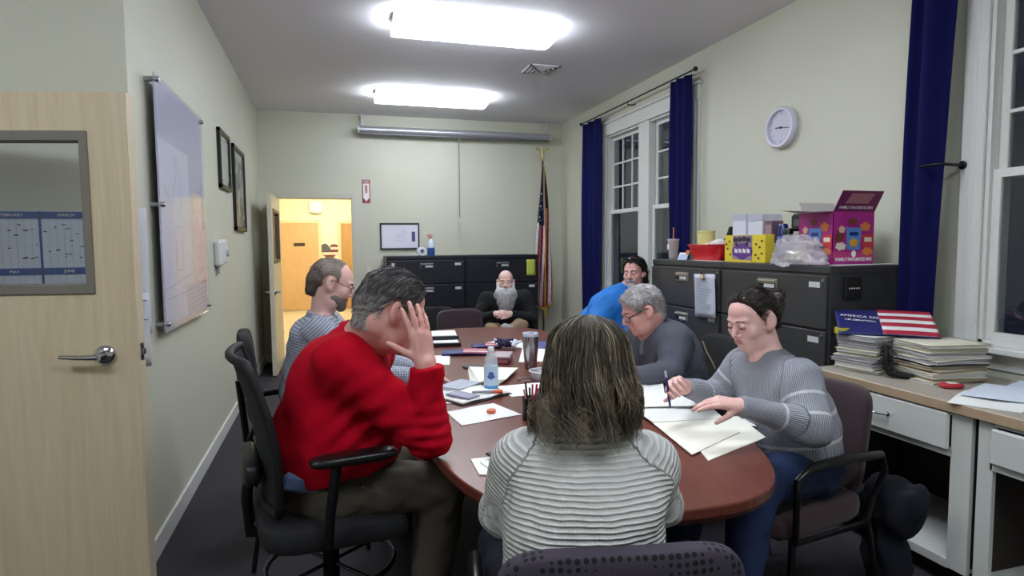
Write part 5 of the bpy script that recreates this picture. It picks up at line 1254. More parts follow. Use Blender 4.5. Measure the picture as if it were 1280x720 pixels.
shoe(t, mat('shoe_grey', (150, 150, 156), .6), (1.50, 5.72, .11), (0, -1, 0), L=.26)
shoe(t, mat('shoe_grey', (150, 150, 156), .6), (1.60, 5.66, .655), (.95, -.25, .05), mat('sole_grey', (84, 86, 92), .7), L=.25, up=(.1, .75, .65))
hW = hair_mat('white_beard', (150, 148, 150), (204, 202, 204), (236, 234, 234), .6)
S = Sdf(.005); e = lambda c, r, k=.02, mode='u': S.el(hd.p(*c), np.array(r), hd.R, k, mode)
e((0, .040, -.070), (.078, .060, .055)); e((0, .070, -.120), (.088, .052, .075), .03); e((0, .066, -.180), (.072, .040, .070), .03); e((0, .060, -.225), (.045, .026, .045), .03)
S.rc(hd.p(-.075, .0, -.02), hd.p(-.07, .03, -.09), .022, .035, .03); S.rc(hd.p(.075, .0, -.02), hd.p(.07, .03, -.09), .022, .035, .03)
e((0, .128, -.018), (.050, .050, .036), .010, 's'); e((0, .0, .03), (.072, .13, .045), .02, 's')
S.rc(hd.p(0, .100, -.046), hd.p(-.045, .088, -.072), .011, .008, .01); S.rc(hd.p(0, .100, -.046), hd.p(.045, .088, -.072), .011, .008, .01)
o = S.mesh('beard', hW, t, disp=noise3(40, .004, 9)); a_ = o.data.attributes.new('tone', 'FLOAT', 'POINT'); a_.data.foreach_set('value', np.full(len(S.V), .5, np.float32))
rs = np.random.RandomState(2); V = S.V; q = hd.loc(V); ok = np.where((q[:, 1] > .02) & (q[:, 2] < -.03))[0]; pk = rs.choice(ok, 1500); n = 1500; k = 6; P = np.zeros((n, k, 3)); dn = np.stack([q[pk, 0]*3+rs.normal(size=n)*.12, .12+rs.normal(size=n)*.1, -1+rs.normal(size=n)*.1], 1)@hd.R.T
for j in range(k): P[:, j] = V[pk]+dn*.045*j/(k-1)
strands('beard_strands', P, .0014, hW, o, np.clip(.5+rs.normal(size=n)*.3, 0, 1))
finish(t)
# ------------------------------------------------ E: man in bright blue shirt
t = person('large man in bright blue shirt with dark hair and grey goatee by window', (2.33, 4.93, 0))
rv = unit((-.80, .58, 0)); rv = unit((-.85, -.5, 0))
pel = (2.33, 4.90, .58); shR, shL = (2.20, 4.74, .935), (2.55, 4.93, 1.02); elR, elL = (2.06, 4.58, .74), (2.50, 4.76, .78); wrR, wrL = (2.10, 4.38, .72), (2.34, 4.52, .72)
hd = Head((2.505, 4.76, 1.205), rotm(-2.28, .06, .05), 1.04, 1.0)
S = Sdf(.005); hd.shape(S, 1.1, 1.2, cheeks=1.08)
S.rc((2.44, 4.82, 1.04), hd.p(0, -.03, -.045), .07, .068, .03); torso(S, [(2.32, 4.86, .75), (2.38, 4.82, .92)], rv, [(.14, .10), (.15, .10)]); S.rc(shR, shL, .05, .05, .05)
S.ch([shR, elR, wrR], [.052, .045, .032], .02); S.ch([shL, elL, wrL], [.052, .045, .032], .02)
hand(S, wrR, (.5, -.8, -.1), (0, 0, 1), -1, (.3, .3, .4, .4)); hand(S, wrL, (-.6, -.75, -.1), (0, 0, 1), 1, (.3, .3, .4, .4))
S.mesh('body', [SK1, LIPM, BR_D], t, pick=hd.pick()); hd.eyes(t, (60, 50, 44))
S = Sdf(.008); torso(S, [(2.32, 4.90, .62), (2.27, 4.83, .76), (2.33, 4.80, .90), (2.40, 4.80, .97)], rv, [(.22, .21, .13), (.23, .24), (.21, .18), (.17, .12, .09)], .07)
S.rc(shR, shL, .090, .080, .07); S.ch([shR, elR], [.105, .075], .06); S.rc(elR, wrR, .070, .048, .02, flat=1); S.ch([shL, elL], [.09, .07], .05); S.rc(elL, wrL, .066, .048, .02, flat=1)
S.rc((2.41, 4.82, .99), (2.445, 4.82, 1.055), .095, .078, .04); S.rc((2.44, 4.82, 1.03), hd.p(0, -.02, -.02), .064, .072, .004, 's'); S.cutplane((2.3, 4.9, .56), (0, 0, -1))
S.mesh('shirt', mat('bright_blue_shirt', (28, 118, 206), .7, bump=.2), t, disp=noise3(14, .008, 61), smooth=2)
trousers(t, mat('dark_trousers', (34, 34, 42), .85), pel, rv, [(2.02, 4.66, .56), (2.30, 4.48, .56)], [(2.02, 4.60, .12), (2.30, 4.42, .12)], (.20, .17), (.11, .08, .06))
shoe(t, mat('shoe_black', (24, 22, 22), .5), (2.02, 4.60, .10), (-.6, -.8, 0)); shoe(t, mat('shoe_black', (24, 22, 22), .5), (2.30, 4.42, .10), (-.6, -.8, 0))
hE = hair_mat('dark_brown_hair', (16, 13, 14), (34, 28, 28), (62, 52, 50), .4)
def capE(S, s):
    for x in (-1, 1): S.rc(s.p(x*.078, -.035, .01), s.p(x*.074, -.05, -.075), .026*s.sc, .022*s.sc, .02)
    S.rc(s.p(0, -.09, .0), s.p(0, -.085, -.08), .06*s.sc, .05*s.sc, .03)
def regE(x, y, z):
    fl = np.interp(z, [-.11, .0, .04, .085, .12], [-.02, -.012, .022, .055, .08]); return np.maximum(y-fl, -.12-z)
short_hair(hd, 'hair', t, hE, regE, .018, 2600, .05, (0, -1, -.7), w=.0013, lift=.1, cap=capE, seed=8)
S = Sdf(.005); e = lambda c, r, k=.02, mode='u': S.el(hd.p(*c), np.array(r)*hd.sc, hd.R, k, mode)
e((0, .078, -.098), (.030, .026, .040)); e((0, .070, -.135), (.020, .018, .030)); e((0, .112, -.0605), (.020, .020, .0055), .003, 's')
for x in (-1, 1): S.rc(hd.p(0, .097, -.044), hd.p(x*.032, .085, -.056), .009, .008, .01); S.rc(hd.p(x*.032, .085, -.056), hd.p(x*.028, .082, -.095), .008, .009, .01)
o = S.mesh('goatee', hW, t, disp=noise3(60, .002, 9)); a_ = o.data.attributes.new('tone', 'FLOAT', 'POINT'); a_.data.foreach_set('value', np.full(len(S.V), .3, np.float32))
b = MB(); up = hd.R[:, 2]
for x in (-1, 1):
    v_, f_ = superq((0, 0, 0), (.028, .004, .019), .8, .8, 16, 8); Mx = Matrix.Translation(Vector(hd.p(x*.033, .070, .128))) @ Matrix(((hd.R[0, 0], hd.R[0, 1], hd.R[0, 2], 0), (hd.R[1, 0], hd.R[1, 1], hd.R[1, 2], 0), (hd.R[2, 0], hd.R[2, 1], hd.R[2, 2], 0), (0, 0, 0, 1))) @ Matrix.Rotation(-.9, 4, 'X')
    b.add([Mx @ Vector(p) for p in v_], f_); b.tube([hd.p(x*.06, .066, .126), hd.p(x*.088, .01, .108), hd.p(x*.090, -.05, .07)], .003, 6)
b.tube([hd.p(-.01, .074, .130), hd.p(.01, .074, .130)], .003, 6); b.build('sunglasses', mat('sunglass_lens', (20, 20, 24), .08, coat=1), t, smooth=True)
finish(t)
# ------------------------------------------------ F: grey-haired man in grey sweater
t = person('grey-haired man with glasses in dark grey sweater reading at the table', (1.80, 2.90, 0))
rv = unit((-.08, .99, 0)); pel = (1.78, 2.90, .60); shR, shL = (1.66, 3.08, .965), (1.68, 2.74, .965); elR, elL = (1.58, 3.15, .82), (1.59, 2.66, .82); wrR, wrL = (1.38, 3.05, .80), (1.40, 2.72, .80)
hd = Head((1.560, 2.875, 1.108), rotm(-1.36, .42, .0), 1.0, 1.02)
S = Sdf(.0045); hd.shape(S, 1.15, 1.1, cheeks=1.1, down=True)
S.rc((1.64, 2.90, .99), hd.p(0, -.035, -.045), .062, .062, .03); S.rc((1.61, 2.9, .98), hd.p(0, .03, -.085), .045, .04, .03); torso(S, [(1.75, 2.90, .78), (1.70, 2.90, .88)], rv, [(.13, .09), (.15, .09)]); S.rc(shR, shL, .045, .045, .05)
S.ch([shR, elR, wrR], [.05, .042, .03], .02); S.ch([shL, elL, wrL], [.05, .042, .03], .02)
hand(S, wrR, (-1, -.3, -.06), (0, 0, 1), -1*-1, (.3, .3, .4, .4)); hand(S, wrL, (-1, .2, -.06), (0, 0, 1), -1, (.3, .3, .4, .4))
S.mesh('body', [SK1, LIPM, BR_G], t, pick=hd.pick()); hd.eyes(t, (90, 100, 110))
S = Sdf(.0065); torso(S, [(1.78, 2.90, .66), (1.76, 2.90, .78), (1.72, 2.90, .89), (1.69, 2.90, .94)], rv, [(.19, .16, .12), (.195, .16), (.19, .14), (.17, .105, .09)], .06)
S.rc(shR, shL, .070, .070, .06); S.ch([shR, elR], [.076, .062], .04); S.rc(elR, wrR, .062, .044, .015, flat=1); S.ch([shL, elL], [.078, .064], .04); S.rc(elL, wrL, .064, .045, .015, flat=1)
S.rc((1.69, 2.9, .95), (1.655, 2.9, 1.01), .088, .068, .04); S.rc((1.65, 2.9, .99), hd.p(0, -.02, -.02), .064, .072, .004, 's'); S.cutplane((1.8, 2.9, .58), (0, 0, -1))
GS = mat('slate_sweatshirt', (84, 88, 100), .85, bump=.3, bscale=300)
sh = S.mesh('sweater', GS, t, disp=noise3(15, .008, 71), smooth=2)
S = Sdf(.006); ring(S, (1.642, 2.9, 1.012), unit((-.45, 0, 1)), .074, .009, .005); S.rc((1.585, 2.885, .97), (1.565, 2.88, .88), .020, .014, .02); S.mesh('collar', mat('collar_grey', (118, 118, 124), .85), sh)
trousers(t, mat('dark_trousers', (34, 34, 42), .85), pel, rv, [(1.42, 3.02, .58), (1.43, 2.76, .58)], [(1.46, 3.02, .12), (1.46, 2.76, .12)])
shoe(t, mat('shoe_black', (24, 22, 22), .5), (1.46, 3.02, .10), (-1, 0, 0)); shoe(t, mat('shoe_black', (24, 22, 22), .5), (1.46, 2.76, .10), (-1, 0, 0))
hF = hair_mat('silver_hair', (110, 105, 106), (176, 170, 170), (222, 217, 217), .45)
def flowF(q): out = np.zeros_like(q); out[:, 0] = 1.0; out[:, 1] = .15-(q[:, 1] < 0)*.8; out[:, 2] = -.3-1.2*(np.abs(q[:, 0])/.08)**2; return out
short_hair(hd, 'hair', t, hF, short_region(.078, .040, -.02), .013, 5200, .028, flowF, w=.0011, lift=.14, seed=12, clump=.4)
glasses(hd, t, mat('black_glasses', (18, 16, 18), .3), mat('clear_lens', (240, 245, 250), .02, alpha=.16), r=.0022)
finish(t)
# ------------------------------------------------ G: young woman in striped sweater
t = person('young woman in grey sweater with white stripes holding a pen, hair up', (1.79, 2.00, 0))
rv = unit((-.10, .99, 0)); pel = (1.76, 2.00, .59); shR, shL = (1.655, 2.175, .945), (1.675, 1.865, .945)
elR, elL = (1.575, 2.25, .80), (1.635, 1.765, .80); wrR, wrL = (1.32, 2.075, .895), (1.35, 1.785, .895)
hd = Head((1.605, 2.055, 1.150), rotm(-1.72, .30, .05), .97, 1.02)
S = Sdf(.0038); hd.shape(S, .98, .85, female=True, cheeks=1.12, down=True)
S.rc((1.665, 2.02, .985), hd.p(0, -.03, -.045), .056, .054, .03); S.rc((1.635, 2.03, .99), hd.p(0, .03, -.085), .03, .03, .03); torso(S, [(1.74, 2.01, .76), (1.70, 2.015, .88)], rv, [(.12, .08), (.14, .08)]); S.rc(shR, shL, .04, .04, .05)
S.ch([shR, elR, wrR], [.042, .036, .026], .02); S.ch([shL, elL, wrL], [.042, .036, .026], .02)
tp = hand(S, wrR, (-.85, -.30, .40), (-.1, .85, .5), 1*-1*-1, ((.75, .8, .4), (.85, .9, .5), (1.0, 1.0, .6), (1.1, 1.1, .6)), .03, (.75, .35, .3), .95)
hand(S, wrL, (-.93, .10, .22), (-.22, -.35, .9), -1, ((.20, .25, .15), (.35, .35, .2), (.5, .4, .3), (.6, .5, .3)), .06, (.6, .5, .2), .93)
S.mesh('body', [SK2, LIP, BR_D], t, pick=hd.pick(.0021)); hd.eyes(t, (60, 50, 44), lid=.005)
S = Sdf(.006); torso(S, [(1.765, 1.995, .60), (1.75, 2.0, .70), (1.725, 2.01, .81), (1.69, 2.015, .91)], rv, [(.18, .16, .12), (.185, .16), (.18, .145), (.155, .11, .09)], .06)
S.rc(_v(shR)-(0, .02, 0), _v(shL)+(0, .02, 0), .062, .062, .06); S.ch([shR, elR], [.068, .060], .05); S.rc(elR, wrR, .064, .036, .02, flat=1); S.ch([shL, elL], [.076, .068], .05); S.rc(elL, wrL, .068, .036, .02, flat=1)
S.rc((1.69, 2.015, .93), (1.668, 2.02, .995), .082, .060, .04); S.rc((1.66, 2.02, .98), hd.p(0, -.02, -.02), .056, .066, .004, 's'); S.cutplane((1.8, 2.0, .545), (0, 0, -1))
at = attr_fn([((1.77, 1.99, .50), (1.68, 2.02, 1.01), .19, .50, (0, 1, 0)), (shR, elR, .085, 0, (0, 0, 1)), (elR, wrR, .06, .19, (0, 0, 1)), (shL, elL, .09, 0, (0, 0, 1)), (elL, wrL, .065, .20, (0, 0, 1))])
def knitG(N, L, s):
    sx = N.new('ShaderNodeSeparateXYZ'); L.new(uvw(N), sx.inputs[0]); a, c, i = sx.outputs
    w = nmath(N, L, 'MULTIPLY_ADD', nmath(N, L, 'SINE', nmath(N, L, 'MULTIPLY', c, 2*PI/.0085)), .5, .5)
    def band(z, hw): return nmath(N, L, 'LESS_THAN', nmath(N, L, 'ABSOLUTE', nmath(N, L, 'SUBTRACT', a, z)), hw)
    arm = nmath(N, L, 'GREATER_THAN', i, .5)
    ab = nmath(N, L, 'MAXIMUM', nmath(N, L, 'MAXIMUM', band(.075, .006), band(.160, .006)), band(.34, .006)); tb = nmath(N, L, 'MAXIMUM', band(.80, .007), band(.70, .006))
    st = nmath(N, L, 'MULTIPLY_ADD', arm, nmath(N, L, 'SUBTRACT', ab, tb), tb)
    base = nmix(N, L, w, lin((142, 145, 156)), lin((186, 189, 200))); return nmix(N, L, st, base, lin((226, 228, 232))), w, .003
KN_G = ramp_mat('grey_striped_knit', (150, 153, 160), .9, knitG)
sh = S.mesh('sweater', KN_G, t, disp=noise3(15, .008, 81), attr=at, smooth=2)
JE = mat('blue_jeans', (26, 44, 84), .85, bump=.5, bscale=500)
trousers(t, JE, pel, rv, [(1.42, 2.14, .60), (1.43, 1.80, .60)], [(1.30, 2.10, .14), (1.25, 1.66, .14)], (.20, .17), (.105, .078, .058))
shoe(t, mat('shoe_brown_suede', (150, 88, 50), .8), (1.30, 2.10, .10), (-1, 0, 0)); shoe(t, mat('white_trainer', (190, 190, 190), .6), (1.25, 1.66, .10), (-.8, -.6, 0))
hG = hair_mat('very_dark_brown_hair', (20, 15, 15), (42, 32, 31), (86, 68, 62), .38)
def capG(S, s):
    S.el(s.p(.0, -.124, .028), _v((.048, .042, .048))*s.sc, s.R, .015); S.el(s.p(-.018, -.148, .050), _v((.026, .024, .028))*s.sc, s.R, .01)
def regG(x, y, z):
    fl = np.interp(z, [-.05, .0, .03, .06, .09, .12], [-.03, -.002, .030, .046, .058, .074]); r = np.maximum(y-fl, np.interp(y, [-.10, -.03, .03], [-.075, -.045, -.01])-z)
    d = np.sqrt((y+.012)**2+(z*.85)**2); r = np.maximum(r, np.where(np.abs(x) > .055, .034-d, -1)); return np.where(y < -.11, -.01, r)
def flowG(q): out = np.zeros_like(q); out[:, 1] = -1; out[:, 2] = .15-(q[:, 1]+.0)*2+(.05-q[:, 2])*2; out[:, 0] = -q[:, 0]*3; return out
short_hair(hd, 'hair', t, hG, regG, .010, 4200, .036, flowG, w=.0010, lift=.05, cap=capG, seed=15, clump=.06, taper=.030)
b = MB(); rs = random.Random(4)
for i in range(26):
    a0 = rs.random()*6.28; p0 = _v((.025*math.cos(a0), -.135+.01*rs.random(), .035+.03*math.sin(a0))); d = _v((rs.uniform(-1, 1), -.6, rs.uniform(-.6, 1.1))); d /= np.linalg.norm(d)
    b.tube([hd.p(*p0), hd.p(*(p0+d*.02)), hd.p(*(p0+d*.035+_v((0, 0, -.012*rs.random()))))], [.0016, .0012, .0006], 5)
b.build('loose_hair', mat('dark_hair_plain', (34, 26, 25), .45), t, smooth=True)
for sx in (-1, 1):
    MB().tube([tuple(hd.p(sx*(.031+.0145*math.cos(a)), .0815+.0150*math.sqrt(max(0, 1-math.cos(a)**2*.8))+.0005, .0040-.0035*math.sin(a))) for a in [PI*i/8 for i in range(9)]], .0011, 6).build('eyelashes', mat('lash_dark', (30, 22, 22), .7), t, smooth=True)
PEN_AT = (np.mean([tp[0], tp[4]], 0), tp)
finish(t)
# ================================================================ SMALL THINGS
CREAM = mat('manila_paper', (250, 248, 234), .7); PWH = mat('bright_paper', (246, 246, 242), .65); PBL = mat('bluish_paper', (216, 224, 238), .65)
def quad_sheet(name, label, cat, c4, z, m, thick=.0012, parent=None, group=None, lift=(0, 0, 0, 0), wav=.002, tail=None):
    """sheet with four floor-plan corners, resting at height z"""
    cx = sum(p[0] for p in c4)/4; cy = sum(p[1] for p in c4)/4
    def f(u, v):
        a = [(1-u)*(1-v), u*(1-v), u*v, (1-u)*v]; x = sum(w*p[0] for w, p in zip(a, c4)); y = sum(w*p[1] for w, p in zip(a, c4)); l = sum(w*q for w, q in zip(a, lift))
        return (x-cx, y-cy, thick+l+wav*(math.sin(u*4+cx*9)*math.sin(v*3+cy*7))**2)
    ar = sum(c4[i][0]*c4[(i+1) % 4][1]-c4[(i+1) % 4][0]*c4[i][1] for i in range(4))
    if ar < 0: c4 = [c4[1], c4[0], c4[3], c4[2]]; lift = (lift[1], lift[0], lift[3], lift[2])
    b = MB(); b.grid(f, 8, 8, thick); o = b.build(name, m, parent, smooth=True)
    o.location = (cx, cy, z)
    if not parent: tag(o, label, cat, group)
    return o
TZ = .7505
def lines_on(parent, M, w, h, n, m, seed=0, margin=.12, tall=.35):
    b = MB(); rs = random.Random(seed)
    for i in range(n):
        y = h/2-h*margin-(h*(1-2*margin))*i/(n-1); L_ = w*(1-2*margin)*(.55+.45*rs.random()); b.box((-w/2+w*margin, y, 0), (-w/2+w*margin+L_, y+h/n*tall*.3, .0006))
    b.v = [tuple(M @ Vector(p)) for p in b.v]; return b.build('printed_lines', m, parent)
INK = mat('print_grey2', (120, 124, 140), .6)
# ---- on the table, left side
quad_sheet('paper_sheet', 'white sheet on near left of table, under the orange cap', 'paper', [(.475, 2.325), (.747, 2.404), (.682, 2.618), (.454, 2.54)], TZ, PWH)
t = thing('bottle_cap', 'round orange bottle cap lying on a white sheet', 'cap', (.632, 2.465, TZ+.0045))
MB().lathe([(.0, 0), (.019, 0), (.0195, .002), (.0185, .011), (.016, .012), (0, .012)], 24).build('cap', mat('orange_plastic', (222, 96, 48), .4), t, smooth=True)
t = thing('planner', 'open black planner with white pages under the lilac phone', 'notebook', (.62, 2.78, TZ), math.radians(28))
MB().box((-.155, -.115, 0), (.155, .115, .006), bev=.003).build('cover', mat('planner_black', (20, 19, 22), .5), t)
MB().grid(lambda u, v: (-.145+.29*u, -.105+.21*v, .012+.004*math.sin(u*PI*2)**2), 12, 4, .005).build('pages', PWH, t, smooth=True, auto=False)
t = thing('phone', 'lilac grey phone lying on the open planner', 'phone', (.565, 2.73, TZ+.0175), math.radians(35))
MB().box((-.04, -.075, 0), (.04, .075, .008), bev=.004).build('body', mat('phone_lilac', (150, 148, 176), .3), t)
MB().box((-.036, -.070, .008), (.036, .070, .0088), bev=.0003).build('screen', mat('phone_screen', (166, 166, 196), .15, coat=.6), t)
t = thing('marker_pen', 'orange and grey marker pen lying across the planner', 'pen', (.685, 2.74, TZ+.024), math.radians(-12))
MX = Matrix.Rotation(PI/2, 4, 'Y')
MB().lathe([(0, -.075), (.006, -.07), (.007, 0), (.007, .03)], 14, M=MX).build('barrel', mat('marker_grey', (130, 130, 140), .4), t, smooth=True)
MB().lathe([(.0085, .028), (.010, .034), (.010, .066), (.0085, .072), (0, .072)], 14, M=MX).build('cap', mat('orange_plastic', (222, 96, 48), .4), t, smooth=True)
quad_sheet('paper_sheet', 'white sheet partly hidden behind the raised red sleeve', 'paper', [(.36, 2.72), (.53, 2.66), (.60, 2.98), (.40, 3.05)], TZ, PWH)
t = thing('notebook', 'closed pale grey notebook beside the manila folders', 'notebook', (.60, 2.965, TZ), math.radians(40))
MB().box((-.09, -.065, 0), (.09, .065, .016), bev=.003).build('pages', mat('grey_notebook', (200, 202, 214), .5), t); MB().box((-.092, -.067, .016), (.092, .067, .019), bev=.001).build('cover', mat('grey_notebook_cover', (176, 178, 196), .4), t)
for i in range(4):
    d = i*.012
    quad_sheet('manila_folder', 'cream folder in the small heap behind the water bottle', 'folder', [(.66+d, 2.99-d*.5), (.80+d*1.2, 2.965+d*.5), (.955+d, 3.21+d), (.735, 3.40-d)], TZ+i*.0062, CREAM, .003, group='cream folders behind the water bottle', wav=.002)
quad_sheet('paper_sheet', 'white sheet right of the water bottle, before the bowl', 'paper', [(.79, 2.70), (1.0, 2.72), (1.04, 2.94), (.777, 2.93)], TZ, PWH)
# water bottle
t = thing('water_bottle', 'clear plastic water bottle with pale blue label on table', 'bottle', (.735, 2.865, TZ))
CLR = mat('clear_plastic', (225, 235, 240), .08, alpha=.38, coat=.5)
MB().lathe([(0, 0), (.030, 0), (.034, .006), (.034, .028)], 28).build('base', mat('bottle_blue', (70, 160, 214), .2, alpha=.9), t, smooth=True)
MB().lathe([(.034, .028), (.0335, .05), (.0335, .125), (.034, .135), (.030, .158), (.020, .182), (.014, .192), (.013, .205)], 28).build('body', CLR, t, smooth=True)
MB().lathe([(.0347, .028), (.0347, .122)], 28).build('label', mat('bottle_label', (188, 212, 232), .35), t, smooth=True)
b = MB()
for (px, pz, r) in ((0, .085, .013), (-.010, .073, .008), (.010, .073, .008), (0, .070, .010)): b.lathe([(r, 0), (r, .001), (0, .001)], 16, M=Matrix.Rotation(-.25, 4, 'Z') @ Matrix.Translation((px, -.0348+px*px*14, pz)) @ Matrix.Rotation(PI/2, 4, 'X'))
b.build('label_emblem', mat('label_blue', (66, 106, 176), .4), t)
MB().lathe([(.0150, .192), (.0155, .194), (.0155, .212), (.014, .214), (0, .214)], 24).build('cap', mat('cap_white2', (226, 230, 238), .35), t, smooth=True)
# tumbler
t = thing('tumbler', 'stainless steel tumbler with clear lid on the table', 'tumbler', (1.085, 3.31, TZ))
MB().lathe([(0, 0), (.034, 0), (.036, .004), (.037, .05), (.044, .12), (.0455, .185), (.0445, .19)], 36).build('body', mat('brushed_steel', (168, 170, 178), .22, metal=1), t, smooth=True)
MB().lathe([(.0455, .186), (.047, .190), (.047, .204), (.043, .207), (.041, .203), (0, .203)], 36).build('lid', mat('lid_clear', (200, 204, 224), .15, coat=.5), t, smooth=True)
MB().box((-.012, -.03, .203), (.012, .0, .212), bev=.003).build('lid_slider', mat('lid_grey', (150, 154, 176), .3), t)
# bowl with crumpled napkin
t = thing('bowl', 'small clear bowl with white rim behind blond woman', 'bowl', (1.05, 3.02, TZ))
MB().lathe([(0, 0), (.04, 0), (.05, .01), (.064, .045), (.066, .045), (.053, .009), (.042, .003), (0, .003)], 30).build('body', mat('bowl_clear', (190, 190, 196), .15, alpha=.5), t, smooth=True)
MB().tube(arc((0, 0, .046), .066, 0, 2*PI, 30, 'xy')[:-1], .003, 8, closed=True).build('rim', mat('cap_white2', (226, 230, 238), .35), t, smooth=True)
o = MB(); v, f = superq((0, 0, 0), (.05, .045, .03), 1, 1, 22, 12, fn=lambda p: tuple(c*(1+.22*math.sin(p[0]*190+p[1]*140)*math.sin(p[2]*210+p[0]*90)) for c in p)); o.add(v, f)
o = o.build('napkin', PWH, None, smooth=True, auto=False); o.location = (1.115, 2.93, TZ+.034); tag(o, 'crumpled white napkin beside the clear bowl', 'napkin')
# brown card box
t = thing('card_box', 'small maroon box with white end on the table', 'box', (.985, 3.56, TZ), math.radians(-24))
MB().box((-.052, -.09, 0), (.052, .09, .046), bev=.002).build('carton', mat('box_maroon', (92, 34, 46), .4), t)
MB().box((-.046, -.0915, .006), (.046, -.0895, .030)).build('end_label', mat('box_rose', (150, 84, 96), .4), t); MB().box((-.0525, -.0905, .036), (.0525, .0905, .0468), bev=.001).build('lid', mat('box_pale', (190, 172, 178), .4), t)
t = thing('coaster', 'dark round coaster on table behind the folders', 'coaster', (.77, 3.44, TZ)); MB().lathe([(0, 0), (.055, 0), (.058, .004), (.055, .010), (.045, .008), (0, .008)], 32).build('disc', mat('coaster_dark', (58, 50, 52), .5), t, smooth=True)
# flag folders
NAV = mat('flag_navy', (30, 34, 100), .5); STR = mat('flag_red', (176, 40, 66), .5)
def flag_folder(label, loc, rz, w, h, text=True, blue=NAV):
    t = thing('flag_pouch', label, 'pouch', loc, rz, None)
    def z(u, v): return .010+.006*math.sin(u*PI)
    b = MB(); b.grid(lambda u, v: (-w/2+w*u, -h/2+h*v, z(u, v)+.006*math.sin(v*PI)), 24, 18, .012); b.build('blue_panel', blue, t, smooth=True, auto=False)
    b = MB(); b.grid(lambda u, v: (-w/2+w*(.45+.55*u), -h/2+h*v, z(.45+.55*u, v)+.006*math.sin(v*PI)+.0015+.0), 16, 14, .0012); b.build('white_field', SW, t, smooth=True, auto=False)
    for i in range(4):
        v0 = (2*i+.0)/7.; v1 = v0+1/7.
        b = MB(); b.grid(lambda u, v: (-w/2+w*(.45+.55*u), -h/2+h*(v0+(v1-v0)*v), z(.45+.55*u, v)+.006*math.sin((v0+(v1-v0)*v)*PI)+.003), 14, 3, .0015); b.build('red_stripe', STR, t, smooth=True, auto=False)
    if text:
        for k, (s, sz) in enumerate((('AMERICA 250', .030), ('CELEBRATION', .022))): text_mesh('lettering', s, sz, SW, Matrix.Translation((-w*.26, h*.10-k*.04, .0305)) @ Matrix.Rotation(math.radians(-8), 4, 'Z'), t, .0004)
    return t
flag_folder('blue flag pouch with red and white stripes on the left of table', (.83, 3.90, TZ+.003), math.radians(-14), .30, .17, False)
flag_folder('flag printed pouch between the maroon box and the blue cloth', (1.02, 4.10, TZ+.003), math.radians(-10), .20, .14, False)
for i, (l, z) in enumerate((('lower black folder with papers beside man in red', 0), ('upper black folder with papers beside man in red', .032))):
    t = thing('black_folder', l, 'folder', (.78+.01*i, 4.34+.12*i, TZ+z), math.radians(-8)); MB().box((-.10, -.14, 0), (.10, .14, .026), bev=.003).build('binder', mat('binder_black', (16, 16, 20), .4), t)
    MB().box((-.092, -.13, .026), (.085, .13, .030)).build('paper', PWH, t)
quad_sheet('paper_sheet', 'white sheet between the black folders and man in red', 'paper', [(.52, 3.60), (.66, 3.56), (.72, 3.86), (.57, 3.90)], TZ, PWH)
# blue cloth lanyards
t = thing('cloth_bundle', 'dark blue and white crumpled cloth on papers behind tumbler', 'cloth', (1.15, 4.02, TZ+.006)); rs = random.Random(9)
for mm, n in ((mat('cloth_navy', (28, 30, 72), .7), 7), (mat('cloth_white', (214, 216, 232), .7), 3)):
    for k in range(n):
        x, y = rs.uniform(-.06, .06), rs.uniform(-.07, .07); pts = [(x+rs.uniform(-.05, .05), y+rs.uniform(-.05, .05), .012+rs.uniform(0, .045)) for _ in range(5)]; P = []
        for i in range(4):
            for s_ in range(5): P.append(Vector(pts[i]).lerp(Vector(pts[i+1]), s_/5))
        MB().tube(P, [.012]*len(P), 6).build('strap', mm, t, smooth=True, sub=1)
quad_sheet('paper_sheet', 'white sheet under the blue cloth bundle', 'paper', [(1.06, 4.28), (1.25, 3.95), (1.36, 4.10), (1.22, 4.40)], TZ, PWH)
quad_sheet('paper_sheet', 'white sheet right behind the steel tumbler', 'paper', [(1.07, 3.50), (1.28, 3.46), (1.42, 3.86), (1.25, 3.99)], TZ, PWH)
quad_sheet('flyer', 'blue printed flyer on the table beyond the tumbler', 'flyer', [(1.30, 3.95), (1.50, 3.80), (1.60, 4.05), (1.40, 4.25)], TZ+.003, mat('flyer_blue', (88, 92, 152), .5))
t = thing('tent_card', 'folded white card standing past the blond head', 'card', (1.45, 3.74, TZ+.003), math.radians(20)); b = MB()
b.grid(lambda u, v: (-.10+.20*u, -.03+.03*v, .10*v), 2, 3, .001); b.grid(lambda u, v: (-.10+.20*u, .03*v, .10*(1-v)), 2, 3, .001); b.build('card', PBL, t)
# pen cup
t = thing('pen_cup', 'black mesh pen cup with red and pink pens', 'pen cup', (.765, 2.33, TZ))
MB().lathe([(0, 0), (.036, 0), (.038, .09), (.036, .09), (.034, .004), (0, .004)], 24).build('cup', mat('cup_black', (20, 18, 22), .4), t, smooth=True)
PC = [(196, 90, 110), (170, 50, 70), (30, 28, 36), (214, 150, 160), (30, 28, 36), (180, 60, 60)]
for i, c in enumerate(PC):
    a = i*1.05; x, y = .018*math.cos(a), .018*math.sin(a); P = MB().tube([(x*.6, y*.6, .006), (x*1.7, y*1.7, .125+.012*(i % 3))], .0042, 8).build('pen', mat('pen_col_%d' % i, c, .35), t, smooth=True)
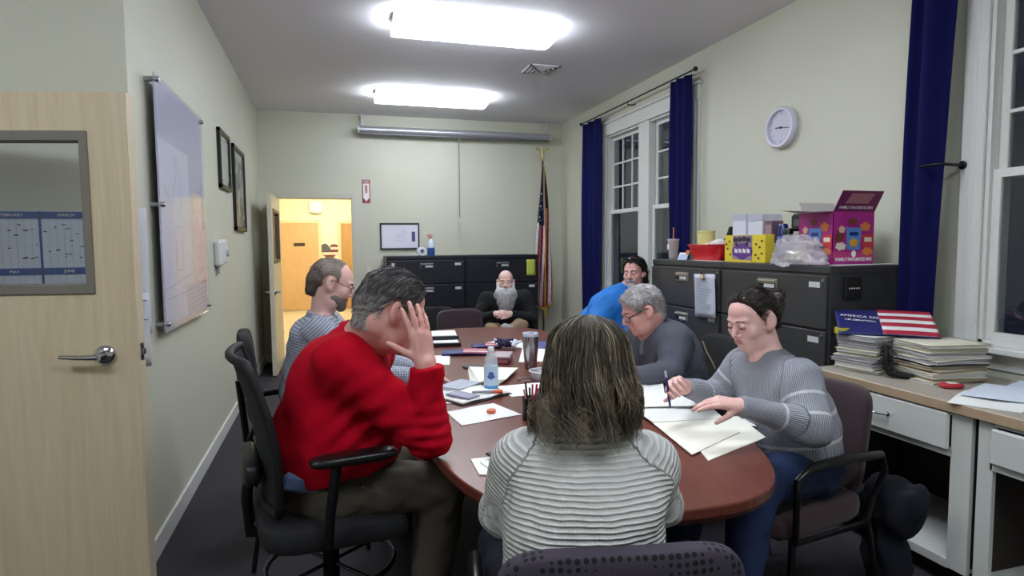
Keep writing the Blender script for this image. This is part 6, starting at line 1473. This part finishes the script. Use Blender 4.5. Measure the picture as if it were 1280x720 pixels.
# envelopes and phone beside the woman
for i in range(2):
    quad_sheet('envelope', ('white envelope at near left table edge by woman, lower one', 'white envelope at near left table edge by woman, upper one')[i], 'envelope', [(.425+.02*i, 1.94-.05*i), (.42+.05*i, 1.80-.03*i), (.60, 1.72), (.62, 1.92-.03*i)], TZ+.006*i, PWH, .004, lift=(0, 0, .0, 0))
t = thing('calculator', 'small black device lying on envelopes beside the woman', 'calculator', (.525, 1.905, TZ+.019), .3); MB().box((-.05, -.028, 0), (.05, .028, .010), bev=.003).build('body', mat('device_black', (26, 24, 26), .35), t); MB().box((-.045, .008, .010), (.02, .022, .011)).build('display', mat('device_grey', (96, 98, 96), .2), t)
t = thing('earbud_case', 'small grey pair of earphones with thin wire on table', 'earphones', (.93, 3.03, TZ), 0); MB().tube([(0, 0, .004), (.03, .04, .004), (.07, .03, .004), (.08, -.02, .004), (.04, -.04, .004), (.01, -.02, .004)], .0022, 6).build('wire', mat('wire_grey', (140, 140, 144), .5), t, smooth=True); MB().lathe([(0, 0), (.010, .002), (.010, .010), (0, .012)], 12, (0, 0, 0)).build('earbud', mat('wire_grey', (140, 140, 144), .5), t, smooth=True)
# ---- papers in front of the young woman
quad_sheet('manila_folder', 'large cream folder nearest the right table edge, underneath', 'folder', [(1.16, 1.69), (1.50, 1.835), (1.58, 2.10), (1.30, 2.10)], TZ, CREAM, .003, wav=.001)
quad_sheet('manila_folder', 'large cream folder lying over another at right table edge', 'folder', [(1.135, 1.745), (1.44, 1.905), (1.55, 2.26), (1.24, 2.40)], TZ+.0045, CREAM, .003, lift=(.0, .0, .004, .002), wav=.001)
quad_sheet('manila_folder', 'cream folder in the middle of young woman papers', 'folder', [(1.19, 2.10), (1.47, 2.07), (1.56, 2.28), (1.22, 2.42)], TZ+.010, PWH, .003, lift=(0, 0, .004, .0), wav=.003)
quad_sheet('manila_folder', 'white folder with raised flap under young woman left hand', 'folder', [(1.20, 2.30), (1.50, 2.18), (1.52, 2.42), (1.30, 2.56)], TZ+.018, PWH, .003, lift=(.0, .012, .004, 0), wav=.004)
t = quad_sheet('paper_sheet', 'wrinkled white sheet between woman and grey-haired man', 'paper', [(1.22, 2.56), (1.46, 2.47), (1.56, 2.66), (1.36, 2.82)], TZ, PWH, lift=(0, .01, .02, .0), wav=.012)
quad_sheet('paper_sheet', 'white sheet lying before the grey-haired man', 'paper', [(1.14, 2.66), (1.30, 2.60), (1.40, 2.88), (1.22, 2.94)], TZ, PWH, wav=.003)
quad_sheet('paper_sheet', 'small white slip by the right table edge under her forearm', 'paper', [(1.50, 1.99), (1.56, 1.96), (1.59, 2.05), (1.54, 2.08)], TZ, PWH)
# pen held by the young woman
i_, th_ = PEN_AT[1][0], PEN_AT[1][4]; mid = (_v(i_)+_v(th_))/2+_v((-.002, 0, .004)); dr_ = unit((-.18, -.05, .95))
t = thing('pen', 'blue and white pen held upright in young woman right hand', 'pen', tuple(mid+dr_*.030))
MB().tube([tuple(-dr_*.070), tuple(-dr_*.060), tuple(dr_*.055)], [.001, .0045, .0045], 10).build('barrel', mat('pen_blue', (56, 56, 140), .3), t, smooth=True)
MB().tube([tuple(dr_*.0545), tuple(dr_*.078)], [.0047, .0040], 10).build('cap', mat('pen_white', (214, 214, 232), .3), t, smooth=True)
# ---- on the charcoal cabinets
CZ = 1.3305
t = thing('drink_cup', 'clear plastic cup of iced drink with orange straw', 'cup', (2.72, 4.49, CZ))
MB().lathe([(0, 0), (.033, 0), (.036, .01), (.047, .155), (.046, .155), (.032, .006), (0, .006)], 28).build('cup', mat('cup_clear', (216, 206, 206), .1, alpha=.45), t, smooth=True)
MB().lathe([(0, .008), (.031, .008), (.036, .06), (0, .06)], 24).build('drink', mat('drink', (150, 136, 128), .2), t, smooth=True)
MB().lathe([(.037, .062), (.045, .14), (.045, .141), (.0, .141)], 24).build('pink_layer', mat('pink_layer', (206, 150, 150), .3, alpha=.6), t, smooth=True)
MB().lathe([(.050, .154), (.051, .158), (.048, .166), (.012, .170), (0, .170)], 28).build('lid', mat('lid_clear2', (210, 206, 214), .15, alpha=.6), t, smooth=True)
MB().tube([(.0, 0, .02), (.004, .006, .17), (.008, .012, .26)], .0045, 8).build('straw', mat('straw_orange', (206, 128, 92), .4), t, smooth=True)
MB().box((-.049, -.014, .08), (-.044, .014, .12), bev=.001).build('sticker', SW, t)
for i, (y, x, m_, l, tl) in enumerate(((4.22, 2.66, mat('env_orange', (216, 120, 70), .6), 'orange and white envelope leaning against the red basket', .08), (4.25, 2.64, mat('env_white', (224, 226, 234), .6), 'white envelope leaning beside the red basket', .06), (4.20, 2.625, mat('env_blue', (178, 196, 224), .6), 'pale blue envelope lying in front of basket end', .045))):
    t = thing('envelope', l, 'envelope', (x, y, CZ), -.3+.2*i); MB().box((-.002, -.05, 0), (.002, .05, tl), bev=.0005, M=Matrix.Rotation(.35, 4, 'Y')).build('paper', m_, t)
# red basket
t = thing('basket', 'red plastic basket with papers on the charcoal cabinets', 'basket', (2.735, 3.98, CZ)); RB = mat('red_plastic', (196, 22, 34), .4)
def bk(u, v, o=0):
    a = u*2*PI; sx, sy = .072+.028*v+o, .150+.055*v+o; n = 5; c, s = math.cos(a), math.sin(a); k = (abs(c)**n+abs(s)**n)**(-1/n); return (sx*k*c, sy*k*s, .004+.112*v)
b = MB(); b.grid(lambda u, v: bk(u, v), 48, 5, .003); b.build('shell', RB, t, smooth=True, auto=False)
MB().prism([bk(i/40, 0)[:2] for i in range(40)], 0, .006).build('bottom', RB, t); MB().tube([bk(i/40, 1) for i in range(40)], .005, 8, closed=True).build('rim', RB, t, smooth=True)
t = thing('yellow_tub', 'pale yellow round tub inside the red basket', 'tub', (2.74, 4.06, CZ+.010)); MB().lathe([(0, 0), (.060, 0), (.066, .195), (.069, .197), (.069, .212), (0, .214)], 28).build('tub', mat('pale_yellow', (222, 212, 140), .5), t, smooth=True)
for i in range(3):
    t = thing('packet', ('white crumpled packet in the basket, nearest the yellow tub', 'pink tinted packet in the middle of the basket', 'white packet at the basket end nearest the snack box')[i], 'packet', (2.725, 3.98-.05*i, CZ+.062+.012*i)); v, f = superq((0, 0, .035), (.05, .045, .035), .8, .8, 16, 10, fn=lambda p: (p[0]*(1+.2*math.sin(p[1]*80)), p[1], p[2]+.006*math.sin(p[0]*90+p[1]*60))); MB().add(v, f).build('packet', mat(('pack_white', 'pack_pink', 'pack_white')[i], ((226, 222, 222), (212, 176, 180), (226, 222, 222))[i], .4), t, smooth=True, auto=False)
t = thing('black_bag', 'black folded strap rising behind the red basket', 'bag', (2.862, 3.965, CZ)); MB().prism([(-.10, 0), (.05, 0), (.06, .25), (.04, .25), (.0, .17), (-.10, .11)], -.02, .02, M=Matrix.Rotation(PI/2, 4, 'Z') @ Matrix.Rotation(PI/2, 4, 'X') @ Matrix.Diagonal((-1, 1, 1, 1))).build('flap', mat('bag_black', (18, 18, 20), .6), t, bev=.006)
def carton(name, label, cat, loc, size, m, rz=0, parts=()):
    t = thing(name, label, cat, loc, rz); w, d, h = size; MB().box((0, 0, 0), (d, w, h), bev=.002).build('carton', m, t)
    for nm, a, c, mm in parts: MB().box(a, c, bev=.0004).build(nm, mm, t)
    return t
WB = mat('white_box_card', (214, 216, 230), .5); WB2 = mat('grey_box_line', (180, 182, 200), .5)
carton('white_box', 'plain white box behind yellow box, nearer the red basket', 'box', (2.82, 3.70, CZ), (.15, .16, .335), WB, 0, [('lid_flap', (-.003, -.002, .29), (.0, .152, .335), WB2)])
carton('white_box', 'plain white box behind yellow box, nearer the snack carton', 'box', (2.82, 3.525, CZ), (.15, .16, .325), WB, 0, [('lid_flap', (-.003, -.002, .28), (.0, .152, .325), WB2)])
carton('tall_box', 'narrow mauve box standing between white and blue boxes', 'box', (2.82, 3.43, CZ), (.075, .09, .275), mat('mauve_box', (112, 84, 100), .4), 0, [('label', (-.002, .008, .18), (0, .067, .25), mat('mauve_label', (160, 130, 140), .4)), ('band', (-.002, .0, .10), (0, .075, .13), mat('mauve_dark', (70, 50, 66), .4))])
t = thing('drink_can', 'dark blue slim can beside the narrow mauve box', 'can', (2.86, 3.375, CZ)); MB().lathe([(0, 0), (.030, 0), (.034, .01), (.034, .235), (.028, .25), (.027, .252), (0, .250)], 26).build('can', mat('can_blue', (22, 34, 110), .25, coat=.5), t, smooth=True); MB().lathe([(.0345, .10), (.0345, .17)], 26).build('band', mat('can_white', (120, 140, 210), .4), t, smooth=True)
t = thing('drink_can', 'black slim can between the blue can and snack carton', 'can', (2.84, 3.30, CZ)); MB().lathe([(0, 0), (.026, 0), (.029, .01), (.029, .20), (.022, .22), (0, .218)], 26).build('can', mat('can_black', (18, 18, 26), .25), t, smooth=True)
t = thing('coffee_maker', 'black appliance partly hidden behind the snack carton flap', 'appliance', (2.90, 3.22, CZ)); b = MB(); b.box((-.06, -.09, 0), (.09, .07, .04), bev=.01); b.box((.02, -.09, .04), (.09, .07, .22), bev=.01); b.box((-.06, -.09, .20), (.09, .07, .31), bev=.015); b.build('body', BLACK, t); MB().box((-.064, -.05, .235), (-.059, .03, .275)).build('panel', mat('grey_panel', (84, 86, 92), .3), t)
# yellow biscuit box
YEL = mat('biscuit_yellow', (226, 202, 60), .4); PUR = mat('biscuit_purple', (96, 52, 140), .4); OLV = mat('biscuit_dark', (60, 44, 66), .4); GREYP = mat('biscuit_grey', (150, 132, 150), .4)
t = carton('biscuit_box', 'yellow and purple biscuit box at front of charcoal cabinets', 'box', (2.635, 3.265, CZ), (.415, .07, .182), YEL)
def patch(nm, pts, x, m, par, th=.0012): MB().prism(pts, x, x+th, M=Matrix(((0, 0, 1, 0), (1, 0, 0, 0), (0, 1, 0, 0), (0, 0, 0, 1)))).build(nm, m, par)
patch('dark_panel', [(.125, .0), (.325, .0), (.325, .178), (.125, .178)], -.0012, GREYP, t)
patch('purple_cloud', [(.225+.105*math.cos(a), .072+.050*math.sin(a)+.008*math.sin(5*a)) for a in [2*PI*i/30 for i in range(30)]], -.0026, PUR, t)
patch('lower_band', [(.125, .0), (.325, .0), (.325, .020), (.125, .012)], -.0030, YEL, t)
for i, (y, z, r) in enumerate(((.16, .15, .022), (.205, .155, .022), (.25, .152, .022), (.295, .150, .022), (.18, .120, .018), (.28, .118, .018))):
    patch('biscuit', [(y+r*math.cos(a), z+r*.8*math.sin(a)) for a in [2*PI*i/18 for i in range(18)]], -.0042, OLV, t)
for i, (y, z) in enumerate(((.03, .14), (.05, .10), (.085, .12), (.03, .06), (.09, .05), (.36, .14), (.38, .09), (.35, .05), (.395, .12), (.06, .03))):
    patch('crumb', [(y+.010*math.cos(a), z+.007*math.sin(a)) for a in [2*PI*i/10 for i in range(10)]], -.0024, OLV, t)
for (y0, z0) in ((.145, .030),):
    for k in range(4): patch('white_letter', [(y0+k*.042, z0+.030), (y0+.030+k*.042, z0+.036), (y0+.030+k*.042, z0+.062), (y0+k*.042, z0+.056)], -.0044, SW, t)
# big snack carton, lid open
MAG = mat('snack_magenta', (176, 44, 138), .4); MAG2 = mat('snack_dark_magenta', (120, 40, 92), .4); CARD_IN = mat('carton_inside', (188, 184, 180), .8)
t = thing('snack_carton', 'large open magenta snack carton with lettering on the cabinets', 'box', (2.70, 2.79, CZ)); cw, cd, chh = .29, .26, .30
MB().box((0, 0, 0), (cw, .003, chh)).build('front_panel', MAG, t); MB().box((0, 0, 0), (.003, cd, chh)).build('side_panel', MAG, t)
b = MB(); b.box((cw-.003, .003, 0), (cw, cd, chh)); b.box((.003, cd-.003, 0), (cw-.003, cd, chh)); b.box((.003, .003, 0), (cw-.003, cd-.003, .003)); b.build('back_panels', CARD_IN, t)
b = MB(); b.grid(lambda u, v: (cw*u+.035*v, -.0-.03*v+.0, chh+.115*v), 2, 2, .003); b.build('front_flap', MAG2, t)
b = MB(); b.grid(lambda u, v: (cw*u*.9+.03+.02*v, cd+.06*v, chh+.07*v), 2, 2, .003); b.build('rear_flap', CARD_IN, t)
b = MB(); b.grid(lambda u, v: (-.13*v, cd*(1-u), chh-.0+.018*v-.02*v*u), 2, 2, .003); b.build('side_flap', CARD_IN, t)
FX = Matrix.Rotation(PI/2, 4, 'X')
def fpatch(nm, pts, y, m): MB().prism(pts, -y, -y+.0015, M=FX @ Matrix.Diagonal((1, 1, -1, 1)) @ Matrix.Diagonal((1, 1, -1, 1))).build(nm, m, t)
def rectp(x0, z0, x1, z1): return [(x0, z0), (x1, z0), (x1, z1), (x0, z1)]
def blob(x, z, rx, rz, n=5, a0=0): return [(x+rx*math.cos(a)*(1+.12*math.sin(n*a+a0)), z+rz*math.sin(a)*(1+.12*math.sin(n*a+a0))) for a in [2*PI*i/24 for i in range(24)]]
def art(side):
    """generic snack pictures: coloured pouches and bits, on the front (0) or the side (1)"""
    def P(nm, pts, lay, m):
        th = .0012*(lay+1)
        b = MB(); k = .0006
        if side == 0: vs = [(x, -th, z) for x, z in pts]+[(x, -th+k, z) for x, z in pts]
        else: vs = [(-th, cd-x*cd/cw, z) for x, z in pts]+[(-th+k, cd-x*cd/cw, z) for x, z in pts]
        n = len(pts); b.add(vs, [tuple(range(n)), tuple(range(2*n-1, n-1, -1))]+[(i, i+n, (i+1) % n+n, (i+1) % n) for i in range(n)]); b.build(nm, m, t)
    C = lambda n, c: mat('snack_'+n, c, .4)
    if side == 0: P('pink_band', rectp(0, .035, cw, .075), 0, C('pink', (196, 70, 130)))
    P('pouch', [(.10, .085), (.19, .085), (.20, .215), (.185, .21), (.105, .21), (.09, .215)], 1, C('blue', (92, 140, 206)))
    P('pouch_picture', blob(.145, .125, .030, .024), 2, C('amber', (214, 160, 60))); P('pouch_badge', rectp(.115, .165, .175, .185), 2, C('navy', (40, 60, 130)))
    P('red_pouch', [(.205, .10), (.285, .095), (.285, .175), (.205, .17)], 1, C('red', (204, 62, 66))); P('red_pouch_badge', rectp(.22, .13, .272, .155), 2, C('cream', (236, 226, 206)))
    P('orange_bits', blob(.245, .075, .038, .022, 7), 1, C('orange', (226, 132, 70))); P('brown_bits', blob(.045, .155, .032, .028, 4), 1, C('brown', (120, 62, 48)))
    P('cream_bits', blob(.055, .105, .036, .022, 6), 1, C('cream', (236, 226, 206))); P('orange_bits', blob(.225, .215, .035, .025, 5), 1, C('orange', (226, 132, 70)))
    P('brown_bits', blob(.135, .245, .030, .018, 5), 1, C('brown', (120, 62, 48))); P('cream_bits', blob(.06, .20, .022, .020, 5), 1, C('peach', (232, 186, 150)))
    P('round_badge', blob(.145, .060, .016, .020, 1), 3, C('white', (236, 236, 240)))
art(0); art(1)
text_mesh('lettering', 'FAMILY FAVORITES MIX', .0250, SW, Matrix.Translation((cw/2, -.0055, .030)) @ FX, t, .0006, .0008, sx=.98)
text_mesh('lettering', 'FAMILY FAVORITES MIX', .0225, SW, frame((cw/2+.008, -.006, chh+.022), (1, 0, 0), (.035, -.03, .115)) , t, .0006, .0002)
b = MB(); b.grid(lambda u, v: (.07+.16*u+.03*v, -.012-.02*v, chh+.045+.055*v), 2, 2, .001); b.build('flap_picture', mat('flap_rose', (176, 120, 130), .4), t)
# clear bag of wrapped sweets in front
t = thing('plastic_bag', 'crumpled clear plastic bag of pale wrapped snacks on cabinet edge', 'plastic bag', (2.655, 2.99, CZ))
BAGM = mat('bag_film', (236, 230, 240), .12, alpha=.40, coat=1)
nzb = noise3(30, 1, 91); nzc = noise3(70, 1, 92)
def bagf(u, v):
    a = u*2*PI; h_ = .165*math.sin(min(1, v*1.15)*PI/2); r = math.cos(v*PI/2)**.6
    x = (.085 if math.cos(a) < 0 else .040)*r*math.cos(a); y = .225*r*math.sin(a); k = 1+.10*float(nzb(x*1.0, y, h_))+.05*float(nzc(x, y, h_)); return (max(-.098, x*k-.0), y*k+.02*v, h_*(1-.25*(y/.225)**2)*k+.003)
MB().grid(bagf, 64, 26, 0).build('film', BAGM, t, smooth=True, auto=False)
MB().grid(lambda u, v: (-.080-.012*v-.006*math.sin(u*17), -.06+.18*u, .012-.028*v*math.sin(u*PI)), 16, 4, 0).build('hanging_fold', BAGM, t, smooth=True, auto=False)
MB().tube([(.0, .17, .12), (-.02, .09, .155), (-.03, .0, .135), (-.02, -.10, .10), (.0, -.20, .10)], .004, 8).build('seal_strip', mat('seal_purple', (84, 60, 92), .4), t, smooth=True)
rs = random.Random(12)
SN = [mat('snack_pale', (222, 214, 178), .5), mat('snack_silver', (196, 190, 200), .3, metal=.3), mat('snack_pinkw', (204, 160, 178), .4)]
for i in range(44):
    x, y = rs.uniform(-.075, -.01), rs.uniform(-.16, .15); z = CZ+.012+rs.random()*.075*(1-abs(y)/.2); mm = SN[rs.choice([0, 0, 0, 1, 2])]
    v, f = superq((0, 0, 0), (.020, .013, .008), .7, .7, 10, 6); M = Matrix.Translation((2.68+x, 2.99+y, z)) @ Euler((rs.uniform(-1, 1), rs.uniform(-1, 1), rs.uniform(0, 3))).to_matrix().to_4x4()
    o = MB().add(v, f).build('wrapped_snack', mm, None, smooth=True, auto=False); o.matrix_world = M; tag(o, 'small pale wrapped snack inside the clear plastic bag', 'snack', 'wrapped snacks in the plastic bag')
quad_sheet('paper_sheet', 'white paper under the snack carton at cabinet end', 'paper', [(2.66, 2.70), (3.04, 2.70), (3.04, 2.78), (2.68, 2.785)], CZ-.0, PWH, .002, lift=(0, .003, 0, 0))
quad_sheet('paper_sheet', 'white paper lying under the red basket', 'paper', [(2.63, 3.72), (2.70, 3.72), (2.70, 4.12), (2.62, 4.1)], CZ, PWH, .001)
# sheet clipped to the cabinet front
t = thing('clipped_sheet', 'printed sheet held by a magnetic clip on cabinet drawer', 'paper', (2.552, 3.80, 1.235), -PI/2+.0)
MB().grid(lambda u, v: (-.125+.25*u+.012*v, .0+.006*math.sin(v*2), -.31*v+.01*u), 4, 8, .001).build('sheet', mat('sheet_bluish', (206, 208, 222), .6), t, smooth=True, auto=False)
lines_on(t, Matrix.Translation((.008, -.0025, -.155)) @ RX, .22, .29, 22, mat('print_pale', (158, 162, 180), .6), 4, .06, .9)
b = MB(); b.box((-.022, -.018, -.03), (.022, .002, .004), bev=.004); b.tube([(-.008, -.008, .0), (-.01, -.02, .026), (.01, -.02, .026), (.008, -.008, .0)], .0025, 6); b.build('clip', CHROME, t)
# card holder on cabinet side
t = thing('card_holder', 'black magnetic holder with a row of white dots, cabinet side', 'holder', (2.735, 2.688, 1.215)); b = MB(); b.box((-.055, -.022, -.065), (.055, 0, .055), bev=.004); b.build('tray', mat('holder_black', (8, 8, 9), .6), t)
for i in range(5): MB().lathe([(0, -.002), (.005, 0), (0, .002)], 8, M=Matrix.Translation((-.032+.016*i, -.024, -.008)) @ RX).build('white_dot', SW, t)
# ---- on the black cabinets at the back
t = thing('tape_roll', 'white roll of paper tape standing on black cabinet', 'roll', (1.115, 7.86, 1.331+.055), .2); MB().lathe([(.022, -.035), (.055, -.035), (.055, .035), (.022, .035), (.022, -.035)], 28, M=RX).build('roll', mat('cap_white2', (226, 230, 238), .35), t, smooth=True); MB().lathe([(.0225, -.036), (.028, -.036), (.028, .036), (.0225, .036), (.0225, -.036)], 24, M=RX).build('core', mat('core_grey', (120, 116, 120), .6), t, smooth=True); MB().box((-.13, -.03, -.052), (-.03, .03, -.04), bev=.004).build('loose_end', mat('cap_white2', (226, 230, 238), .35), t)
t = thing('spray_bottle', 'clear and blue spray bottle with red top on cabinet', 'spray bottle', (1.235, 7.84, 1.3305)); MB().lathe([(0, 0), (.045, 0), (.048, .01), (.048, .10)], 24).build('blue_base', mat('spray_blue', (44, 88, 160), .3), t, smooth=True); MB().lathe([(.048, .10), (.046, .16), (.022, .20), (.014, .215)], 24).build('body', mat('spray_clear', (206, 214, 230), .2), t, smooth=True)
b = MB(); b.lathe([(.016, .213), (.017, .245), (0, .247)], 16); b.box((-.045, -.012, .245), (.022, .012, .275), bev=.005); b.tube([(-.02, 0, .245), (-.03, 0, .22), (-.026, 0, .20)], .004, 6); b.build('trigger_head', mat('spray_red', (206, 150, 146), .4), t, smooth=True)
# ---- flag on its pole
t = thing('flag', 'furled american flag on a gilt pole in the back corner', 'flag', (2.765, 7.86, 0)); GOLD = mat('gold_trim', (190, 148, 70), .4, metal=.4)
MB().lathe([(0, 0), (.13, 0), (.13, .03), (.05, .05), (.03, .09), (0, .09)], 28).build('base', GOLD, t, smooth=True); MB().tube([(0, 0, .06), (0, 0, 2.60)], .013, 12).build('pole', mat('pole_brown', (74, 52, 34), .4), t, smooth=True)
b = MB(); b.lathe([(.014, 2.58), (.026, 2.60), (.012, 2.62), (.020, 2.65), (.010, 2.67), (0, 2.69)], 20)
EG = mat('gilt_eagle', (214, 196, 140), .35, metal=.5)
for s in (-1, 1):
    P = []; b.grid(lambda u, v: (s*(.012+.085*u), -.01*u, 2.66+.075*math.sin(u*2.2)+(.03-.05*v)*(1-.5*u)), 8, 4, .006)
b.tube([(0, .01, 2.63), (0, 0, 2.69), (0, -.012, 2.73), (0, -.03, 2.735)], [.012, .022, .012, .004], 10); b.build('eagle_finial', EG, t, smooth=True)
FB = mat('flag_cloth_navy', (26, 28, 62), .8); FRd = mat('flag_cloth_red', (148, 26, 46), .8); FW = mat('flag_cloth_white', (206, 202, 208), .8); FG = mat('gold_fringe', (176, 140, 66), .7)
def fl(u, v):
    sp = .015+.105*min(1, v*1.4)**.8; z = 2.50-1.78*v-.22*u*v*(1-u)*2; a = u*5*PI
    return (-.11*0+(u-.52)*2*sp*.98+.008*math.sin(v*9+u*6), -.012-.030*math.sin(a)*min(1, v*3+.15)-.012, z)
def flm(u, v):
    if v < .42 and u < .50: return 0
    if v < .30 and u > .55: return 0
    return 1+int(math.floor(u*9+v*2.2)) % 2
MB().grid(fl, 80, 70, .002, mi=flm).build('cloth', [FB, FRd, FW], t, smooth=True, auto=False)
b = MB()
for (u, v) in ((.10, .20), (.22, .24), (.34, .22), (.12, .29), (.26, .31), (.40, .30), (.10, .37), (.22, .385), (.36, .38)):
    p = Vector(fl(u, v)); b.prism([(.016*(1 if i % 2 == 0 else .42)*math.sin(i*PI/5), .016*(1 if i % 2 == 0 else .42)*math.cos(i*PI/5)) for i in range(10)], 0, .003, M=Matrix.Translation(p+Vector((0, -.006, 0))) @ RX)
b.build('star_field', FW, t)
b = MB(); b.grid(lambda u, v: tuple(Vector(fl(.53, u))+Vector((.018*(v-.5), -.034, 0))), 40, 2, .003); b.build('side_fringe', FG, t, smooth=True, auto=False)
b = MB(); b.grid(lambda u, v: tuple(Vector(fl(u, 1.0))+Vector((0, 0, -.055*v))), 60, 2, .003); b.build('bottom_fringe', FG, t, smooth=True, auto=False)
b = MB(); b.tube([(.0, -.05, 1.35), (.02, -.06, .95), (.01, -.055, .62)], .006, 8); b.lathe([(.006, .62), (.018, .60), (.020, .52), (.022, .49), (0, .49)], 12, (.01, -.055, 0)); b.build('tassel_cord', FG, t, smooth=True)
# ---- on the worktop
WZ = .8005
def pile(n, cx, cy, w, d, z0, hgt, rz, nm, label, cat, group, seed, cols, top=None):
    rs = random.Random(seed); z = z0
    for i in range(n):
        th = hgt/n*(.55+.9*rs.random()); a = rz+rs.uniform(-.10, .10); ww = w*(1-.12*rs.random()); dd = d*(1-.10*rs.random()); ox, oy = cx+rs.uniform(-.014, .014), cy+rs.uniform(-.014, .014)
        t = thing(nm, label, cat, (ox, oy, z), a, group); mm = mat(*cols[rs.randrange(len(cols))], .7)
        b = MB(); k = max(2, int(th/.0035))
        for j in range(k):
            s1, s2 = rs.uniform(-.005, .005), rs.uniform(-.005, .005); zz = th*j/k; b.box((-ww/2+s1, -dd/2+s2, zz), (ww/2+s1, dd/2+s2, zz+th/k*.86))
        b.build('leaves', mm, t)
        b = MB(); b.grid(lambda u, v: (-ww/2-.006+(ww+.012)*u, -dd/2-.006+(dd+.012)*v, th+.0010+.0012*math.sin(u*5+i)), 6, 2, .001); b.build('cover', mat(*cols[(i*3+1) % len(cols)], .6), t, smooth=True, auto=False)
        z += th+.003
    return z
C1 = [('pile_white', (224, 222, 214)), ('pile_cream', (226, 220, 200)), ('pile_grey', (188, 186, 190)), ('pile_pale', (206, 204, 208)), ('pile_mauve', (170, 158, 172))]
C2 = [('pile_white', (224, 222, 214)), ('pile_cream', (226, 220, 200)), ('pile_tan', (192, 176, 148)), ('pile_grey', (188, 186, 190)), ('pile_white', (224, 222, 214)), ('pile_dark', (62, 60, 66))]
z1 = pile(9, 2.665, 2.495, .27, .22, WZ, .175, .25, 'file_folder', 'pale file folder in the left pile under the flag pouch', 'folder', 'file folders in the left pile', 3, C1)
z2 = pile(11, 2.80, 2.215, .31, .23, WZ, .15, -.12, 'file_folder', 'pale file folder in the wide right pile on the worktop', 'folder', 'file folders in the right pile', 8, C2)
t = flag_folder('navy flag pouch with white lettering and stripes atop the left paper pile', (2.735, 2.47, z1+.045), math.radians(-38), .44, .24, True)
t.rotation_euler = (math.radians(24), math.radians(0), math.radians(-38))
t = thing('tape_roll', 'yellow tape roll beside the flag pouch on the paper pile', 'tape', (2.54, 2.545, z1+.001), .2); MB().lathe([(.022, 0), (.036, 0), (.036, .028), (.022, .028), (.022, 0)], 24).build('roll', mat('tape_yellow', (196, 190, 60), .5), t, smooth=True)
t = thing('black_strap', 'black furry strap hanging between the two paper piles', 'strap', (2.585, 2.32, WZ)); rs = random.Random(2); b = MB()
core = [(.02, .02, .15), (.0, .0, .10), (-.005, -.01, .055), (.0, -.03, .022), (.04, -.07, .016), (.075, -.10, .014)]; P = []
for i in range(5):
    for s_ in range(6): P.append(Vector(core[i]).lerp(Vector(core[i+1]), s_/6))
b.tube(P, [.015]*len(P), 10)
for i in range(220):
    p = P[rs.randrange(0, 20)]; d = Vector((rs.uniform(-1, 1), rs.uniform(-1, 1), rs.uniform(-.6, .6))).normalized(); b.tube([p, p+d*.030], [.0022, .0008], 4)
b.build('strap', mat('fur_black', (14, 13, 16), .7), t)
t = thing('red_packet', 'small red and white packet at foot of right pile', 'packet', (2.66, 2.045, WZ), -.3); v, f = superq((0, 0, .012), (.05, .030, .012), .6, .6, 20, 8); MB().add(v, f).build('packet', mat('packet_red', (188, 44, 60), .35), t, smooth=True, auto=False); MB().box((-.02, -.02, .0235), (.02, .01, .0248)).build('label', SW, t)
quad_sheet('paper_sheet', 'white sheet at the right photo edge on worktop, overhanging the front', 'paper', [(2.40, 1.86), (2.52, 1.66), (2.76, 1.70), (2.66, 1.98)], WZ, PWH, lift=(0, 0, .01, .004), wav=.006)
quad_sheet('paper_sheet', 'white sheet on worktop on top of another, near window', 'paper', [(2.52, 1.90), (2.66, 1.64), (2.92, 1.70), (2.80, 2.00)], WZ+.014, PBL, lift=(0, .004, .012, .006), wav=.008)
quad_sheet('paper_sheet', 'folded sheet by the window sill at far right of worktop', 'paper', [(2.86, 1.96), (2.90, 1.76), (3.08, 1.80), (3.05, 2.02)], WZ, PBL, lift=(0, 0, .01, .01), wav=.006)
# navy coat heaped behind the young woman's chair
S = Sdf(.009); S.el((2.14, 1.86, .42), (.08, .12, .10), None, .05); S.el((2.17, 1.98, .34), (.09, .12, .11), None, .04); S.el((2.15, 1.90, .17), (.07, .10, .17), None, .04)
S.cutplane((2, 2, .012), (0, 0, -1))
o = S.mesh('navy_coat', mat('coat_navy', (13, 15, 30), .9), None, disp=noise3(20, .022, 95), smooth=2); tag(o, 'dark navy coat heaped behind the young woman chair', 'coat')

t = thing('lanyard', 'thin tan cord hanging over the black chair behind grey-haired man', 'cord', (1.86, 2.74, .90))
MB().tube([(-.01, .02, .05), (-.005, .012, .03), (.0, .0, 0), (.02, -.02, -.05), (.035, -.03, -.09)], .004, 8).build('cord', mat('tan_cord', (150, 134, 110), .7), t, smooth=True)
